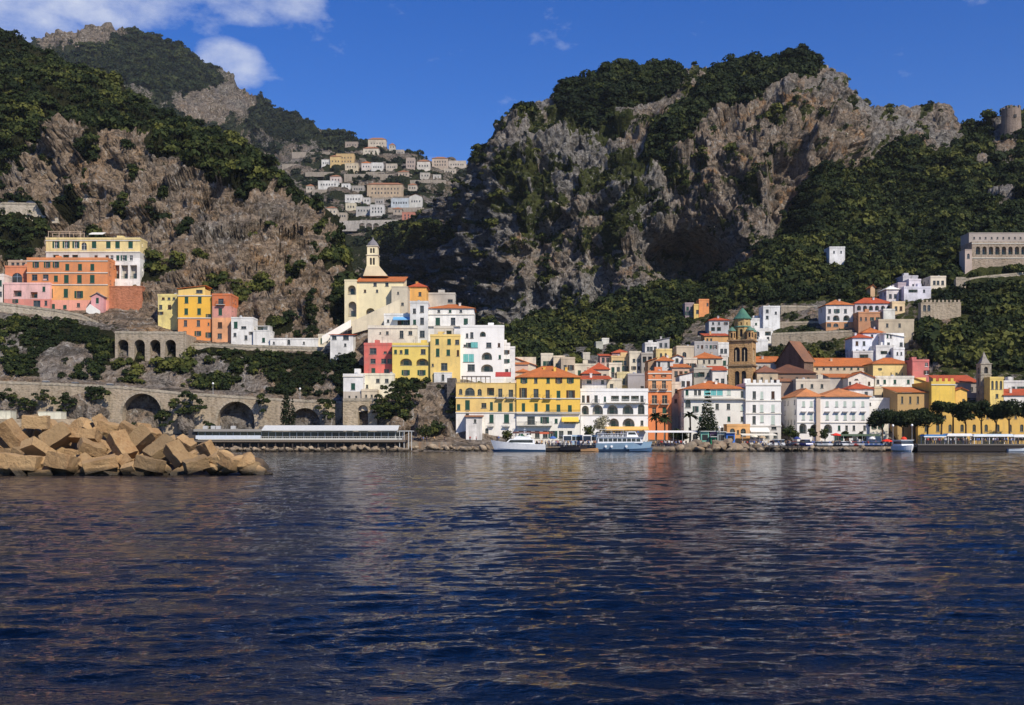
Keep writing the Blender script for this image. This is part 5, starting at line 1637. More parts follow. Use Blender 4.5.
for a in range(4):
    ang = R(45 + 90 * a)
    cx, cy = W1 * .53 * math.cos(ang), W1 * .53 * math.sin(ang)
    b = MB()
    r = 3.7 * s
    for k in range(6):
        a0, a1 = math.pi * 2 * k / 6, math.pi * 2 * (k + 1) / 6
        p, q = Vector((cx + r * math.cos(a0), cy + r * math.sin(a0), zl)), Vector((cx + r * math.cos(a1), cy + r * math.sin(a1), zl))
        wq = (q - p).length
        u = (q - p).normalized()
        facade(b, p, u, Vector((-u.y, u.x, 0)), wq, 0, 2.9, [(wq * .25, wq * .75, .6, 2.3, 0.25, True)])
    tu = b.build("corner_turret", BT, T)
    b = MB(); b.lathe(cx, cy, [(r - .3, zl), (r - .3, zl + 2.9)], 6); b.build("shade_fill", DARK, tu)  # dark core painted as the turret's inner shade
    b = MB(); b.lathe(cx, cy, [(r + .2, zl + 2.91), (r * .9, zl + 3.4), (r * .35, zl + 4.1), (0.05, zl + 4.4)], 8)
    b.build("turret_cap", paint((0.10, 0.20, 0.15), 0.8), tu)
r = 8.2 * s
b = MB()
for k in range(8):
    a0, a1 = math.pi * 2 * (k + .5) / 8, math.pi * 2 * (k + 1.5) / 8
    p, q = Vector((r * math.cos(a0), r * math.sin(a0), zl)), Vector((r * math.cos(a1), r * math.sin(a1), zl))
    wq = (q - p).length
    u = (q - p).normalized()
    facade(b, p, u, Vector((-u.y, u.x, 0)), wq, 0, up(319.5) - zl, [(wq * .28, wq * .72, 1.0, 3.6, 0.3, True), (wq * .4, wq * .6, 5.0, 5.9, 0.3, True)])
ln = b.build("lantern", stone((0.50, 0.36, 0.17), 1.4), T)
b = MB(); b.lathe(0, 0, [(r - .4, zl), (r - .4, up(320))], 8, rot=math.pi / 8); b.build("shade_fill", DARK, ln)  # dark core painted as shade within the lantern
b = MB(); b.lathe(0, 0, [(r + .12, up(328)), (r + .3, up(327.2)), (r + .12, up(326.4))], 8, rot=math.pi / 8); b.build("cornice", paint((0.12, 0.22, 0.16), .8), ln)
b = MB()
z = up(319.4)
b.lathe(0, 0, [(r + .35, z), (r + .3, z + .25), (r * .72, z + 1.5), (r * .42, z + 2.75), (r * .16, z + 3.6), (0.06, z + 3.9)], 16)
b.build("cone_roof", tiles((0.085, 0.20, 0.13)), T)
b = MB(); b.lathe(0, 0, [(0.3, z + 3.85), (0.34, z + 4.1), (0.1, z + 4.4), (0.05, z + 5.3)], 8); b.box(-.4, .4, -.04, .04, z + 4.85, z + 4.95); b.build("finial", IRON, T)

T = thing("cathedral", "tall brown gabled cathedral front in shade with long tiled nave", "cathedral", P(784, 384, 384))
s = 384 / FPX
# gabled block turned towards the west, its long south wall in the sun
gT = thing("tmp", "x y z w", "x", (0, 0, 0))
bpy.data.objects.remove(gT)
WN, DN, HN, RN = 13.0, 4.6, (384 - 362) * s, 20 * s
yaw = R(-58)
q = Matrix.Rotation(yaw, 4, "Z")
mb = MB()
u, nn = Vector((math.cos(yaw), math.sin(yaw), 0)), Vector((-math.sin(yaw), math.cos(yaw), 0))
org = at(776.5, 384, 392, T)
pts = [(0, -6), (WN, -6), (WN, HN), (WN / 2, HN + RN), (0, HN)]
fr = [org + u * x + Vector((0, 0, z)) for x, z in pts]
bk = [p + nn * DN for p in fr]
mb.add(fr + bk, [(0, 1, 2, 3, 4), (9, 8, 7, 6, 5), (1, 6, 7, 2), (0, 4, 9, 5)])
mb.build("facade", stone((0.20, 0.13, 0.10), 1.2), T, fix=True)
mb = MB()
e = .5
A = [org + u * x + Vector((0, 0, z)) - nn * e for x, z in ((-e, HN - .4), (WN / 2, HN + RN + .25), (WN + e, HN - .4))]
B = [p + nn * (DN + 2 * e) for p in A]
lo = Vector((0, 0, -.2))
mb.add(A + B + [p + lo for p in A + B], [(0, 1, 4, 3), (1, 2, 5, 4), (6, 9, 10, 7), (7, 10, 11, 8), (0, 6, 7, 1), (1, 7, 8, 2), (3, 4, 10, 9), (4, 5, 11, 10), (2, 8, 11, 5), (0, 3, 9, 6)])
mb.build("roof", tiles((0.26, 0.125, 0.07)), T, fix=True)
mb = MB(); p = org + u * (WN / 2) + Vector((0, 0, HN + RN + .2)); mb.tube([p, p + Vector((0, 0, 2.2))], .07, 6); mb.box(p.x - .5, p.x + .5, p.y - .05, p.y + .05, p.z + 1.4, p.z + 1.55)
mb.build("cross", IRON, T)
block(T, 803.5, 813.5, 361, 384, 386, (0.80, 0.62, 0.24), "front", (), D=12, rise=9, detail=False, side=False, deep=4)
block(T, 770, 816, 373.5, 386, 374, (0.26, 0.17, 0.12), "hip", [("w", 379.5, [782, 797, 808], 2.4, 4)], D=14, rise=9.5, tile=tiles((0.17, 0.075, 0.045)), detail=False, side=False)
block(T, 813.8, 875, 366.5, 386, 388, (0.64, 0.50, 0.34), "gable", [("w", 368.8, (817, 872, 9), 2, 1.8)], D=13, rise=9, tile=TILE, side=False, deep=4)
block(T, 755, 781, 362.5, 386, 393, (0.50, 0.45, 0.40), "gable", [("w", 368, [760, 768], 2.4, 3)], D=12, rise=6.5, tile=TILE, side=False, deep=4)

# the yellow monastery and bell tower at the east end
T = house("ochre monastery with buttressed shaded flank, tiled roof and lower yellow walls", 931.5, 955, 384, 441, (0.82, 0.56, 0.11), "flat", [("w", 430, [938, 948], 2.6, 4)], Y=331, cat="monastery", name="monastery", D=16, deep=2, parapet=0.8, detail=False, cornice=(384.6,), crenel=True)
block(T, 897.5, 931, 392.5, 441, 333, (0.50, 0.33, 0.14), "shed", [("w", 400, [902, 910, 918], 2.2, 7)], D=13, rise=7, tile=TILE, deep=2, detail=False, side=False)  # flank faces front; its shade is put into the browner wall colour
block(T, 955.3, 967, 391, 441, 332, (0.80, 0.50, 0.13), "front", [("w", 401, [963.5], 2.6, 4)], D=10, rise=3, deep=2, detail=False, side=False)
block(T, 918, 1040, 412, 441, 329, (0.74, 0.47, 0.13), "flat", [("a", 428, (926, 1034, 10), 3.2, 7), ("w", 417, (931, 1030, 8), 2.4, 3.4)], D=1.9, deep=2, detail=False, side=False, parapet=0.4)
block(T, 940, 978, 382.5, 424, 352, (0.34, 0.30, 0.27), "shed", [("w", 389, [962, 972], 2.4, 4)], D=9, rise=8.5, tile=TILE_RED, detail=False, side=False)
T = thing("bell_tower", "grey stone bell tower with pointed spire beside the ochre monastery", "bell tower", P(983.8, 430, 346))
s = 346 / FPX
b = MB()
w2, hh = 10.6 * s, (430 - 364.5) * s
hs = [(w2 * .32, w2 * .68, hh * .86, hh * .96, .4, True), (w2 * .36, w2 * .64, hh * .68, hh * .8, .4, True), (w2 * .38, w2 * .62, hh * .52, hh * .6, .4, True)]
for a in range(4):
    u = Vector((math.cos(a * math.pi / 2), math.sin(a * math.pi / 2), 0)); nn = Vector((-u.y, u.x, 0))
    facade(b, -u * (w2 / 2) - nn * (w2 / 2), u, nn, w2, -4, hh, hs)
b.quad((-w2 / 2, -w2 / 2, hh), (w2 / 2, -w2 / 2, hh), (w2 / 2, w2 / 2, hh), (-w2 / 2, w2 / 2, hh))
sh = b.build("shaft", stone((0.34, 0.31, 0.26)), T)
b = MB(); q = w2 / 2 - .4; b.box(-q, q, -q, q, 0, hh - .05); b.build("shade_fill", DARK, sh)  # dark filling gives the tower openings their shade
for zc in (0.84, 0.65, 1.0):
    b = MB(); e = w2 / 2 + .18; b.box(-e, e, -e, e, hh * zc + .003, hh * zc + .25); b.build("cornice", stone((0.40, 0.36, 0.3)), sh)
b = MB(); b.lathe(0, 0, [(w2 * .6, hh + .26), (w2 * .3, hh + 1.9), (.08, hh + 4.0)], 4, rot=math.pi / 4); b.build("spire", stone((0.28, 0.26, 0.23)), T)
T = house("yellow house with three arched windows beside the grey spired tower", 990, 1003.5, 379, 424, (0.82, 0.62, 0.20), "flat", [("a", 385, [992.6, 996.8, 1001], 2.6, 8.4), ("w", 396, [997], 3, 4)], Y=344, D=8, detail=False, side=False)
house("white house with orange tiled roof east of the three arched windows", 1003.8, 1050, 395.5, 424, (0.80, 0.76, 0.70), "shed", [("w", 400, [1012, 1030], 3, 3)], Y=342, D=9, rise=7.5, tile=TILE_RED)
house("long white terrace behind the orange tiled roof at the east end", 1003.8, 1060, 382.5, 396, (0.80, 0.77, 0.72), "flat", (1, 6), Y=360, D=7)

# ---------------------------------------------------------------- houses stepping up behind the front
def lot(rows, **kw):
    for r in rows:
        lab, a, b, t, bt, col, roof, wins = r[:8]
        o = dict(kw); o.update(r[8] if len(r) > 8 else {})
        house(lab, a, b, t, bt, col, roof, wins, **o)


lot([
    ("cream flat house with shaded loggia behind the yellow hotel roof", 541, 553, 355, 372, (0.74, 0.66, 0.52), "flat", (1, 2)),
    ("pale house with a pergola roof behind the yellow hotel ridge", 553.5, 565, 357.5, 374, (0.72, 0.60, 0.44), "flat", (1, 2), {"Y": 395}),
    ("tan flat topped house left of the long cream terrace", 561, 575, 359, 376, (0.64, 0.52, 0.38), "flat", (1, 2), {"Y": 390}),
    ("long cream terrace wall house in front of the hillside gardens", 574, 598, 365.5, 380, (0.70, 0.62, 0.48), "flat", (1, 3)),
    ("red roofed low house at the start of the stepped quarter", 582, 600, 374, 386, (0.66, 0.42, 0.30), "hip", (1, 2), {"rise": 6, "tile": TILE_RED, "Y": 366}),
    ("house under a broad orange red hip roof with white chimneys", 590, 609, 369.5, 384, (0.72, 0.60, 0.46), "hip", (1, 3), {"rise": 7, "tile": TILE_RED, "Y": 378, "chim": 2}),
    ("cream house with worn front between two red roofs", 609, 622, 364.5, 380, (0.80, 0.72, 0.56), "flat", (2, 2), {"Y": 386}),
    ("ochre house with long string course above the cream worn house", 611.5, 629, 357.5, 374, (0.74, 0.52, 0.26), "flat", (2, 3), {"Y": 398}),
    ("pink house with crumbling red roofs on the garden edge", 612, 629, 353, 362, (0.60, 0.34, 0.32), "hip", (1, 3), {"rise": 4, "tile": TILE_RED, "Y": 416}),
    ("small red tiled hut below the garden terraces", 600, 611, 356, 364, (0.58, 0.36, 0.30), "shed", (1, 2), {"rise": 3.5, "tile": TILE_RED, "Y": 412}),
    ("tall cream house with dark square openings in the stepped quarter", 629.5, 641, 353, 378, (0.78, 0.70, 0.54), "flat", [("w", 360.5, [634.2, 639], 2.8, 3.6), ("w", 368, [634, 639], 2.4, 3.4)], {"Y": 396}),
    ("grey unfinished house with two large dark window bays", 641.5, 653, 354.5, 378, (0.46, 0.42, 0.36), "flat", [("L", 359.5, [644.5, 650], 4, 6), ("w", 369, [645, 650], 2.4, 3.4)], {"Y": 394}),
    ("white cluster house highest above the grey unfinished house", 645, 658, 344, 354, WH, "flat", (1, 3), {"Y": 432}),
    ("bluish grey shed roofed house beside the highest white cluster house", 657, 669.5, 340.5, 350, (0.60, 0.58, 0.57), "side", (1, 2), {"Y": 440, "rise": 3, "tile": tiles((0.30, 0.27, 0.26))}),
    ("yellow house with arched doorway below the bluish shed roof", 656, 672, 350.5, 362, (0.80, 0.60, 0.26), "flat", [("a", 355, [661, 666], 2.2, 4)], {"Y": 416}),
    ("brown orange tiled house with white gable behind the orange palazzo", 648, 657, 361.5, 376, (0.50, 0.32, 0.18), "side", (1, 1), {"Y": 378, "rise": 4}),
    ("white house with two tall windows under an orange roof", 656.5, 673, 361, 378, WH, "hip", [("w", 364.5, [659, 668.5], 2.6, 5.4), ("w", 371, [659, 668.5], 2.6, 3.4)], {"Y": 376, "rise": 5}),
    ("square tan stone house with one arched window over the rooftops", 676.5, 694, 347.5, 364, (0.66, 0.55, 0.40), "flat", [("a", 354.6, [684.5], 4, 5.4)], {"Y": 418, "dirt": 0.5}),
    ("white vaulted house with pointed gable under the square stone house", 672.5, 683, 357.5, 370, WH, "front", [("a", 360, [677], 3, 5)], {"Y": 396, "rise": 2.4}),
    ("white house with peach gable and small window in the quarter", 683.5, 697, 359.5, 372, (0.80, 0.68, 0.54), "flat", (1, 2), {"Y": 394}),
    ("low house under the orange pantiles above the corner hotel", 672, 690, 367.5, 380, (0.70, 0.48, 0.34), "shed", (1, 3), {"Y": 374, "rise": 5}),
    ("white house with tan tiled roof right behind the corner hotel", 679.5, 692, 375.5, 392, WH, "side", (1, 2), {"Y": 356, "rise": 3.5, "tile": TILE_OLD}),
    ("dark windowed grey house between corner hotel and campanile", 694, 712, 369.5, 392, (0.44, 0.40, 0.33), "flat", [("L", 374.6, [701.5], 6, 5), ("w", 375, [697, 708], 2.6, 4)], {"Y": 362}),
    ("orange tiled house touching the campanile base", 712.5, 727, 370.5, 392, (0.80, 0.76, 0.68), "shed", (1, 2), {"Y": 360, "rise": 6, "tile": TILE_RED}),
    ("round cornered cream house under a wide orange hip roof", 692.5, 722, 358.5, 378, (0.72, 0.65, 0.52), "hip", [("w", 361.8, [697, 704, 709, 715], 2.2, 3.4), ("w", 368.5, [697, 704, 709, 715], 2.2, 3.4)], {"Y": 398, "rise": 7, "tile": TILE, "D": 11}),
    ("white slit of house between orange hip roof and campanile", 721.5, 728, 356.5, 376, (0.76, 0.72, 0.64), "flat", (2, 1), {"Y": 402}),
    ("long grey house with a row of white framed windows", 694.5, 718, 343, 358, (0.42, 0.40, 0.39), "flat", [("w", 347, (698, 715, 5), 2.2, 4)], {"Y": 428, "frame": WHITE}),
    ("white house end beside the row of white framed windows", 718.3, 729, 344, 358, WH, "flat", (1, 2), {"Y": 426}),
    ("red roofed house with an orange wall over the long grey house", 704.5, 729, 336, 347, (0.70, 0.40, 0.16), "shed", [("w", 340, [707.5, 711], 2, 3)], {"Y": 446, "rise": 4.4, "tile": TILE_RED}),
    ("white and grey house with a dark veranda above the red roofs", 709, 729, 320.5, 336, (0.52, 0.52, 0.52), "hip", [("L", 329, [713, 719], 4, 4), ("w", 323.5, [713, 719, 726], 2, 2.6)], {"Y": 472, "rise": 4, "tile": TILE_RED}),
    ("white upper house with bare front beside the lantern", 749.5, 765, 319.8, 334, WH, "flat", [("w", 324, [756], 2, 2)], {"Y": 474}),
    ("square white tower house with two windows by stone terraces", 763.2, 780, 307.5, 330, (0.80, 0.80, 0.78), "flat", [("w", 311.2, [767.2], 2.6, 3.2), ("w", 317.4, [767.2], 2.6, 3.2), ("w", 313, [776], 2, 2.6)], {"Y": 480, "D": 8}),
    ("white arcaded villa with dark openings below the square tower house", 755, 773, 330, 346, WH, "flat", [("a", 333.8, [757.5], 4, 5), ("L", 333.5, [768], 6, 4), ("w", 338.6, [757.5, 768], 2.6, 3)], {"Y": 450}),
    ("plain white house step below the arcaded villa", 756, 768, 341, 352, (0.78, 0.77, 0.74), "flat", (), {"Y": 436, "detail": False}),
    ("orange corner house alone in the trees above the town", 699, 709, 300.5, 314, (0.80, 0.32, 0.12), "flat", [("w", 304.5, [707.6], 2, 3)], {"D": 8}),
    ("yellow block attached under the orange corner house in trees", 694, 701, 305.5, 318, (0.80, 0.54, 0.18), "flat", (1, 1), {"Y": 521, "D": 6}),
    ("mauve grey house next to the yellow block in trees", 685, 694, 304, 318, (0.34, 0.27, 0.28), "flat", (2, 2), {"Y": 521, "D": 7}),
    ("small white hut on the garden terraces above the rooftops", 602, 609, 339.5, 344, (0.70, 0.68, 0.60), "flat", (), {"detail": False}),
    ("grey shed beside the garden pergolas under the cliff", 596, 603, 343, 348, (0.50, 0.50, 0.42), "flat", (), {"detail": False}),
    ("whitewashed store low in the gardens behind red roofs", 583, 590, 354, 361, (0.68, 0.62, 0.50), "flat", (), {"detail": False}),
    ("solitary white house in the middle of the wooded slope", 829.5, 845, 248, 262, (0.84, 0.83, 0.82), "flat", [("w", 252, [834, 841], 1.6, 2.4)], {"D": 9, "detail": False}),
])
# terraces of stone above the cathedral
for lab, a, b, tops, bt, Yq in (("highest stone terrace wall beside the square white tower house", 781, 826, [(781, 307), (826, 308)], 324, 470),
                                ("middle stone terrace wall with weeds over the cathedral", 773, 850, [(773, 324), (850, 322)], 338, 452),
                                ("lowest long stone terrace wall just over the cathedral roofs", 772, 852, [(772, 335), (852, 332)], 352, 432)):
    arch_wall(lab, "terrace_wall", a, b, tops, bt, Yq, 1.2, [], (0.34, 0.29, 0.23))

lot([
    ("white villa with red hipped roof, two arches and orange base on the east slope", 826, 853, 305, 329, (0.78, 0.75, 0.72), "hip", [("w", 311, [829.5, 837, 845.5], 2.8, 4.2), ("w", 318, [828.6], 2.4, 3.4), ("A", 318, [836.2, 846.6], 6.6, 5.6), ("w", 325, [829, 846], 4, 3.4), ("a", 325, [836], 5, 3.4)], {"rise": 6.5, "bands": [(322, (0.62, 0.32, 0.16))], "D": 11}),
    ("long low villa with a red roof and six arched bays on the east slope", 855, 893, 303.5, 314, (0.66, 0.62, 0.64), "hip", [("A", 308, (859, 889, 6), 4, 5)], {"rise": 6.5, "tile": TILE_RED, "D": 10, "Y": 462}),
    ("white corner and orange end wall of the six bay villa", 892, 905, 303, 314, (0.80, 0.60, 0.36), "flat", (1, 2), {"Y": 462, "D": 6}),
    ("orange brown row house under the six bay villa", 858.5, 884, 313.5, 328, (0.56, 0.28, 0.15), "flat", [("w", 319, [861, 866, 872, 878], 2, 3.4)], {"Y": 446, "bands": []}),
    ("plain white cube beside the orange brown row house", 883.5, 895, 310.5, 326, (0.82, 0.80, 0.72), "flat", (), {"Y": 442, "detail": False, "D": 6}),
    ("tan roofless ruin with two empty windows on the rock", 878.5, 914, 321, 342, (0.50, 0.42, 0.30), "flat", [("w", 325.4, [887, 899.5], 2.4, 4)], {"Y": 428, "detail": False, "dirt": 0.6, "D": 9}),
    ("pale blue white house with tiled roof left of the bright stepped house", 852.5, 872, 338, 360, (0.74, 0.76, 0.82), "hip", [("w", 343.4, [857, 864], 2.6, 4.4), ("w", 351, [857, 864], 2.2, 3)], {"Y": 409, "rise": 4.6, "tile": TILE_RED}),
    ("white house under an orange tiled roof above the pale blue house", 863, 884.5, 333, 352, (0.76, 0.76, 0.80), "hip", [("w", 336, [872, 879.5], 2.4, 3), ("w", 343.5, [879], 2.4, 2.6)], {"Y": 420, "rise": 6, "tile": TILE}),
    ("bright white stepped house with lit facade under the tan ruin", 884.5, 904, 333, 354, (0.84, 0.83, 0.80), "side", [("w", 336, [887.5, 891], 1.8, 4), ("w", 344.5, [888.4], 2.6, 4), ("w", 344.5, [901], 3, 4)], {"Y": 417, "rise": -4, "tile": WHITE}),
    ("low white terrace house in front of the bright stepped house", 876, 894, 347, 362, (0.82, 0.80, 0.76), "flat", [("L", 352.6, [884], 7, 3.4), ("w", 353, [890], 2, 3)], {"Y": 408}),
    ("small white cube with two windows at the rock edge", 893.5, 904.5, 349.5, 364, (0.84, 0.83, 0.81), "flat", [("w", 353.6, [897.6, 901.2], 1.6, 3)], {"Y": 406, "D": 6, "detail": False}),
    ("white parapet terrace with dark awning below the pale blue house", 853, 876, 352.5, 364, (0.74, 0.72, 0.70), "flat", [("L", 356.5, [864], 9, 4)], {"Y": 404}),
    ("long ochre gabled house with orange roof behind the white terraces", 873, 912, 364, 386, (0.82, 0.62, 0.26), "hip", [("w", 369, [880], 2, 2), ("w", 374, (891, 908, 4), 1.2, 3)], {"Y": 378, "rise": 6.5, "D": 10}),
    ("white gabled house with arched window in front of the nave", 848, 874, 378, 398, (0.80, 0.76, 0.66), "front", [("a", 377.5, [856.5], 3.4, 5), ("w", 383.5, [850, 869], 2.4, 4)], {"Y": 356, "rise": 6, "tile": TILE}),
    ("orange roofed low house before the white gabled house", 830, 856, 377.5, 392, (0.56, 0.52, 0.46), "shed", [("w", 381, [848], 2, 3)], {"Y": 362, "rise": 5}),
    ("low house with small red hipped roof above the broad hotel", 849, 873, 389, 404, (0.82, 0.78, 0.72), "hip", [("w", 393.6, [866], 3, 3.4)], {"Y": 345, "rise": 6, "tile": TILE_RED}),
    ("long white flat house with four dark windows and roof garden", 875, 914, 378, 396, (0.86, 0.82, 0.72), "flat", [("w", 381.6, [878, 884.5, 895, 908.5], 2.6, 4.4)], {"Y": 358, "cornice": (387,)}),
    ("cream house with an arched niche below the long white flat house", 874.5, 902, 388.5, 412, (0.72, 0.58, 0.36), "flat", [("a", 394, [884.5], 6, 6), ("w", 399.6, [884.5], 4, 3)], {"Y": 350, "side": False}),
    ("pink red house against the rock with a white framed window stack", 912.5, 929, 361.5, 388, (0.64, 0.20, 0.18), "flat", [("w", 364.6, [926.5], 3, 4), ("w", 372.5, [926.5], 3, 4)], {"Y": 374, "frame": WHITE, "D": 8}),
    ("yellow low house in front of the pink red house", 914, 926, 377.5, 394, (0.82, 0.60, 0.20), "side", (), {"Y": 360, "rise": -5, "detail": False}),
    ("rooftop terrace house with brown awnings before the cathedral", 796, 830, 381, 402, (0.62, 0.55, 0.44), "flat", [("w", 386, [802, 812, 822], 2.6, 4), ("L", 392, [808], 6, 4)], {"Y": 356}),
    ("dark tiled small house with orange lean-to beside the cathedral steps", 780, 796, 381.5, 402, (0.36, 0.26, 0.20), "shed", (), {"Y": 360, "rise": 4, "tile": TILE_OLD, "detail": False}),
    ("small brown roofed house between campanile and cathedral", 757, 778, 372.5, 392, (0.62, 0.50, 0.34), "hip", [("w", 379, [762, 771], 2.2, 3.4)], {"Y": 366, "rise": 7, "tile": tiles((0.28, 0.12, 0.07))}),
    ("white villa with veranda at the head of the east village", 909, 921, 280.5, 293, (0.76, 0.70, 0.72), "flat", [("w", 285.4, [913, 917.6], 1.8, 2.6)], {}),
    ("bluish house with long balcony below the white veranda villa", 904, 931, 288, 300, (0.74, 0.72, 0.78), "flat", [("L", 291, [913], 9, 3), ("w", 291, [924], 2, 3)], {"Y": 463}),
    ("cream cottage with red shutters on the topmost east lane", 930.5, 946, 277.5, 288, (0.76, 0.66, 0.52), "flat", (1, 3), {}),
    ("grey house with flat roof terrace behind the veranda villa", 903, 918, 277, 288, (0.52, 0.50, 0.52), "flat", (1, 3), {"Y": 482}),
    ("white round roofed chapel on the east lane", 886.5, 899, 289.5, 303, (0.74, 0.70, 0.68), "hip", (1, 2), {"Y": 470, "rise": 4, "tile": WHITE}),
    ("old mauve house leaning behind the round roofed chapel", 898, 906, 284, 300, (0.44, 0.36, 0.38), "flat", (2, 1), {"Y": 474}),
    ("small orange chapel alone in woods above the six bay villa", 870.5, 875, 288, 296, (0.66, 0.44, 0.26), "front", (), {"rise": 3, "detail": False, "D": 5}),
])
T = house("old battlemented stone wall with arched gate on top of the rock", 921, 961, 303, 318, (0.42, 0.35, 0.27), "flat", [("a", 308, [924.5, 928.8], 2.8, 6)], Y=446, cat="wall", name="battlement_wall", mat=stone((0.42, 0.35, 0.27)), D=3, detail=False, crenel=True, parapet=0.3)
arch_wall("curving pale road wall below the arcaded convent", "road_wall", 961, 1060, [(961, 281), (985, 277.5), (1024, 274), (1060, 272)], 288, 462, 3, [], (0.46, 0.40, 0.33))
arch_wall("stone rampart stepping down from the road wall to the battlements", "rampart_wall", 956, 966, [(956, 279), (966, 279)], 312, 450, 2, [], (0.36, 0.31, 0.25))
T = house("long arcaded convent with a row of dark arches high on the east slope", 972, 1062, 243, 266, (0.46, 0.38, 0.32), "flat", [("A", 250.5, (978, 1056, 13), 4.4, 8.2)], Y=512, cat="convent", name="convent", D=12, cornice=(243.4, 258), mat=stone((0.38, 0.31, 0.25)), detail=False, parapet=0.6)
Yc = T.location.y
block(T, 969, 1060, 233.5, 243, Yc + 5, (0.40, 0.35, 0.31), "flat", [("w", 238, (974, 1050, 14), 1.6, 2)], D=9, deep=-0.02, parapet=0.4, detail=False)
block(T, 965, 972, 250, 266, Yc - 1, (0.50, 0.40, 0.34), "flat", [("a", 256, [968.5], 2.6, 5)], D=6, detail=False, parapet=0.3)
# the ruined watch tower on the ridge
Yt = C.fit(1001, 1021, 109, 130, C.dist(1011, 128))
BOXES.append((1001, 1021, 104, 117, Yt))
T = thing("watch_tower", "ruined round watchtower of pale stone on the east ridge", "tower", P(1011, 130, Yt))
s = Yt / FPX
b = MB()
r = 9.2 * s
n = 24
prof = [(r * 1.12, -8), (r * 1.06, 2 * s), (r, 10 * s), (r * .98, 20 * s)]
b.lathe(0, 0, prof, n)
for k in range(n):
    if k % 2 == 0:
        a0, a1 = 2 * math.pi * k / n, 2 * math.pi * (k + 1) / n
        q = [(r * .98 * math.cos(a), r * .98 * math.sin(a)) for a in (a0, a1)] + [(r * .8 * math.cos(a), r * .8 * math.sin(a)) for a in (a1, a0)]
        b.prism(q, 20 * s + .003, 20 * s + (1.6 if k % 3 else 0.9), plane="xy")
b.build("masonry", stone((0.25, 0.20, 0.17)), T, fix=True)
b = MB(); b.box(-.7, .7, -r * 1.06, -r * .9, 10 * s, 13 * s); b.build("window", DARK, T)

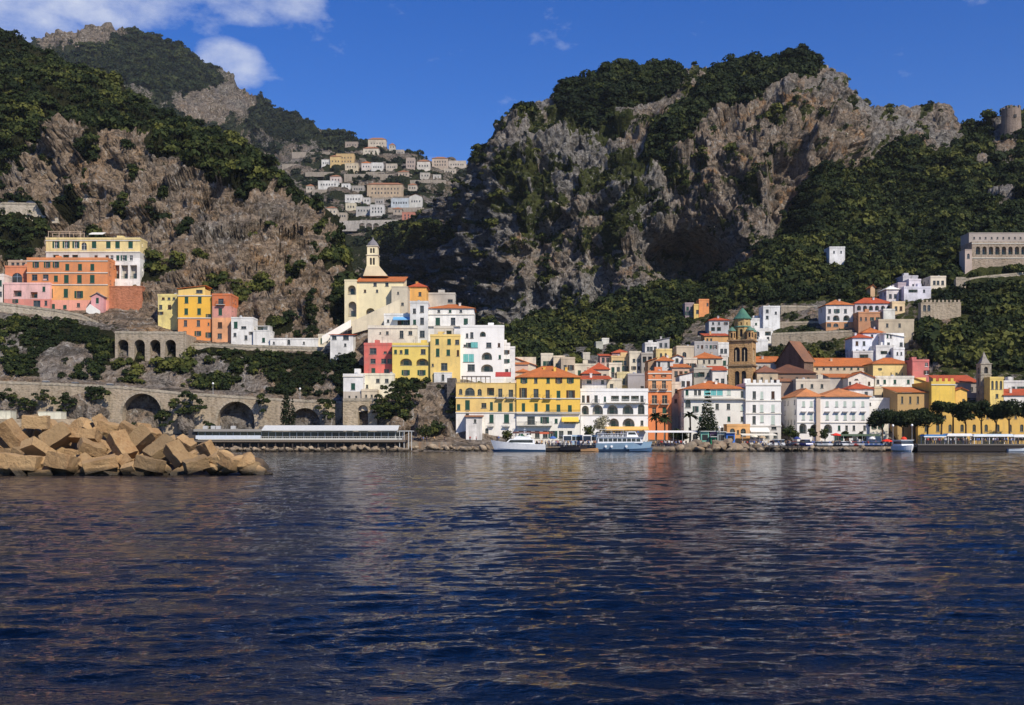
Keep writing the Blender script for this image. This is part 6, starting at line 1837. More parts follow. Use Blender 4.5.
# ---------------------------------------------------------------- the hill village far behind
V = [
    ("dark stone farmhouse at the top west of the hill village", 345, 358, 142, 148, (0.42, 0.34, 0.28), "flat", (1, 4)),
    ("cream row house on the skyline of the hill village", 368, 386, 139.5, 147, (0.70, 0.60, 0.48), "hip", (1, 5)),
    ("white house just below the skyline row of the hill village", 363, 379, 148.5, 154, (0.74, 0.66, 0.54), "hip", (1, 4)),
    ("large ochre house with two wings in the hill village", 336, 354, 154, 165, (0.66, 0.46, 0.22), "flat", (2, 5)),
    ("yellow wing in front of the large ochre village house", 330, 341, 156.5, 166, (0.72, 0.52, 0.24), "hip", (1, 3)),
    ("small white cottage beside the yellow wing in the hill village", 321.5, 330, 160, 166, WH, "flat", (1, 3)),
    ("cream low house under the large ochre village house", 345, 358, 163.5, 170, (0.74, 0.62, 0.44), "flat", (1, 4)),
    ("white village house under a bright orange roof", 361.5, 371, 163, 170, (0.78, 0.70, 0.64), "hip", (1, 3), {"tile": TILE}),
    ("plain white village house beside the bright orange roof", 371.3, 383, 163, 171, WH, "flat", (1, 4)),
    ("tan blockhouse in the middle of the upper hill village", 406, 415, 158, 170, (0.52, 0.42, 0.36), "flat", (2, 3)),
    ("white house with red gable on the upper hill village lane", 417, 430, 161.5, 170, (0.74, 0.68, 0.60), "hip", (1, 4)),
    ("broad tan villa with a red roof at the east skyline of the hill village", 432, 448, 158.5, 168, (0.60, 0.48, 0.38), "hip", (2, 5)),
    ("cream row stepping down the skyline east of the broad tan villa", 448.3, 466, 161, 168, (0.66, 0.57, 0.48), "flat", (1, 6)),
    ("grey cream cottage under the skyline row", 444, 456, 169, 174, (0.60, 0.52, 0.42), "flat", (1, 4)),
    ("white cottage highest of the white cluster in the hill village", 330, 341, 176.5, 183, (0.72, 0.60, 0.54), "hip", (1, 3)),
    ("long white house in the white cluster of the hill village", 318, 338, 181, 188, WH, "flat", (1, 6)),
    ("small white shed at the east end of the white cluster", 341.5, 350, 184, 188.5, WH, "flat", (1, 2)),
    ("long tan convent block with red eave in the middle of the hill village", 367, 403, 184.5, 197, (0.58, 0.44, 0.30), "hip", (2, 9)),
    ("white house with a vaulted roof below the village convent", 345, 362, 195, 203, WH, "flat", (1, 5)),
    ("cream house alone under the vaulted white village house", 345.5, 356, 203.5, 210, (0.76, 0.68, 0.50), "flat", (1, 3)),
    ("wide white terrace house low in the hill village", 370, 384, 205, 215, (0.72, 0.70, 0.66), "flat", (2, 4)),
    ("grey white terrace west of the wide white terrace house", 356, 370, 207, 214, (0.56, 0.54, 0.50), "flat", (1, 4)),
    ("pale blue long house on the lower east lane of the hill village", 391, 409, 198.5, 207, (0.60, 0.66, 0.70), "flat", (1, 6)),
    ("white house with small cupola on the lower east lane", 409.3, 422, 196.5, 206, (0.74, 0.72, 0.66), "front", (1, 4)),
    ("brick red house lowest on the east side of the hill village", 402, 415, 212.5, 221, (0.58, 0.24, 0.17), "flat", (2, 3)),
    ("cream house stepping down the west edge of the hill village", 325, 337, 208, 219, (0.74, 0.64, 0.50), "hip", (2, 3)),
    ("tiny white cottage on the skyline between the two cream rows", 389, 395, 145, 149, (0.6, 0.55, 0.48), "hip", (1, 2)),
    ("small grey house above the tan blockhouse on the skyline lane", 396, 404, 150, 155, (0.5, 0.44, 0.38), "flat", (1, 3)),
    ("low cream house between the plain white house and the tan blockhouse", 386, 397, 164, 170, (0.62, 0.54, 0.44), "flat", (1, 4)),
    ("tan cottage under the tan blockhouse on the village lane", 398, 409, 172, 177, (0.52, 0.42, 0.33), "hip", (1, 3)),
    ("small pale house below the red gabled white house", 420, 430, 173, 178, (0.6, 0.55, 0.48), "flat", (1, 3)),
    ("white garden house under the broad tan villa", 433, 441, 175, 179.5, (0.64, 0.6, 0.54), "flat", (1, 2)),
    ("grey terrace house just west of the village convent", 352, 364, 186, 192, (0.46, 0.42, 0.37), "flat", (1, 4)),
    ("cream cottage on the slope east of the village convent", 408, 417, 185, 190.5, (0.6, 0.52, 0.42), "hip", (1, 3)),
    ("little white house beside the vaulted village house", 363, 370, 198, 203, (0.66, 0.63, 0.58), "flat", (1, 2)),
    ("tan farm shed under the pale blue long house", 393, 402, 209, 213.5, (0.48, 0.40, 0.32), "hip", (1, 2)),
    ("grey cottage above the wide white terrace house", 375, 384, 199.5, 204, (0.5, 0.46, 0.42), "flat", (1, 3)),
    ("small cream house in trees west of the white cluster", 306, 314, 186, 191, (0.6, 0.53, 0.44), "hip", (1, 2)),
    ("tan house by the arched lane wall of the hill village", 338, 347, 213, 219, (0.52, 0.44, 0.35), "flat", (1, 3)),
]
for r in V:
    lab, a, b, t, bt, col, roof, wins = r[:8]
    col = tuple(c * 0.80 for c in col)
    kw = dict(land=M, D=11, rise=2.6, side=False, detail=False, tile=TILE_OLD, deep=10, parapet=0.5)
    kw.update(r[8] if len(r) > 8 else {})
    rr, cc = wins
    s = FPX / M.dist((a + b) / 2, bt)
    house(lab, a, b, t, bt, col, roof, grid(a, b, t, bt, rr, cc, "w", 1.3 * s, 1.9 * s), **kw)
arch_wall("grey arched retaining wall carrying the lowest lane of the hill village", "retaining_wall", 336, 398, [(336, 221), (398, 219.5)], 229, M.dist(366, 229) - 2, 3,
          [(362, 3, 226, 229), (369, 3, 226, 229), (376, 3, 226, 229)], (0.42, 0.39, 0.36), cap=False)
for lab, a, b, y0, y1 in (("upper long grey terrace wall west of the hill village", 292, 330, 152, 157), ("lower long grey terrace wall west of the hill village", 282, 322, 164, 169),
                          ("long pale terrace wall between the village lanes", 344, 412, 174, 180), ("short grey terrace wall under the plain white village house", 366, 396, 172, 175.5),
                          ("grey terrace wall below the village convent", 352, 404, 197.5, 200.5), ("brown terrace wall above the white cluster", 305, 334, 172, 175), ("grey terrace wall under the white cluster", 312, 352, 189.5, 193),
                          ("pale terrace wall beneath the lower east lane", 388, 424, 207.5, 210.5), ("long grey terrace wall crossing the slope under the tan blockhouse", 410, 446, 180, 183.5)):
    arch_wall(lab, "terrace_wall", a, b, [(a, y0), (b, y0)], y1, M.dist((a + b) / 2, y1) - 2, 2, [], (0.32, 0.28, 0.24), cap=False)
# ================================================================ SHORE, QUAY AND HARBOUR
def tube_rock(seed, n=2, jag=0.34, flat=0.8):
    bm = bmesh.new()
    bmesh.ops.create_icosphere(bm, subdivisions=n, radius=1.0)
    r_ = random.Random(seed)
    planes = [(Vector((r_.gauss(0, 1), r_.gauss(0, 1), r_.gauss(0, 1))).normalized(), r_.uniform(0.55, 0.85)) for _ in range(9)]
    for v in bm.verts:
        c = v.co.normalized()
        m = 1.0
        for pn, d in planes:
            k = c.dot(pn)
            if k > 0.01:
                m = min(m, d / k)
        v.co = c * m * (1 + r_.uniform(-0.03, 0.03))
        v.co.z *= flat
    me = bpy.data.meshes.new("boulder")
    bm.to_mesh(me); bm.free()
    return me


def wet_rock(name, c, vary=0.0):
    t = NT(name)
    p = t.pos()
    a = t.noise(p, 0.5, 5, 0.65)
    f = t.noise(p, 3.0, 5, 0.7)
    st = t.noise(t.pos((0.9, 0.9, 0.14)), 1.0, 4, 0.6)
    col = t.mix(t.ramp(a, 0.35, 0.7), c, (c[0] * 0.62, c[1] * 0.56, c[2] * 0.50))
    col = t.mix(t.ramp(f, 0.5, 0.75, 0, 0.7), col, (c[0] * 0.35, c[1] * 0.32, c[2] * 0.28))
    col = t.mix(t.ramp(st, 0.52, 0.7, 0, 0.55), col, (0.30, 0.15, 0.06))
    if vary:
        oi = t.n.new("ShaderNodeObjectInfo")
        col = t.mix(t.ramp(oi.outputs["Random"], 0.0, 0.6, vary, 0.0), col, (c[0] * 0.5, c[1] * 0.55, c[2] * 0.6))
        col = t.mix(t.ramp(oi.outputs["Random"], 0.6, 1.0, 0.0, vary), col, (c[0] * 1.18, c[1] * 1.22, c[2] * 1.25))
    sep = t.n.new("ShaderNodeSeparateXYZ")
    t.l.new(t.geo.outputs["Position"], sep.inputs[0])
    z = t.math("ADD", sep.outputs[2], t.math("MULTIPLY", a, 0.9))
    col = t.mix(t.ramp(z, 1.35, 0.75), col, (0.045, 0.035, 0.022))     # weed and wet band at the waterline
    return t.out(col, t.ramp(z, 0.8, 1.5, 0.45, 0.92), 0.25, t.bump(f, 0.9, 0.2, t.bump(a, 0.6, 0.4)))


QROCK = wet_rock("shore_rock", (0.34, 0.27, 0.19), 0.6)
BLOCKM = wet_rock("breakwater_concrete", (0.40, 0.262, 0.13), 0.75)
QWALL = wet_rock("quay_stone", (0.30, 0.26, 0.21))
ASPH = paint((0.10, 0.095, 0.09), 0.9, 0.1)

# quay platform: paved top and a stone front
def quay(name, pts, z, mats):
    mb = MB()
    n = len(pts)
    top = [(x, y, z) for x, y in pts]
    bot = [(x, y, -2.0) for x, y in pts]
    mb.add(top, [tuple(range(n))], 0)
    for i in range(n):
        j = (i + 1) % n
        mb.quad(top[j], top[i], bot[i], bot[j], 1)
    o = mb.build(name, mats, fix=True)
    return kind(o, "structure")


gx = lambda px, Y: (px - 512) * Y / FPX
QZ = 1.35
quay("quay", [(gx(452, 309), 309), (gx(545, 309), 309), (gx(546, 306), 306), (gx(914, 306), 306), (gx(1250, 306), 306), (gx(1250, 336), 336), (gx(452, 336), 336)], QZ, [ASPH, QWALL])
quay("promenade", [(gx(186, 312), 312), (gx(451.8, 310), 310), (gx(451.8, 330), 330), (gx(186, 330), 330)], 2.6, [paint((0.22, 0.19, 0.15), 0.9, .1), QWALL])

# road on the viaduct
mb = MB()
xs = np.linspace(-160, 342, 40)
tops_ = [(-160, 382), (0, 383.5), (60, 385.5), (120, 388.5), (180, 394.5), (240, 398.5), (290, 401.5), (342, 404)]
for a, b in zip(xs[:-1], xs[1:]):
    za, zb = (CAMZ - (np.interp(v, [q[0] for q in tops_], [q[1] for q in tops_]) - HOR) * 340.5 / FPX + 0.05 for v in (a, b))
    mb.quad((gx(a, 340.5), 340.95, za), (gx(b, 340.5), 340.95, zb), (gx(b, 340.5), 350.0, zb), (gx(a, 340.5), 350.0, za))
kind(mb.build("road", ASPH), "structure")


def road_z(px):
    return CAMZ - (np.interp(px, [q[0] for q in tops_], [q[1] for q in tops_]) - HOR) * 340.5 / FPX + 0.05


# ---- boulders
rocks = [tube_rock(i, 2) for i in range(7)]
for m in rocks:
    m.materials.append(QROCK)


def boulders(name, label, group, spots):
    for x, y, z, r in spots:
        o = link(name, rnd.choice(rocks), None, (x, y, z))
        o.rotation_euler = (rnd.uniform(-.5, .5), rnd.uniform(-.5, .5), rnd.uniform(0, 6.28))
        o.scale = (r * rnd.uniform(.85, 1.3), r * rnd.uniform(.85, 1.2), r * rnd.uniform(.75, 1.05))
        tag(o, label, "boulder", group)


sp = []
for i in range(96):
    px = 190 + 300 * (i + rnd.random()) / 96
    Y = rnd.uniform(299.2, 302.4) if px < 408 else rnd.uniform(305.5, 309.5)
    sp.append((gx(px, Y), Y, (Y - (299 if px < 408 else 305)) * 0.28 + rnd.uniform(-.1, .3), rnd.uniform(.6, 1.25)))
boulders("boulder", "grey brown boulder of the low rock bank below the seafront promenade", "boulders below the promenade", sp)
sp = []
for px, py, r in ((672, 450, 5), (680, 449, 6), (690, 446, 7), (697, 442.5, 7.5), (705, 446, 8), (700, 450, 6), (713, 449, 7), (722, 446, 8), (728, 443, 6.5), (736, 449, 9.5), (729, 451, 6),
                  (745, 447, 6), (752, 451, 5), (760, 450, 5), (768, 448.5, 4), (716, 443, 6), (687, 451, 5), (709, 451.5, 5), (742, 451.5, 5), (775, 450.5, 6.5), (757, 446.5, 4.5), (664, 451, 4)):
    Y = 303.5 - (py - 446) * 0.5
    q = P(px, py, Y)
    sp.append((q.x, Y, q.z, r * Y / FPX))
boulders("boulder", "large tan boulder in the heap before the quay by the kiosks", "boulders of the quay heap", sp)
sp = []
for i in range(46):
    px = 782 + 132 * (i + rnd.random()) / 46
    Y = rnd.uniform(302.5, 305.5)
    sp.append((gx(px, Y), Y, (Y - 302.5) * 0.35 + rnd.uniform(-.3, .25), rnd.uniform(.5, 1.1)))
boulders("boulder", "brown boulder of the sloping bank below the parked cars", "boulders below the car park", sp)


# ---- breakwater of concrete blocks
def concrete_block(seed):
    r_ = random.Random(seed)
    bm = bmesh.new()
    bmesh.ops.create_cube(bm, size=1.0)
    bmesh.ops.scale(bm, vec=(r_.uniform(1.05, 1.5), r_.uniform(.66, .85), r_.uniform(.5, .72)), verts=bm.verts)
    bmesh.ops.subdivide_edges(bm, edges=bm.edges[:], cuts=3, use_grid_fill=True)
    for v in bm.verts:
        v.co += Vector((r_.gauss(0, .006), r_.gauss(0, .006), r_.gauss(0, .006)))
        if abs(v.co.x) < 0.14 and v.co.z > 0.28:          # shallow lifting slot across the top
            v.co.z -= 0.06
    cs = [v for v in bm.verts if abs(v.co.x) > .42 and abs(v.co.y) > .38 and abs(v.co.z) > .29]
    for v in cs:
        v.co *= r_.uniform(.93, 1.0)
    bmesh.ops.recalc_face_normals(bm, faces=bm.faces)
    ed = [e for e in bm.edges if len(e.link_faces) == 2 and e.calc_face_angle(0) > 0.9]
    bmesh.ops.bevel(bm, geom=ed, offset=0.022, segments=2, affect="EDGES", profile=0.6)
    me = bpy.data.meshes.new("concrete_block")
    bm.to_mesh(me); bm.free()
    me.materials.append(BLOCKM)
    return me


blocks = [concrete_block(i) for i in range(9)]
top_line = lambda px: np.interp(px, [-200, 60, 115, 140, 160, 185, 210, 235, 255, 272, 280], [420, 420.5, 422, 427, 434, 441, 449, 455, 463, 471, 475])
# rubble core under the blocks, coloured dark to put shade in the gaps
mb = MB()
xs = np.linspace(-230, 268, 60)
prof = [(114.6, -1.5), (116, 0.0), (119.5, .35), (125, .62), (133, .86), (142, .72), (152, -1.5)]
rows = []
for px in xs:
    h = CAMZ - (top_line(px) - HOR) * 122 / FPX
    wq = float(np.clip((272 - px) / 50, 0.12, 1))
    rows.append([(gx(px, 122), 118 + (y - 118) * wq, max(-1.5, h * zf * .74 if zf > 0 else zf) * 1.0) for y, zf in prof])
for a, b in zip(rows[:-1], rows[1:]):
    for j in range(len(prof) - 1):
        mb.quad(a[j], b[j], b[j + 1], a[j + 1])
kind(mb.build("breakwater_mound", wet_rock("rubble", (0.16, 0.115, 0.07)), smooth=False), "structure")
hand = [  # px, py, size, rx, ry, rz  : the blocks that stand out
    (14, 436, 46, 20, 52, 15), (56, 438, 50, -28, -34, 30), (84, 436, 40, -22, 3, -4), (108, 427, 36, 10, 18, 20), (122, 446, 50, 20, 50, -28), (137, 441, 46, -30, -42, 24),
    (160, 449, 42, 24, -36, 40), (178, 455, 44, 28, 46, -20), (208, 452, 36, -30, 62, 26), (20, 462, 52, 0, 6, 4), (62, 462, 48, -12, 10, -12), (100, 464, 44, 8, -14, 22), (150, 464, 44, -6, 12, -18),
    (196, 464, 40, 12, -16, 30), (228, 461, 34, -8, 22, -30), (92, 448, 36, 24, 20, 38), (36, 422, 40, 4, 2, 8), (128, 428, 28, 14, 30, 10), (186, 443, 26, 24, 30, -14), (152, 434, 28, 30, 8, 50), (38, 450, 40, -20, 30, 60)]
GB = "concrete blocks of the breakwater"
LB = "tan weathered concrete block tilted in the breakwater heap"
n_ = 0
for px, py, sz, rx, ry, rz in hand:
    Y = float(np.interp(py, [418, 430, 445, 460, 472], [129.5, 125.5, 120, 116, 113.8]))
    o = link("concrete_block", blocks[n_ % 9], None, P(px, py, Y))
    n_ += 1
    o.rotation_euler = (R(rx), R(ry), R(rz))
    k = sz * Y / FPX * 0.50
    o.scale = (k, k, k)
    tag(o, LB, "concrete block", GB)
for row, (dy, Y, st) in enumerate(((2, 134, 16), (9, 130.5, 17), (16, 127.5, 18), (23, 124.5, 18), (30, 121.8, 18), (37, 119.4, 18), (43, 117.4, 17), (48, 116, 16))):
    px = -190 + row * 11
    while px < 266:
        t_ = float(top_line(px))
        py = t_ + dy * (474 - t_) / 56 + 6
        if py < 474:
            k = rnd.uniform(14, 22) * Y / FPX * float(np.interp(px, [150, 270], [1, .55]))
            o = link("concrete_block", rnd.choice(blocks), None, P(px + rnd.uniform(-5, 5), py + rnd.uniform(-2, 3), Y + rnd.uniform(-1, 1)))
            o.rotation_euler = (R(rnd.uniform(-50, 50)), R(rnd.uniform(-60, 60)), R(rnd.uniform(-80, 80)))
            o.scale = (k, k, k)
            tag(o, LB, "concrete block", GB)
        px += st * rnd.uniform(.8, 1.15)
brk = [tube_rock(40 + i, 3) for i in range(4)]
for m in brk:
    m.materials.append(BLOCKM)
for px, py, r in ((236, 465, 13), (250, 468, 11), (259, 471, 9), (245, 461, 11), (222, 459, 12), (268, 473.5, 5), (226, 470, 9), (214, 468, 9)):
    Y = 116.5
    o = link("breakwater_rock", rnd.choice(brk), None, P(px, py, Y))
    o.rotation_euler = (rnd.uniform(-.4, .4), rnd.uniform(-.4, .4), rnd.uniform(0, 6))
    k = r * Y / FPX
    o.scale = (k * 1.15, k, k)
    tag(o, "rounded brown rock at the low tip of the breakwater", "rock", "rocks at the breakwater tip")
mb = MB()
mb.box(gx(-260, 138), gx(112, 138), 137, 141, 2.0, 6.25)
tag(mb.build("breakwater_wall", stone((0.44, 0.36, 0.26))), "flat topped concrete crest wall behind the breakwater blocks", "wall")


# ---- rock outcrops and scrub growing up in front of the viaduct
oc = []
for px, py, w_, h_, Y in ((82, 404, 34, 34, 339), (98, 408, 22, 26, 337.5), (62, 414, 22, 18, 337), (20, 400, 30, 22, 339.5), (186, 416, 16, 22, 339), (36, 412, 18, 16, 338), (265, 424, 12, 12, 339), (330, 418, 12, 22, 338), (425, 418, 24, 32, 328), (400, 420, 18, 24, 330), (448, 424, 14, 26, 329)):
    o = link("rock_outcrop", tube_rock(70 + len(oc), 4), None, P(px, py + 8, Y))
    o.data.materials.append(ROCK_W)
    s = Y / FPX
    o.scale = (w_ * .62 * s, 3.2, h_ * .72 * s)
    o.rotation_euler = (0, 0, rnd.uniform(-.4, .4))
    kind(o, "structure")
    oc.append(o)
pts, rr = [], []
for px, py, rx, ry, n_b, Y in ((64, 403, 13, 9, 26, 336), (95, 394, 13, 6, 22, 337.5), (24, 404, 14, 8, 18, 337), (40, 395, 10, 5, 8, 338.5), (188, 406, 16, 13, 34, 337), (166, 420, 9, 8, 16, 336), (128, 428, 12, 5, 14, 336), (212, 426, 8, 5, 10, 336),
                             (262, 404, 6, 8, 8, 338), (325, 410, 10, 10, 16, 337), (6, 396, 10, 6, 9, 338), (345, 432, 20, 4, 12, 333), (398, 398, 20, 15, 60, 333), (382, 410, 9, 10, 24, 332), (430, 428, 12, 7, 20, 327), (452, 408, 5, 14, 14, 330)):
    for _ in range(n_b):
        a_, q = rnd.uniform(0, 6.28), math.sqrt(rnd.random())
        pts.append(P(px + rx * q * math.cos(a_), py + ry * q * math.sin(a_), Y + rnd.uniform(-1, 1.5)))
        rr.append(rnd.uniform(.5, 1.5))
pa = np.array([tuple(v) for v in pts])
kind(link("viaduct_scrub", bushes("viaduct_scrub", pa, np.array(rr), np.clip(.45 + rng.normal(size=len(pa)) * .25, 0, 1), LEAF, 70, .26)), "stuff")

# ---- seafront restaurant on piles
T = thing("restaurant", "long low seafront restaurant on piles with white awning roof and glazed front", "restaurant", P(297, 445, 303))
Yr = 303
A = lambda px, py, Y=Yr: at(px, py, Y, T)
WP = paint((0.56, 0.57, 0.55), 0.6)
mb = MB(); a, b = A(188, 441.5), A(405, 439.5); mb.box(a.x, b.x, 0, 7.5, a.z - .15, b.z - .1); mb.build("deck", paint((0.16, 0.13, 0.10), .8), T)
mb = MB()
for i in range(26):
    x = a.x + .4 + (b.x - a.x - .8) * i / 25
    for yy in (.4,):
        mb.box(x - .14, x + .14, yy, yy + .28, -3.5, a.z - .152)
mb.build("pile", paint((0.07, 0.055, 0.045), .9), T)["kind"] = "stuff"
mb = MB(); mb.box(a.x + .2, b.x - .2, 1.2, 6.8, -3.5, a.z - .153); mb.build("under_deck_shade", wet_rock("under_deck_dark", (0.07, 0.06, 0.05)), T)  # dark box added behind the piles for the shaded void under the deck
mb = MB(); a, b = A(262, 430), A(398, 425.2); z0, z1 = a.z, b.z
mb.prism([(-.6, z0), (3.2, z1), (7.8, z1 - .1), (7.8, z1 - .3), (3.2, z1 - .2), (-.6, z0 - .22)], a.x, b.x, plane="yz")
mb.build("awning_roof", WP, T, fix=True)
mb = MB(); a, b = A(194, 431.5), A(262, 429); mb.box(a.x, b.x, -.5, 7.6, a.z, b.z); mb.build("flat_roof", paint((0.30, 0.28, 0.25), .8), T)
mb = MB(); a, b = A(196, 439), A(261, 434); mb.box(a.x, b.x, -.35, -.25, a.z, a.z + 1.0); mb.build("windbreak", paint((0.62, 0.66, 0.70), .4), T)
mb = MB()
a, b = A(197, 439.8), A(402, 431.4)
mb.box(a.x, b.x, 1.2, 1.25, a.z, b.z); mb.build("glazing", GLASS, T)
mb = MB()
for i in range(30):
    x = a.x + (b.x - a.x) * i / 29
    mb.box(x - .09, x + .09, 1.05, 1.19, a.z, b.z)
mb.box(a.x, b.x, 1.04, 1.18, a.z + .0, a.z + .45)
mb.box(a.x, b.x, 1.04, 1.18, b.z - .2, b.z)
mb.build("window_frame", WP, T)
rail(T, 234, 404, 440.2, Yr, 1.0, paint((0.7, 0.68, 0.62)), "railing", dy=.12, step=.5)
mb = MB(); a, b = A(188, 440), A(195, 429.5); mb.box(a.x, b.x, .3, 7, a.z, b.z); mb.build("service_block", paint((0.07, 0.06, 0.055), .8), T)
for px in (203, 211, 216, 231):
    mb = MB(); q = A(px, 429); mb.box(q.x - .6, q.x + .6, 2, 3.2, q.z + .003, q.z + .9); mb.build("roof_unit", paint((0.45, 0.45, 0.44)), T)
mb = MB(); a, b = A(398.5, 431), A(412, 425.5); mb.box(a.x, b.x, 0.2, 7, a.z - .1, a.z + .1)
for px in (399.5, 404, 408.5, 411.5):
    q = A(px, 445); mb.box(q.x - .08, q.x + .08, .3, .46, -1.5, a.z - .102)
mb.build("pergola", WP, T)
for a_, b_, t_, lab in ((-8, 10.5, 411, "cream beach hut cut by the picture edge beneath the viaduct"), (38, 61, 412, "long cream beach hut with flat roof beneath the viaduct")):
    house(lab, a_, b_, t_, 420.5, (0.82, 0.78, 0.60), "flat", (), Y=331, cat="hut", name="beach_hut", D=4, deep=8, parapet=.12, detail=False)


# ---- trees one can tell apart
def crown_mesh(lobes, n, leaf, mat, flat=0.8, tint0=0.4):
    """leaf faces spread through the lobes' volume"""
    pos, rad = [], []
    V_, Q_, Tn = [], [], []
    tot = sum(l[3] ** 2 for l in lobes)
    b0 = 0
    for cx, cy, cz, r, fl in lobes:
        k = max(20, int(n * r * r / tot))
        d = rng.normal(size=(k, 3)); d /= np.linalg.norm(d, axis=1, keepdims=True)
        rr = r * (0.55 + 0.5 * rng.random((k, 1)))
        c = np.array([cx, cy, cz]) + d * rr * np.array([1, 1, fl])
        nn = d + rng.normal(size=(k, 3)) * .6
        nn /= np.linalg.norm(nn, axis=1, keepdims=True)
        a = np.cross(nn, rng.normal(size=(k, 3))); a /= np.linalg.norm(a, axis=1, keepdims=True)
        b = np.cross(nn, a)
        s = leaf * (.6 + .8 * rng.random((k, 1)))
        V_.append(np.stack([c - a * s, c - b * s * .6, c + a * s, c + b * s * .6], 1).reshape(-1, 3))
        Q_.append(b0 + np.arange(k * 4).reshape(-1, 4)); b0 += k * 4
        Tn.append(np.repeat(np.clip(tint0 + .25 * d[:, 2] * 0 + rng.normal(size=k) * .2 + rng.normal() * .12, 0, 1), 4))
    return np_mesh("crown", np.concatenate(V_), np.concatenate(Q_), mat, False, {"tint": np.concatenate(Tn)})


def umbrella_pine(label, px, py_top, py_bot, halfw, base, Y, group=None, tall=False):
    T = thing("umbrella_pine", label, "pine tree", P(px, base, Y), 0, group)
    s = Y / FPX
    H, zt, zb = (base - py_top) * s, (base - py_top) * s, (base - py_bot) * s
    w = halfw * s
    lobes = []
    for i in range(17):
        a, r = rnd.uniform(0, 6.28), math.sqrt(rnd.random()) * w * .74
        lr = min(w * rnd.uniform(.34, .5), (zt - zb) * .62)
        lobes.append((r * math.cos(a), r * math.sin(a), zb + lr * .4 + max(.1, zt - zb - lr * 1.3) * rnd.uniform(.1, 1), lr, .8))
    mb = MB()
    lean = rnd.uniform(-.5, .5)
    fork = Vector((lean * .6, 0, zb * .86))
    mb.tube([(0, 0, -1), (lean * .3, 0, zb * .4), fork], [.34, .26, .22], 8)
    for l in lobes[:6]:
        mb.tube([fork, Vector((l[0] * .35, l[1] * .35, zb * .95)), Vector((l[0] * .8, l[1] * .8, l[2]))], [.13, .08, .04], 6)
    mb.build("trunk", BARK, T)
    link("crown", crown_mesh(lobes, 3000, .34, LEAF_PINE, tint0=.5), T)
    return T


for lab, px, t, b, hw, Y in (("westernmost umbrella pine of the low dark grove before the white annexe", 882, 407, 426, 15, 318), ("broad umbrella pine in the middle of the low dark grove", 903, 408, 425, 17, 319),
                             ("umbrella pine closing the low dark grove against the ochre monastery wall", 927, 408, 425, 18, 318), ("low umbrella pine tucked behind the dark grove", 915, 406, 421, 13, 324),
                             ("small round umbrella pine with bare trunk before the ochre tower", 941, 400, 411, 10.5, 318), ("umbrella pine with thin leaning trunk below the ochre gable", 953, 402, 414, 9, 319),
                             ("dense umbrella pine in front of the grey bell tower flank", 966, 400, 421, 11.5, 317), ("ragged umbrella pine beneath the grey spired bell tower", 982, 399, 418, 11, 319),
                             ("umbrella pine under the three arched windows house", 996, 403, 420, 11, 318), ("large dark umbrella pine near the east end of the yellow wall", 1010, 397, 417, 15, 317),
                             ("umbrella pine cut by the picture edge at the east end", 1030, 397, 419, 15, 318)):
    umbrella_pine(lab, px, t, b, hw, 443.5, Y)


def simple_tree(name, label, px, py_top, base, halfw, Y, cat="tree", mat=LEAF, n=700, leaf=.35, tint=.5, trunk=.25, shape=None):
    T = thing(name, label, cat, P(px, base, Y))
    s = Y / FPX
    H, w = (base - py_top) * s, halfw * s
    lobes = shape(H, w) if shape else [(rnd.uniform(-.5, .5) * w, rnd.uniform(-.5, .5) * w, H * rnd.uniform(.4, .78), w * rnd.uniform(.45, .7), .8) for _ in range(8)]
    mb = MB()
    mb.tube([(0, 0, -.8), (0, 0, H * .35), (0, 0, H * .6)], [trunk, trunk * .8, trunk * .5], 8)
    for l in lobes[:4]:
        mb.tube([(0, 0, H * .3), (l[0] * .6, l[1] * .6, l[2] * .85)], [trunk * .45, trunk * .15], 5)
    mb.build("trunk", BARK, T)
    link("crown", crown_mesh(lobes, n, leaf, mat, tint0=tint), T)
    return T


def cyp(H, w):
    return [(0, 0, H * f, w * g, 1.5) for f, g in ((.12, .9), (.28, 1.0), (.45, .92), (.6, .75), (.75, .52), (.88, .3), (.96, .15))]


simple_tree("cypress", "tall dark cypress before the viaduct between the second and third arch", 286, 385, 428, 6, 328, "cypress", LEAF_PINE, 1300, .28, .3, shape=cyp)
simple_tree("cypress", "slim cypress standing beside the tall dark cypress", 292.5, 398, 428, 3.6, 327, "cypress", LEAF_PINE, 500, .25, .25, shape=cyp)


def conifer(H, w):
    L_ = []
    for i in range(13):
        f = .14 + .84 * i / 13
        ww = w * (1.05 - f) * 1.05
        k = max(3, int(7 * (1 - f)) + 2)
        for j in range(k):
            a = 6.28 * j / k + i
            L_.append((ww * .62 * math.cos(a), ww * .62 * math.sin(a), H * f - ww * .1, max(.3, ww * .5), .62))
    return L_


simple_tree("conifer", "tall tiered conifer in front of the pale corner hotel", 708, 385, 441, 12.5, 316, "conifer", LEAF_PINE, 4200, .24, .4, .28, conifer)


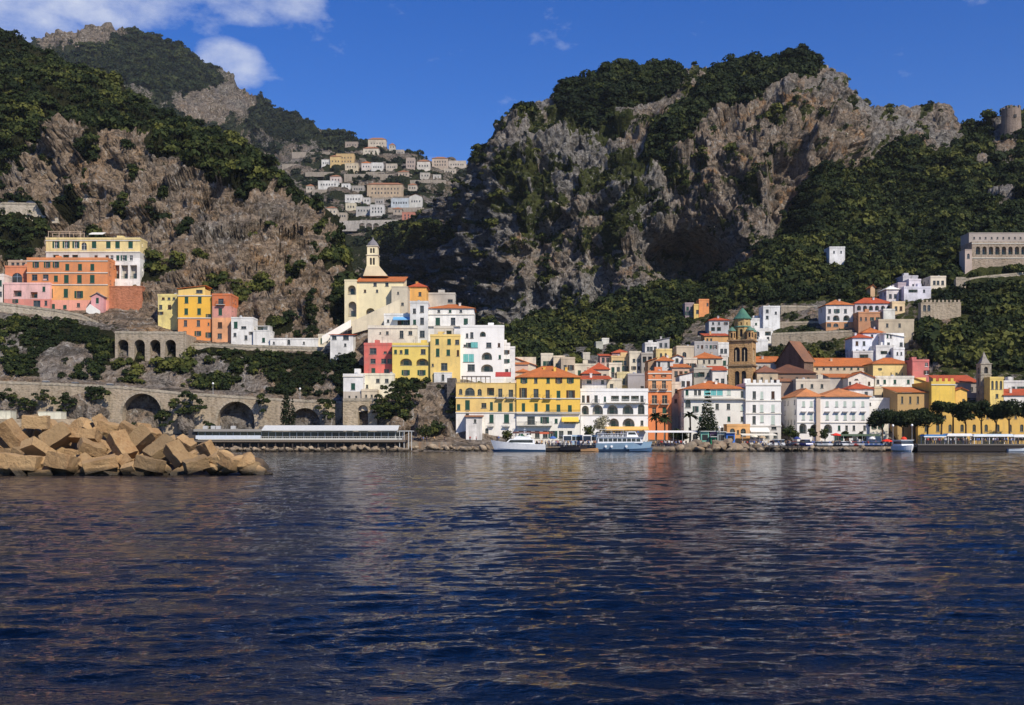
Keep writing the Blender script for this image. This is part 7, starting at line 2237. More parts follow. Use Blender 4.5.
def palm(label, px, py_top, base, Y):
    T = thing("palm_tree", label, "palm tree", P(px, base, Y))
    s = Y / FPX
    H = (base - py_top) * s
    mb = MB(); mb.tube([(0, 0, -.5), (.1, 0, H * .4), (0, 0, H * .78)], [.3, .24, .26], 8); mb.build("trunk", BARK, T)
    fb, tn = MB(), []
    for i in range(30):
        a = i * 2.4
        el = rnd.uniform(.1, 1.2)
        Lf = rnd.uniform(2.2, 3.0)
        pts = []
        for k in range(7):
            t = k / 6
            rr = Lf * t * math.cos(el * (1 - .3 * t))
            z = H * .78 + Lf * t * math.sin(el) - 1.9 * t * t * (1.1 - .4 * el)
            pts.append(Vector((rr * math.cos(a), rr * math.sin(a), z)))
        sd = Vector((-math.sin(a), math.cos(a), 0))
        for k in range(6):
            w0, w1 = .42 * math.sin(.35 + 2.6 * k / 6), .42 * math.sin(.35 + 2.6 * (k + 1) / 6)
            for sg in (-1, 1):
                dr = Vector((0, 0, -.22))
                fb.quad(pts[k], pts[k] + sd * sg * w0 + dr * w0 * 2, pts[k + 1] + sd * sg * w1 + dr * w1 * 2, pts[k + 1])
    me = fb.mesh("crown", LEAF_PINE)
    at_ = me.attributes.new("tint", "FLOAT", "POINT")
    at_.data.foreach_set("value", [rnd.uniform(.2, .9) for _ in me.vertices])
    link("crown", me, T)


palm("bushy palm at the foot of the slim orange palazzo", 656, 409, 441, 322)
palm("palm leaning out beside the bushy palm on the square", 664.5, 412, 441, 320)
palm("palm in shade before the arched corner of the pale hotel", 690, 408, 441, 321)
simple_tree("blossom_tree", "pale blossoming tree on the terrace before the white arcaded hotel", 600, 412, 441, 9, 321, "tree", leaf_mat("blossom", (0.10, 0.11, 0.05), (0.30, 0.28, 0.18), (0.55, 0.50, 0.36)), 600, .3, .6)
for lab, px, t, hw, Y in (("round green bush beside the pale blossoming tree", 589, 424, 6, 318), ("clipped hedge tree before the yellow hotel cafe", 507, 430, 7, 320), ("green tree under the red flowers by the broad hotel arches", 813, 427, 5, 322),
                          ("reddish shrub tree in front of the broad hotel arches", 825, 428, 6, 321), ("dark bush filling the gap beside the broad white hotel", 795, 428, 6, 323), ("small dark tree at the foot of the ivy rock", 423, 424, 9, 322)):
    simple_tree("small_tree" if "tree" in lab else "bush", lab, px, t, 442, hw, Y, "tree" if "tree" in lab else "bush", LEAF, 420, .3, .55, .15)


for lab, px, t, hw, Y in (("dark bushy tree standing by the shaded flank of the broad hotel", 789, 424, 7, 322), ("round street tree at the middle of the broad hotel front", 845, 430, 4.6, 320), ("last round street tree before the white annexe", 861, 430, 4.4, 320),
                          ("leafy tree between the ferry wheelhouse and the palms", 676, 424, 8, 322), ("low dark hedge tree under the cream house slice", 683, 430, 6, 319)):
    simple_tree("small_tree", lab, px, t, 443, hw, Y, "tree", LEAF, 460, .3, .35, .15)

# ---- boats
def hull_mesh(mb, L, B, zs, zb, rake, mi=0, n=14, flare=.82, stern=.85, deck=True):
    """hull along +x (bow), sheer zs(t), bottom zb"""
    ring = []
    for i in range(n + 1):
        t = i / n
        w = B / 2 * (min(1, stern + (1 - stern) * t * 4) if t < .25 else 1) * (1 - max(0, (t - .45) / .55) ** 2.3)
        w = max(w, .02)
        x = -L / 2 + L * t
        z = zs(t)
        xo = rake * max(0, (t - .55) / .45) ** 1.5
        ring.append([(x - xo * .9, w * flare * .35, zb), (x - xo * .45, w * flare, (z + zb) * .42 + zb * .16), (x, w, z)])
    for i in range(n):
        for sg in (1, -1):
            for j in range(2):
                q = [ring[i][j], ring[i + 1][j], ring[i + 1][j + 1], ring[i][j + 1]]
                q = [(p[0], p[1] * sg, p[2]) for p in q]
                mb.quad(*(q if sg < 0 else q[::-1]), mi)
        if deck:
            a, b = ring[i][2], ring[i + 1][2]
            mb.quad((a[0], -a[1], a[2] - .12), (b[0], -b[1], b[2] - .12), (b[0], b[1], b[2] - .12), (a[0], a[1], a[2] - .12), mi)
    s = ring[0]
    mb.add([(p[0], p[1], p[2]) for p in s] + [(p[0], -p[1], p[2]) for p in s[::-1]], [(0, 1, 2, 3, 4, 5)], mi)


BWH = paint((0.82, 0.83, 0.84), 0.3, .5)
BBL = paint((0.24, 0.36, 0.48), 0.35, .5)
T = thing("motor_yacht", "white motor yacht with raked bow and dark cabin windows moored stern to the quay", "yacht", (gx(518, 301), 301, 0), R(180))
mb = MB(); hull_mesh(mb, 15.0, 4.2, lambda t: 2.0 + 1.2 * t * t, -.5, 1.8); mb.build("hull", BWH, T)
mb = MB(); hull_mesh(mb, 14.7, 4.26, lambda t: .5 + .1 * t, -.55, 1.6, deck=False); mb.build("boot_stripe", paint((0.05, 0.12, 0.22), .4), T)
mb = MB(); mb.prism([(-4.6, 1.95), (3.6, 2.2), (2.2, 3.5), (-4.4, 3.5)], -1.6, 1.6); mb.build("cabin", BWH, T, fix=True)
mb = MB(); mb.prism([(-4.0, 2.45), (2.75, 2.5), (2.1, 3.2), (-4.0, 3.2)], -1.63, 1.63); mb.build("cabin_window", GLASS, T, fix=True)
mb = MB(); mb.prism([(-3.6, 3.504), (1.2, 3.504), (.4, 4.35), (-3.4, 4.0)], -1.3, 1.3); mb.prism([(-3.2, 5.0), (-.2, 5.0), (-.4, 5.12), (-3.2, 5.12)], -1.2, 1.2)
for x in (-3.0, -.6):
    for y in (-1.1, 1.1):
        mb.tube([(x, y, 4.0), (x, y, 5.02)], .04, 5)
mb.build("flybridge", BWH, T, fix=True)
mb = MB(); mb.tube([(-1.8, 0, 5.1), (-1.9, 0, 6.6)], .04, 5); mb.box(-2.2, -1.5, -.4, .4, 6.0, 6.08); mb.build("mast", BWH, T)
mb = MB()
for i in range(9):
    x = 3.6 + i * .42
    for sg in (-1, 1):
        y = sg * 2.0 * (1 - max(0, (x / 15 + .5 - .45) / .55) ** 2.3)
        z = 2.0 + 1.2 * (x / 15 + .5) ** 2
        mb.tube([(x, y, z - .1), (x, y, z + .7)], .025, 4)
mb.build("bow_rail", IRON, T)

T = thing("tour_ferry", "blue grey passenger ferry with white upper deck and dark window band", "ferry", (gx(624, 301.5), 301.5, 0), 0)
mb = MB(); hull_mesh(mb, 15.6, 4.8, lambda t: 2.3 + .5 * t * t, -.5, 1.4, stern=.95); mb.build("hull", BBL, T)
mb = MB(); mb.prism([(-7.4, 2.2), (5.0, 2.4), (4.2, 3.9), (-7.2, 3.9)], -2.1, 2.1); mb.build("cabin", BWH, T, fix=True)
for i in range(9):
    x = -7.0 + i * 1.27
    mb = MB(); mb.box(x, x + 1.08, -2.13, 2.13, 2.75, 3.6); mb.build("window", GLASS, T)
mb = MB(); mb.box(-7.6, 4.8, -2.35, 2.35, 3.904, 4.02); mb.build("upper_deck", BWH, T)
mb = MB(); mb.prism([(.6, 4.03), (3.8, 4.03), (3.0, 5.5), (.8, 5.5)], -1.5, 1.5); mb.build("wheelhouse", BWH, T, fix=True)
mb = MB(); mb.prism([(1.0, 4.65), (3.2, 4.65), (2.85, 5.3), (1.0, 5.3)], -1.53, 1.53); mb.build("wheelhouse_window", GLASS, T, fix=True)
mb = MB()
for i in range(19):
    x = -7.5 + i * .45
    for sg in (-1, 1):
        mb.tube([(x, sg * 2.25, 4.0), (x, sg * 2.25, 4.95)], .025, 4)
for sg in (-1, 1):
    mb.tube([(-7.5, sg * 2.25, 4.95), (.6, sg * 2.25, 4.95)], .035, 4)
mb.build("deck_rail", BWH, T)
mb = MB(); mb.box(-7.2, -.2, -2.1, 2.1, 6.0, 6.1)
for x in (-7, -3.6, -.4):
    for sg in (-1, 1):
        mb.tube([(x, sg * 2.0, 4.0), (x, sg * 2.0, 6.02)], .04, 5)
mb.build("sun_canopy", WHITE, T)
for x in (-5.2, -3.6, 0.4):
    mb = MB(); mb.prism([(x + .34 * math.cos(k * math.pi / 5), 1.45 + .34 * math.sin(k * math.pi / 5)) for k in range(10)], -2.52, -2.3); mb.build("fender", BWH, T, fix=True)

T = thing("cabin_boat", "small white cabin boat coming out bow first with a red bundle on its roof", "boat", (gx(904.5, 298), 298, 0), R(-78))
mb = MB(); hull_mesh(mb, 7.0, 4.6, lambda t: 1.5 + .35 * t * t, -.4, .5, stern=.95); mb.build("hull", BWH, T)
mb = MB(); mb.prism([(-3.0, 1.4), (1.6, 1.55), (1.1, 3.1), (-3.0, 3.1)], -1.75, 1.75); mb.build("cabin", BWH, T, fix=True)
mb = MB(); mb.prism([(-2.6, 2.1), (1.44, 2.1), (1.2, 2.85), (-2.6, 2.85)], -1.78, 1.78); mb.build("cabin_window", GLASS, T, fix=True)
mb = MB(); mb.box(-3.2, 1.5, -1.95, 1.95, 3.104, 3.22); mb.build("roof", BWH, T)
mb = MB(); mb.lathe(0, -.2, [(.2, 3.23), (.75, 3.3), (.8, 3.6), (.5, 3.95), (.1, 4.1)], 10); mb.build("red_bundle", paint((0.75, 0.06, 0.02), .7), T)
mb = MB(); mb.tube([(-2, .6, 3.2), (-2, .6, 5.6)], .035, 5); mb.tube([(-2, .6, 5.3), (-4.0, 1.4, 4.2)], .03, 4); mb.build("mast", IRON, T)
BOATS = [("dark wooden workboat moored behind the white yacht stern", 560, 302.5, 10.5, 3.0, (0.05, 0.045, 0.045), 1.0, "workboat"),
         ("black hulled launch with awning against the crowded landing", 574, 300.5, 7.5, 2.6, (0.02, 0.02, 0.025), 1.4, "launch"),
         ("tan open rowing boat beside the passenger ferry stern", 590, 299.6, 5.4, 1.9, (0.46, 0.26, 0.12), .75, "rowing_boat"),
         ("low blue boat lying along the passenger ferry bow", 641, 298.6, 6.4, 2.2, (0.06, 0.12, 0.22), .8, "open_boat"),
         ("white tender lying at the east end of the long pier", 1019, 296.5, 6.0, 2.2, (0.66, 0.72, 0.78), .8, "open_boat")]
for lab, px, Y, Lb, Bb, c, h, nm in BOATS:
    T = thing(nm, lab, "boat", (gx(px, Y), Y, 0), R(rnd.uniform(-8, 8)))
    mb = MB(); hull_mesh(mb, Lb, Bb, lambda t: h + .4 * t * t, -.3, .6); mb.build("hull", paint(c, .5), T)
    mb = MB()
    for x in (-.25, 0, .2):
        mb.box(x * Lb - .12, x * Lb + .12, -Bb * .42, Bb * .42, h - .1, h + .02)
    mb.build("thwart", paint((0.30, 0.2, 0.12)), T)
    if h > .9:
        mb = MB(); mb.box(-Lb * .35, Lb * .1, -Bb * .4, Bb * .4, h + 1.55, h + 1.62)
        for x in (-.34, .09):
            for sg in (-1, 1):
                mb.tube([(x * Lb, sg * Bb * .38, h - .1), (x * Lb, sg * Bb * .38, h + 1.56)], .035, 5)
        mb.build("awning", paint((0.62, 0.58, 0.5)), T)

# ---- jetty, pier and its pavilions
T = thing("jetty", "dark timber jetty running out below the parked cars", "jetty", (gx(784, 303), 303, 0))
mb = MB(); mb.box(-5.2, 4.6, -3.0, 2.0, 1.05, 1.3); mb.build("deck", paint((0.035, 0.03, 0.028), .8), T)
for x in (-4.8, -1.6, 1.5, 4.2):
    for y in (-2.8, 1.6):
        mb = MB(); mb.tube([(x, y, -2), (x, y, 1.75)], .16, 8); mb.build("pile", paint((0.04, 0.03, 0.025), .9), T)
T = thing("pier", "long dark pier with a crowd on deck at the east side of the harbour", "pier", (gx(1010, 300), 300, 0))
x0, x1 = gx(914, 300) - T.location.x, gx(1130, 300) - T.location.x
mb = MB(); mb.box(x0, x1, -3, 5.9, 1.75, 2.1); mb.build("deck", paint((0.16, 0.14, 0.12), .8), T)
mb = MB(); mb.box(x0, x1, -2.8, -2.3, .15, 1.748); mb.build("fender_wall", paint((0.022, 0.018, 0.018), .8), T)
for i in range(24):
    mb = MB(); x = x0 + .6 + (x1 - x0 - 1.2) * i / 23; mb.tube([(x, -2.55, -2), (x, -2.55, .149)], .25, 8); mb.build("pile", paint((0.03, 0.025, 0.02), .9), T)
mb = MB()
n = int((x1 - x0) / .5)
for i in range(n + 1):
    x = x0 + (x1 - x0) * i / n
    mb.box(x - .025, x + .025, -2.9, -2.85, 2.1, 3.1)
for z in (2.6, 3.06):
    mb.box(x0, x1, -2.92, -2.84, z, z + .06)
mb.build("railing", IRON, T)
for lab, a, b, top, c in (("blue canvas stall canopy at the root of the long pier", 923, 943, 434.5, (0.06, 0.22, 0.48)), ("white waiting pavilion with posts in the middle of the long pier", 946, 969, 433.5, (0.82, 0.82, 0.8)),
                          ("long pale blue and white pavilion on the east half of the pier", 972, 1010, 434, (0.66, 0.76, 0.84)), ("white glazed ticket pavilion at the picture edge of the pier", 1012, 1050, 434.5, (0.82, 0.82, 0.8))):
    Y = 303
    T = thing("pavilion", lab, "pavilion", (gx((a + b) / 2, Y), Y, 2.1))
    w = (b - a) * Y / FPX
    zt = P(0, top, Y).z - 2.1
    mb = MB(); mb.prism([(-w / 2 - .3, zt - .5), (w / 2 + .3, zt - .5), (w / 2, zt), (-w / 2, zt)], -1.6, 1.8); mb.build("roof", paint(c, .6), T, fix=True)
    n = max(3, int(w / 2))
    mb = MB()
    mb.box(-w / 2 - .3, w / 2 + .3, -1.66, -1.605, zt - .75, zt - .45)
    mb.build("valance", paint((0.8, 0.8, 0.78), .6), T)
    for i in range(n + 1):
        for y in (-1.4, 1.5):
            mb = MB(); x = -w / 2 + .1 + (w - .2) * i / n; mb.box(x - .07, x + .07, y, y + .14, 0.0, zt - .502); mb.build("post", paint((0.78, 0.78, 0.76)), T)
    mb = MB(); mb.box(-w / 2 + .3, w / 2 - .3, 1.2, 1.3, .9, zt - .6); mb.build("glass_screen", GLASS, T)

# ---- kiosks, canopies, parasols on the quay
for lab, a, b, t, bt, c, Y in (("green sided kiosk behind the boulder heap", 701, 709, 431.5, 440, (0.18, 0.42, 0.32), 309), ("dark purple kiosk between the green and the grey one", 710, 717, 431.5, 440, (0.10, 0.06, 0.12), 309.5),
                               ("grey green kiosk third in the row behind the boulders", 717.5, 725.5, 432, 440, (0.36, 0.40, 0.38), 309), ("bright blue kiosk at the end of the row behind the boulders", 726.5, 735, 433, 442, (0.06, 0.20, 0.62), 308.5),
                               ("emerald green waste bin housing standing below the kiosks", 711, 716, 437, 445, (0.02, 0.30, 0.14), 307)):
    T = thing("kiosk" if "kiosk" in lab else "bin_housing", lab, "kiosk" if "kiosk" in lab and "bin" not in lab else "bin", (gx((a + b) / 2, Y), Y, QZ))
    w = (b - a) * Y / FPX
    h = max(1.6, P(0, t, Y).z - QZ)
    mb = MB(); mb.box(-w / 2, w / 2, 0, 2, 0, h); mb.build("body", paint(c, .6), T)
    mb = MB(); mb.box(-w / 2 - .2, w / 2 + .2, -.6, 2.2, h + .003, h + .14); mb.build("roof", paint((0.7, 0.7, 0.66), .6), T)
    mb = MB(); mb.box(-w * .36, w * .36, -.05, -.004, h * .42, h * .8); mb.build("hatch", DARK, T)
for lab, a, b, t, c in (("long white shelter canopy behind the ferry on the quay", 645, 700, 430.5, (0.78, 0.77, 0.74)), ("dark brown cafe awning below the yellow hotel", 513, 553, 431.5, (0.10, 0.04, 0.035)), ("brick red cafe canopy beside the dark brown awning", 539.5, 549, 432, (0.5, 0.11, 0.05)),
                        ("cream cafe canopy before the battlement palazzo", 741, 776, 433.5, (0.74, 0.70, 0.58)), ("green topped cafe canopy along the broad hotel base", 832, 880, 434, (0.08, 0.12, 0.07))):
    Y = 317 if "brick" not in lab else 314
    T = thing("canopy", lab, "canopy", (gx((a + b) / 2, Y), Y, QZ))
    w = (b - a) * Y / FPX
    zt = P(0, t, Y).z - QZ
    mb = MB(); mb.prism([(-1.6, zt - .45), (1.8, zt), (1.8, zt - .08), (-1.6, zt - .6)], -w / 2, w / 2, plane="yz"); mb.build("cover", paint(c, .8), T, fix=True)
    for i in range(int(w / 2.4) + 1):
        mb = MB(); x = -w / 2 + .1 + (w - .2) * i / int(w / 2.4); mb.tube([(x, -1.5, 0), (x, -1.5, zt - .58)], .05, 6); mb.build("post", paint((0.5, 0.5, 0.48)), T)
for lab, px, t, hw, c, Y in (("large red parasol nearest the white cabin boat", 887, 439, 5.6, (0.80, 0.035, 0.012), 308), ("red parasol among cars below the broad white hotel", 836, 433, 5.2, (0.74, 0.05, 0.03), 316),
                             ("white parasol by the quay railings east of the jetty", 872, 436.5, 3.6, (0.8, 0.78, 0.74), 313), ("cream parasol beside the orange stucco kiosk building", 754, 434.5, 4, (0.74, 0.68, 0.52), 315)):
    T = thing("parasol", lab, "parasol", (gx(px, Y), Y, QZ))
    zt = P(0, t, Y).z - QZ
    r = hw * Y / FPX
    mb = MB(); mb.lathe(0, 0, [(r, zt - .75), (r * .98, zt - .55), (r * .55, zt - .22), (.08, zt)], 8); mb.build("cover", paint(c, .8), T)
    mb = MB(); mb.tube([(0, 0, 0), (0, 0, zt - .2)], .05, 6); mb.build("pole", paint((0.5, 0.45, 0.4)), T)


for i_, (lab, px, t, hw, c, Y) in enumerate((("dark green parasol over cafe tables below the yellow hotel", 521, 434, 4, (0.03, 0.10, 0.06), 312), ("white parasol beside the dark green one below the yellow hotel", 529, 434.5, 4, (0.72, 0.7, 0.64), 312.5),
                          ("blue parasol amid the crowd on the landing", 553, 436, 3.6, (0.06, 0.14, 0.4), 311), ("tan parasol between the kiosks and the cream canopy", 762, 435.5, 3.8, (0.45, 0.33, 0.2), 312),
                          ("dark blue parasol beside the deep blue van", 797, 436.5, 3.8, (0.03, 0.05, 0.2), 311), ("brown parasol among cars under the street trees", 851, 435.5, 3.8, (0.2, 0.1, 0.06), 317))):
    T = thing("parasol", lab, "parasol", (gx(px, Y), Y, QZ))
    zt = P(0, t, Y).z - QZ
    r = hw * Y / FPX
    mb = MB(); mb.lathe(0, 0, [(r, zt - .75), (r * .98, zt - .55), (r * .55, zt - .22), (.08, zt)], 8); mb.build("cover", paint(c, .8), T)
    mb = MB(); mb.tube([(0, 0, 0), (0, 0, zt - .2)], .05, 6); mb.build("pole", paint((0.5, 0.45, 0.4)), T)

# ---- vehicles
def car(label, loc, rotz, c, group=None, name="parked_car", van=False):
    key = ("car", tuple(c), van)
    T = thing(name, label, "van" if van else "car", loc, rotz, group)
    L_, W_ = (4.9, 1.95) if van else (4.1, 1.7)
    if key not in _wm:
        H1, H2 = (1.05, 1.95) if van else (.86, 1.42)
        mb = MB()
        pr = [(-L_ / 2, .32), (L_ / 2 - .05, .32), (L_ / 2, .6), (L_ / 2 - .12, H1 - .14), (L_ * .26, H1), (-L_ / 2 + .1, H1), (-L_ / 2, .7)]
        mb.prism(pr, -W_ / 2, W_ / 2)
        bm_ = mb.mesh("body", paint(c, .3, .5), fix=True)
        mb = MB()
        a, b = (-L_ / 2 + .12, L_ * .30) if van else (-L_ * .46, L_ * .24)
        at_, bt_ = (-L_ / 2 + .2, L_ * .18) if van else (-L_ * .34, L_ * .06)
        wb, wt = W_ / 2 - .05, W_ / 2 - .2
        vs = [(a, -wb, H1), (b, -wb, H1), (b, wb, H1), (a, wb, H1), (at_, -wt, H2 - .1), (bt_, -wt, H2 - .1), (bt_, wt, H2 - .1), (at_, wt, H2 - .1)]
        mb.add(vs, [(0, 1, 5, 4), (1, 2, 6, 5), (2, 3, 7, 6), (3, 0, 4, 7)])
        gm_ = mb.mesh("glasshouse", GLASS)
        mb = MB(); mb.box(at_ - .05, bt_ + .05, -wt - .03, wt + .03, H2 - .098, H2)
        rm_ = mb.mesh("roof_panel", paint(c, .3, .5))
        mb = MB()
        mb.prism([(.31 * math.cos(k * math.pi / 7), .31 + .31 * math.sin(k * math.pi / 7)) for k in range(14)], -.1, .1)
        mb.prism([(.17 * math.cos(k * math.pi / 5), .31 + .17 * math.sin(k * math.pi / 5)) for k in range(10)], -.12, .12, 1)
        wm_ = mb.mesh("wheel", [DARK, paint((0.4, 0.4, 0.4), .4)], fix=True)
        mb = MB(); mb.box(-.02, .05, -.16, .16, -.09, .09)
        lm_ = mb.mesh("headlight", paint((0.7, 0.7, 0.66), .2))
        _wm[key] = (bm_, gm_, rm_, wm_, lm_)
    bm_, gm_, rm_, wm_, lm_ = _wm[key]
    link("body", bm_, T); link("glasshouse", gm_, T); link("roof_panel", rm_, T)
    for x in (-L_ * .31, L_ * .31):
        for y in (-W_ / 2, W_ / 2):
            link("wheel", wm_, T, (x, y * .98, 0))
    for y in (-.58, .58):
        link("headlight", lm_, T, (L_ / 2 - .06, y, .66))
    return T


car("white estate car driving on the viaduct road above the breakwater", (gx(48, 344), 344, road_z(48)), R(4), (0.8, 0.8, 0.8), name="estate_car")
car("silver grey car following the white estate car on the viaduct road", (gx(77, 344), 344, road_z(77)), R(4), (0.45, 0.46, 0.48), name="car")
car("pale small car on the viaduct road right over the first arch", (gx(112, 344), 344, road_z(112)), R(5), (0.62, 0.62, 0.62), name="car")
for px, c, lab in ((54, (0.03, 0.05, 0.16), "dark blue car parked at the east end of the crag terrace"), (32, (0.04, 0.05, 0.10), "dark car parked in the middle of the crag terrace"), (13, (0.05, 0.06, 0.10), "dark car parked at the west end of the crag terrace")):
    car(lab, (gx(px, 436), 436, P(0, 203.6, 434).z + .02), R(2), c)
cols = [((0.72, 0.72, 0.72), "white"), ((0.03, 0.035, 0.05), "dark"), ((0.35, 0.37, 0.40), "silver"), ((0.05, 0.09, 0.22), "blue"), ((0.30, 0.04, 0.03), "red")]
for row, (Y, a, b, nn_) in enumerate(((309, 816, 882, 13), (314, 786, 878, 17), (320, 790, 870, 12))):
    for i in range(nn_):
        px = a + (b - a) * (i + .5) / nn_ + rnd.uniform(-.4, .4)
        c, nm = rnd.choices(cols, (4, 5, 3, 2, 1))[0]
        rowname = ("front row facing the sea", "middle row of the harbour car park", "rear row by the hotel")[row]
        car("%s car parked in the %s" % (nm, rowname), (gx(px, Y), Y, QZ), R(-90 + rnd.uniform(-6, 6)), c, "cars parked on the quay")
car("deep blue van at the head of the parked rows by the jetty", (gx(806, 308.5), 308.5, QZ), R(-82), (0.02, 0.04, 0.26), name="van", van=True)
car("white delivery van standing before the cream cafe canopy", (gx(776, 312), 312, QZ), R(172), (0.75, 0.75, 0.75), name="van", van=True)


def coach(label, px, Y, rotz, c):
    T = thing("coach", label, "coach", (gx(px, Y), Y, QZ), rotz)
    mb = MB(); mb.prism([(-5, .4), (5, .4), (5.1, 1.4), (4.8, 3.25), (-5, 3.25)], -1.25, 1.25); mb.build("body", paint(c, .3, .5), T, fix=True)
    mb = MB(); mb.prism([(5.06, 1.3), (5.14, 1.42), (4.86, 2.95), (4.8, 2.95)], -1.1, 1.1); mb.build("windscreen", GLASS, T, fix=True)
    for sg in (-1, 1):
        for i in range(6):
            x = -4.6 + i * 1.52
            mb = MB(); y0, y1 = sorted((sg * 1.252, sg * 1.28)); mb.box(x, x + 1.36, y0, y1, 1.6, 2.8); mb.build("window", GLASS, T)
        for x in (-3, 3.2):
            mb = MB(); y0, y1 = sorted((sg * 1.0, sg * 1.27)); mb.prism([(x + .5 * math.cos(k * math.pi / 7), .5 + .5 * math.sin(k * math.pi / 7)) for k in range(14)], y0, y1); mb.build("wheel", DARK, T, fix=True)


coach("white coach facing the harbour left of the blue glazed coaches", 565.5, 316, R(-86), (0.8, 0.8, 0.78))
coach("blue white coach parked sideways behind the landing crowd", 580, 322, R(184), (0.35, 0.48, 0.62))
coach("second white coach facing the harbour behind the ferry stern", 586.5, 315, R(-92), (0.82, 0.8, 0.76))
coach("pale coach parked sideways behind the passenger ferry wheelhouse", 606, 323, R(178), (0.6, 0.64, 0.68))


# ---- people on the quay
def person_mesh(pose, shirt, pants):
    J = {"pel": (0, 0, .93), "wst": (0, .01, 1.08), "chs": (0, 0, 1.34), "nek": (0, .01, 1.50), "hed": (0, -.02, 1.62), "top": (0, -.01, 1.74),
         "sl": (-.19, 0, 1.42), "el": (-.24, .03, 1.14), "wl": (-.23, -.06, .90), "hl": (-.22, -.09, .80), "sr": (.19, 0, 1.42), "er": (.24, .03, 1.14), "wr": (.23, -.06, .90), "hr": (.22, -.09, .80),
         "jl": (-.10, 0, .90), "kl": (-.11, -.02, .49), "al": (-.11, .02, .09), "tl": (-.12, -.14, .04), "jr": (.10, 0, .90), "kr": (.11, -.02, .49), "ar": (.11, .02, .09), "tr": (.12, -.14, .04)}
    if pose == 1:
        J["kl"], J["al"], J["tl"] = (-.11, -.17, .50), (-.11, -.20, .10), (-.12, -.36, .05)
        J["kr"], J["ar"], J["tr"] = (.11, .05, .50), (.11, .28, .13), (.12, .14, .04)
        J["wl"], J["hl"] = (-.22, .14, .92), (-.22, .17, .83)
        J["wr"], J["hr"] = (.22, -.20, .94), (.22, -.28, .87)
    if pose == 2:
        J["er"], J["wr"], J["hr"] = (.27, -.05, 1.18), (.16, -.26, 1.32), (.10, -.30, 1.40)
    names = list(J)
    E = [("pel", "wst"), ("wst", "chs"), ("chs", "nek"), ("nek", "hed"), ("hed", "top"), ("chs", "sl"), ("sl", "el"), ("el", "wl"), ("wl", "hl"), ("chs", "sr"), ("sr", "er"), ("er", "wr"), ("wr", "hr"),
         ("pel", "jl"), ("jl", "kl"), ("kl", "al"), ("al", "tl"), ("pel", "jr"), ("jr", "kr"), ("kr", "ar"), ("ar", "tr")]
    rad = {"pel": .15, "wst": .135, "chs": .155, "nek": .06, "hed": .10, "top": .075, "sl": .065, "sr": .065, "el": .047, "er": .047, "wl": .033, "wr": .033, "hl": .04, "hr": .04, "jl": .095, "jr": .095, "kl": .062, "kr": .062, "al": .042, "ar": .042, "tl": .035, "tr": .035}
    me = bpy.data.meshes.new("tmp_person")
    me.from_pydata([J[n] for n in names], [(names.index(a), names.index(b)) for a, b in E], [])
    o = bpy.data.objects.new("tmp_person", me)
    COL.objects.link(o)
    m = o.modifiers.new("s", "SKIN")
    for i, n in enumerate(names):
        me.skin_vertices[0].data[i].radius = (rad[n] * (1.25 if n in ("pel", "wst", "chs") else 1), rad[n])
    me.skin_vertices[0].data[0].use_root = True
    o.modifiers.new("d", "SUBSURF").levels = 1
    dg = bpy.context.evaluated_depsgraph_get()
    res = bpy.data.meshes.new_from_object(o.evaluated_get(dg))
    bpy.data.objects.remove(o); bpy.data.meshes.remove(me)
    res.name = "person"
    res.materials.clear()
    for c in (shirt, pants, (0.5, 0.29, 0.2), (0.03, 0.02, 0.015)):
        res.materials.append(paint(c, .8, .1))
    for p in res.polygons:
        c = p.center
        arm = abs(c.x) > .2 and c.z < 1.2
        p.material_index = 3 if (c.z > 1.68 or (c.z > 1.58 and c.y > .03)) else 2 if (c.z > 1.49 or (arm and c.z < 1.2)) else 0 if c.z > .98 else 1 if c.z > .07 else 3
        p.use_smooth = True
    return res


PC = [((0.03, 0.03, 0.04), (0.03, 0.035, 0.06), "dark clothes"), ((0.7, 0.7, 0.68), (0.05, 0.07, 0.14), "a white top"), ((0.45, 0.05, 0.04), (0.05, 0.05, 0.07), "a red top"), ((0.07, 0.14, 0.36), (0.25, 0.2, 0.14), "a blue top"), ((0.5, 0.32, 0.14), (0.06, 0.06, 0.06), "a tan top")]
PM = {(p, i): person_mesh(p, PC[i][0], PC[i][1]) for p in range(3) for i in range(5)}


def crowd(n, a, b, y0, y1, z, where, group):
    for _ in range(n):
        Y = rnd.uniform(y0, y1)
        px = rnd.uniform(a, b)
        i = rnd.choices(range(5), (5, 3, 1.4, 2, 2))[0]
        pose = rnd.randrange(3)
        o = link("person", PM[(pose, i)], None, (gx(px, Y), Y, z), rnd.uniform(0, 6.28))
        k = rnd.uniform(.93, 1.06)
        o.scale = (k, k, k)
        tag(o, "person in %s %s" % (PC[i][2], where), "person", group)


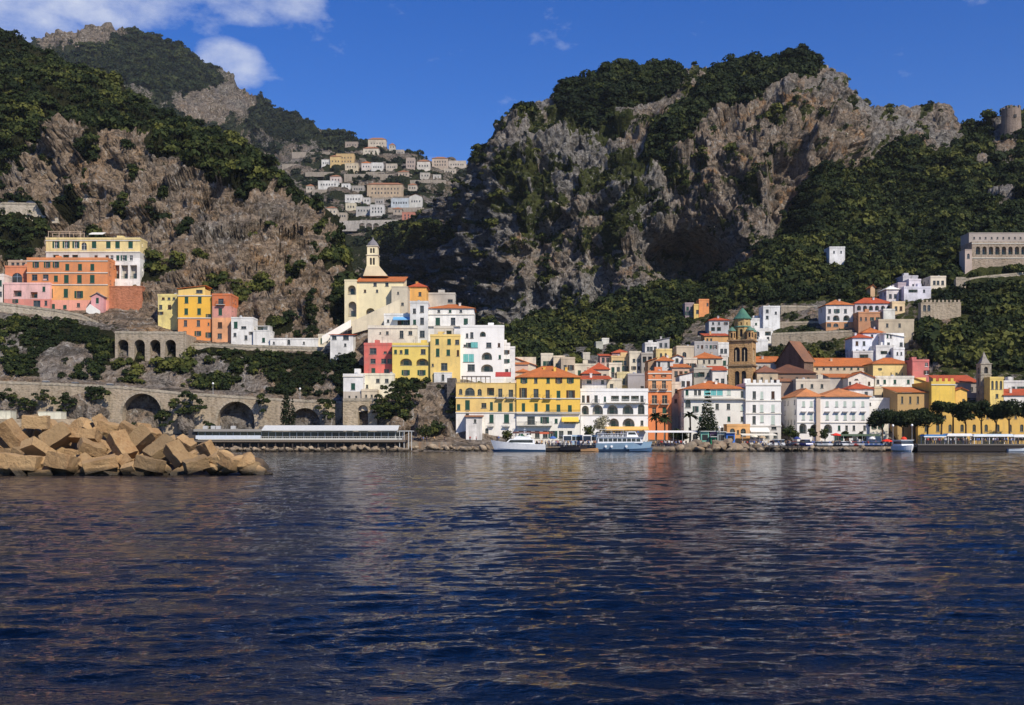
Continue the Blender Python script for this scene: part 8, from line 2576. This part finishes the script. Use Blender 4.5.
crowd(84, 534, 600, 306.8, 313, QZ, "in the crowd on the landing by the yacht", "people on the landing")
crowd(34, 636, 702, 307, 314, QZ, "waiting under the long white quay shelter", "people at the shelter")
crowd(38, 738, 790, 307.5, 314, QZ, "strolling between kiosks and jetty", "people on the square")
crowd(60, 916, 1030, 297.6, 301.2, 2.1, "standing along the dark pier railing", "people on the pier")
crowd(14, 600, 640, 299.9, 303.0, 4.03, "on the upper deck of the passenger ferry", "people on the ferry")
crowd(30, 795, 900, 306.8, 311, QZ, "walking among the parked cars on the quay", "people in the car park")
crowd(10, 415, 500, 311, 316, 2.6, "on the promenade below the yellow hotel wing", "people on the promenade")

# ---- lamps
for lab, px, py, Y, h in (("white globe street lamp on the viaduct parapet over the second arch", 213, 391, 341.2, 3.0), ("white globe street lamp on the viaduct near the cypress", 300, 396, 341.2, 3.0),
                          ("thin street lamp on the quay before the white cabin boat", 893, 428, 307, 5.5), ("thin street lamp behind the boulder heap by the kiosks", 720, 428, 308, 5.0), ("tall lamp post at the root of the pier", 912, 426, 307, 5.6)):
    z0 = road_z(px) + .75 if "viaduct" in lab else QZ
    T = thing("street_lamp", lab, "street lamp", (gx(px, Y), Y, z0))
    mb = MB(); mb.tube([(0, 0, 0), (0, 0, h)], [.09, .05], 8); mb.build("post", paint((0.35, 0.35, 0.34)), T)
    mb = MB(); mb.lathe(0, 0, [(.05, h), (.28, h + .12), (.34, h + .34), (.22, h + .6), (.04, h + .68)], 10); mb.build("lamp_globe", paint((0.85, 0.85, 0.82), .3), T)

# ---- the air between the boat and the mountains
mb = MB()
mb.box(-4300, 4300, -2700, 4200, -110, 1100)
t = NT("sea_air")
t.n.remove(t.b)
pv = t.n.new("ShaderNodeVolumePrincipled")
pv.inputs["Color"].default_value = (0.80, 0.88, 1.0, 1)
pv.inputs["Density"].default_value = 0.00003
o_ = [x for x in t.n if x.type == "OUTPUT_MATERIAL"][0]
t.l.new(pv.outputs[0], o_.inputs["Volume"])
kind(mb.build("haze", t.mat), "stuff")

for f_ in DEFER:
    f_()
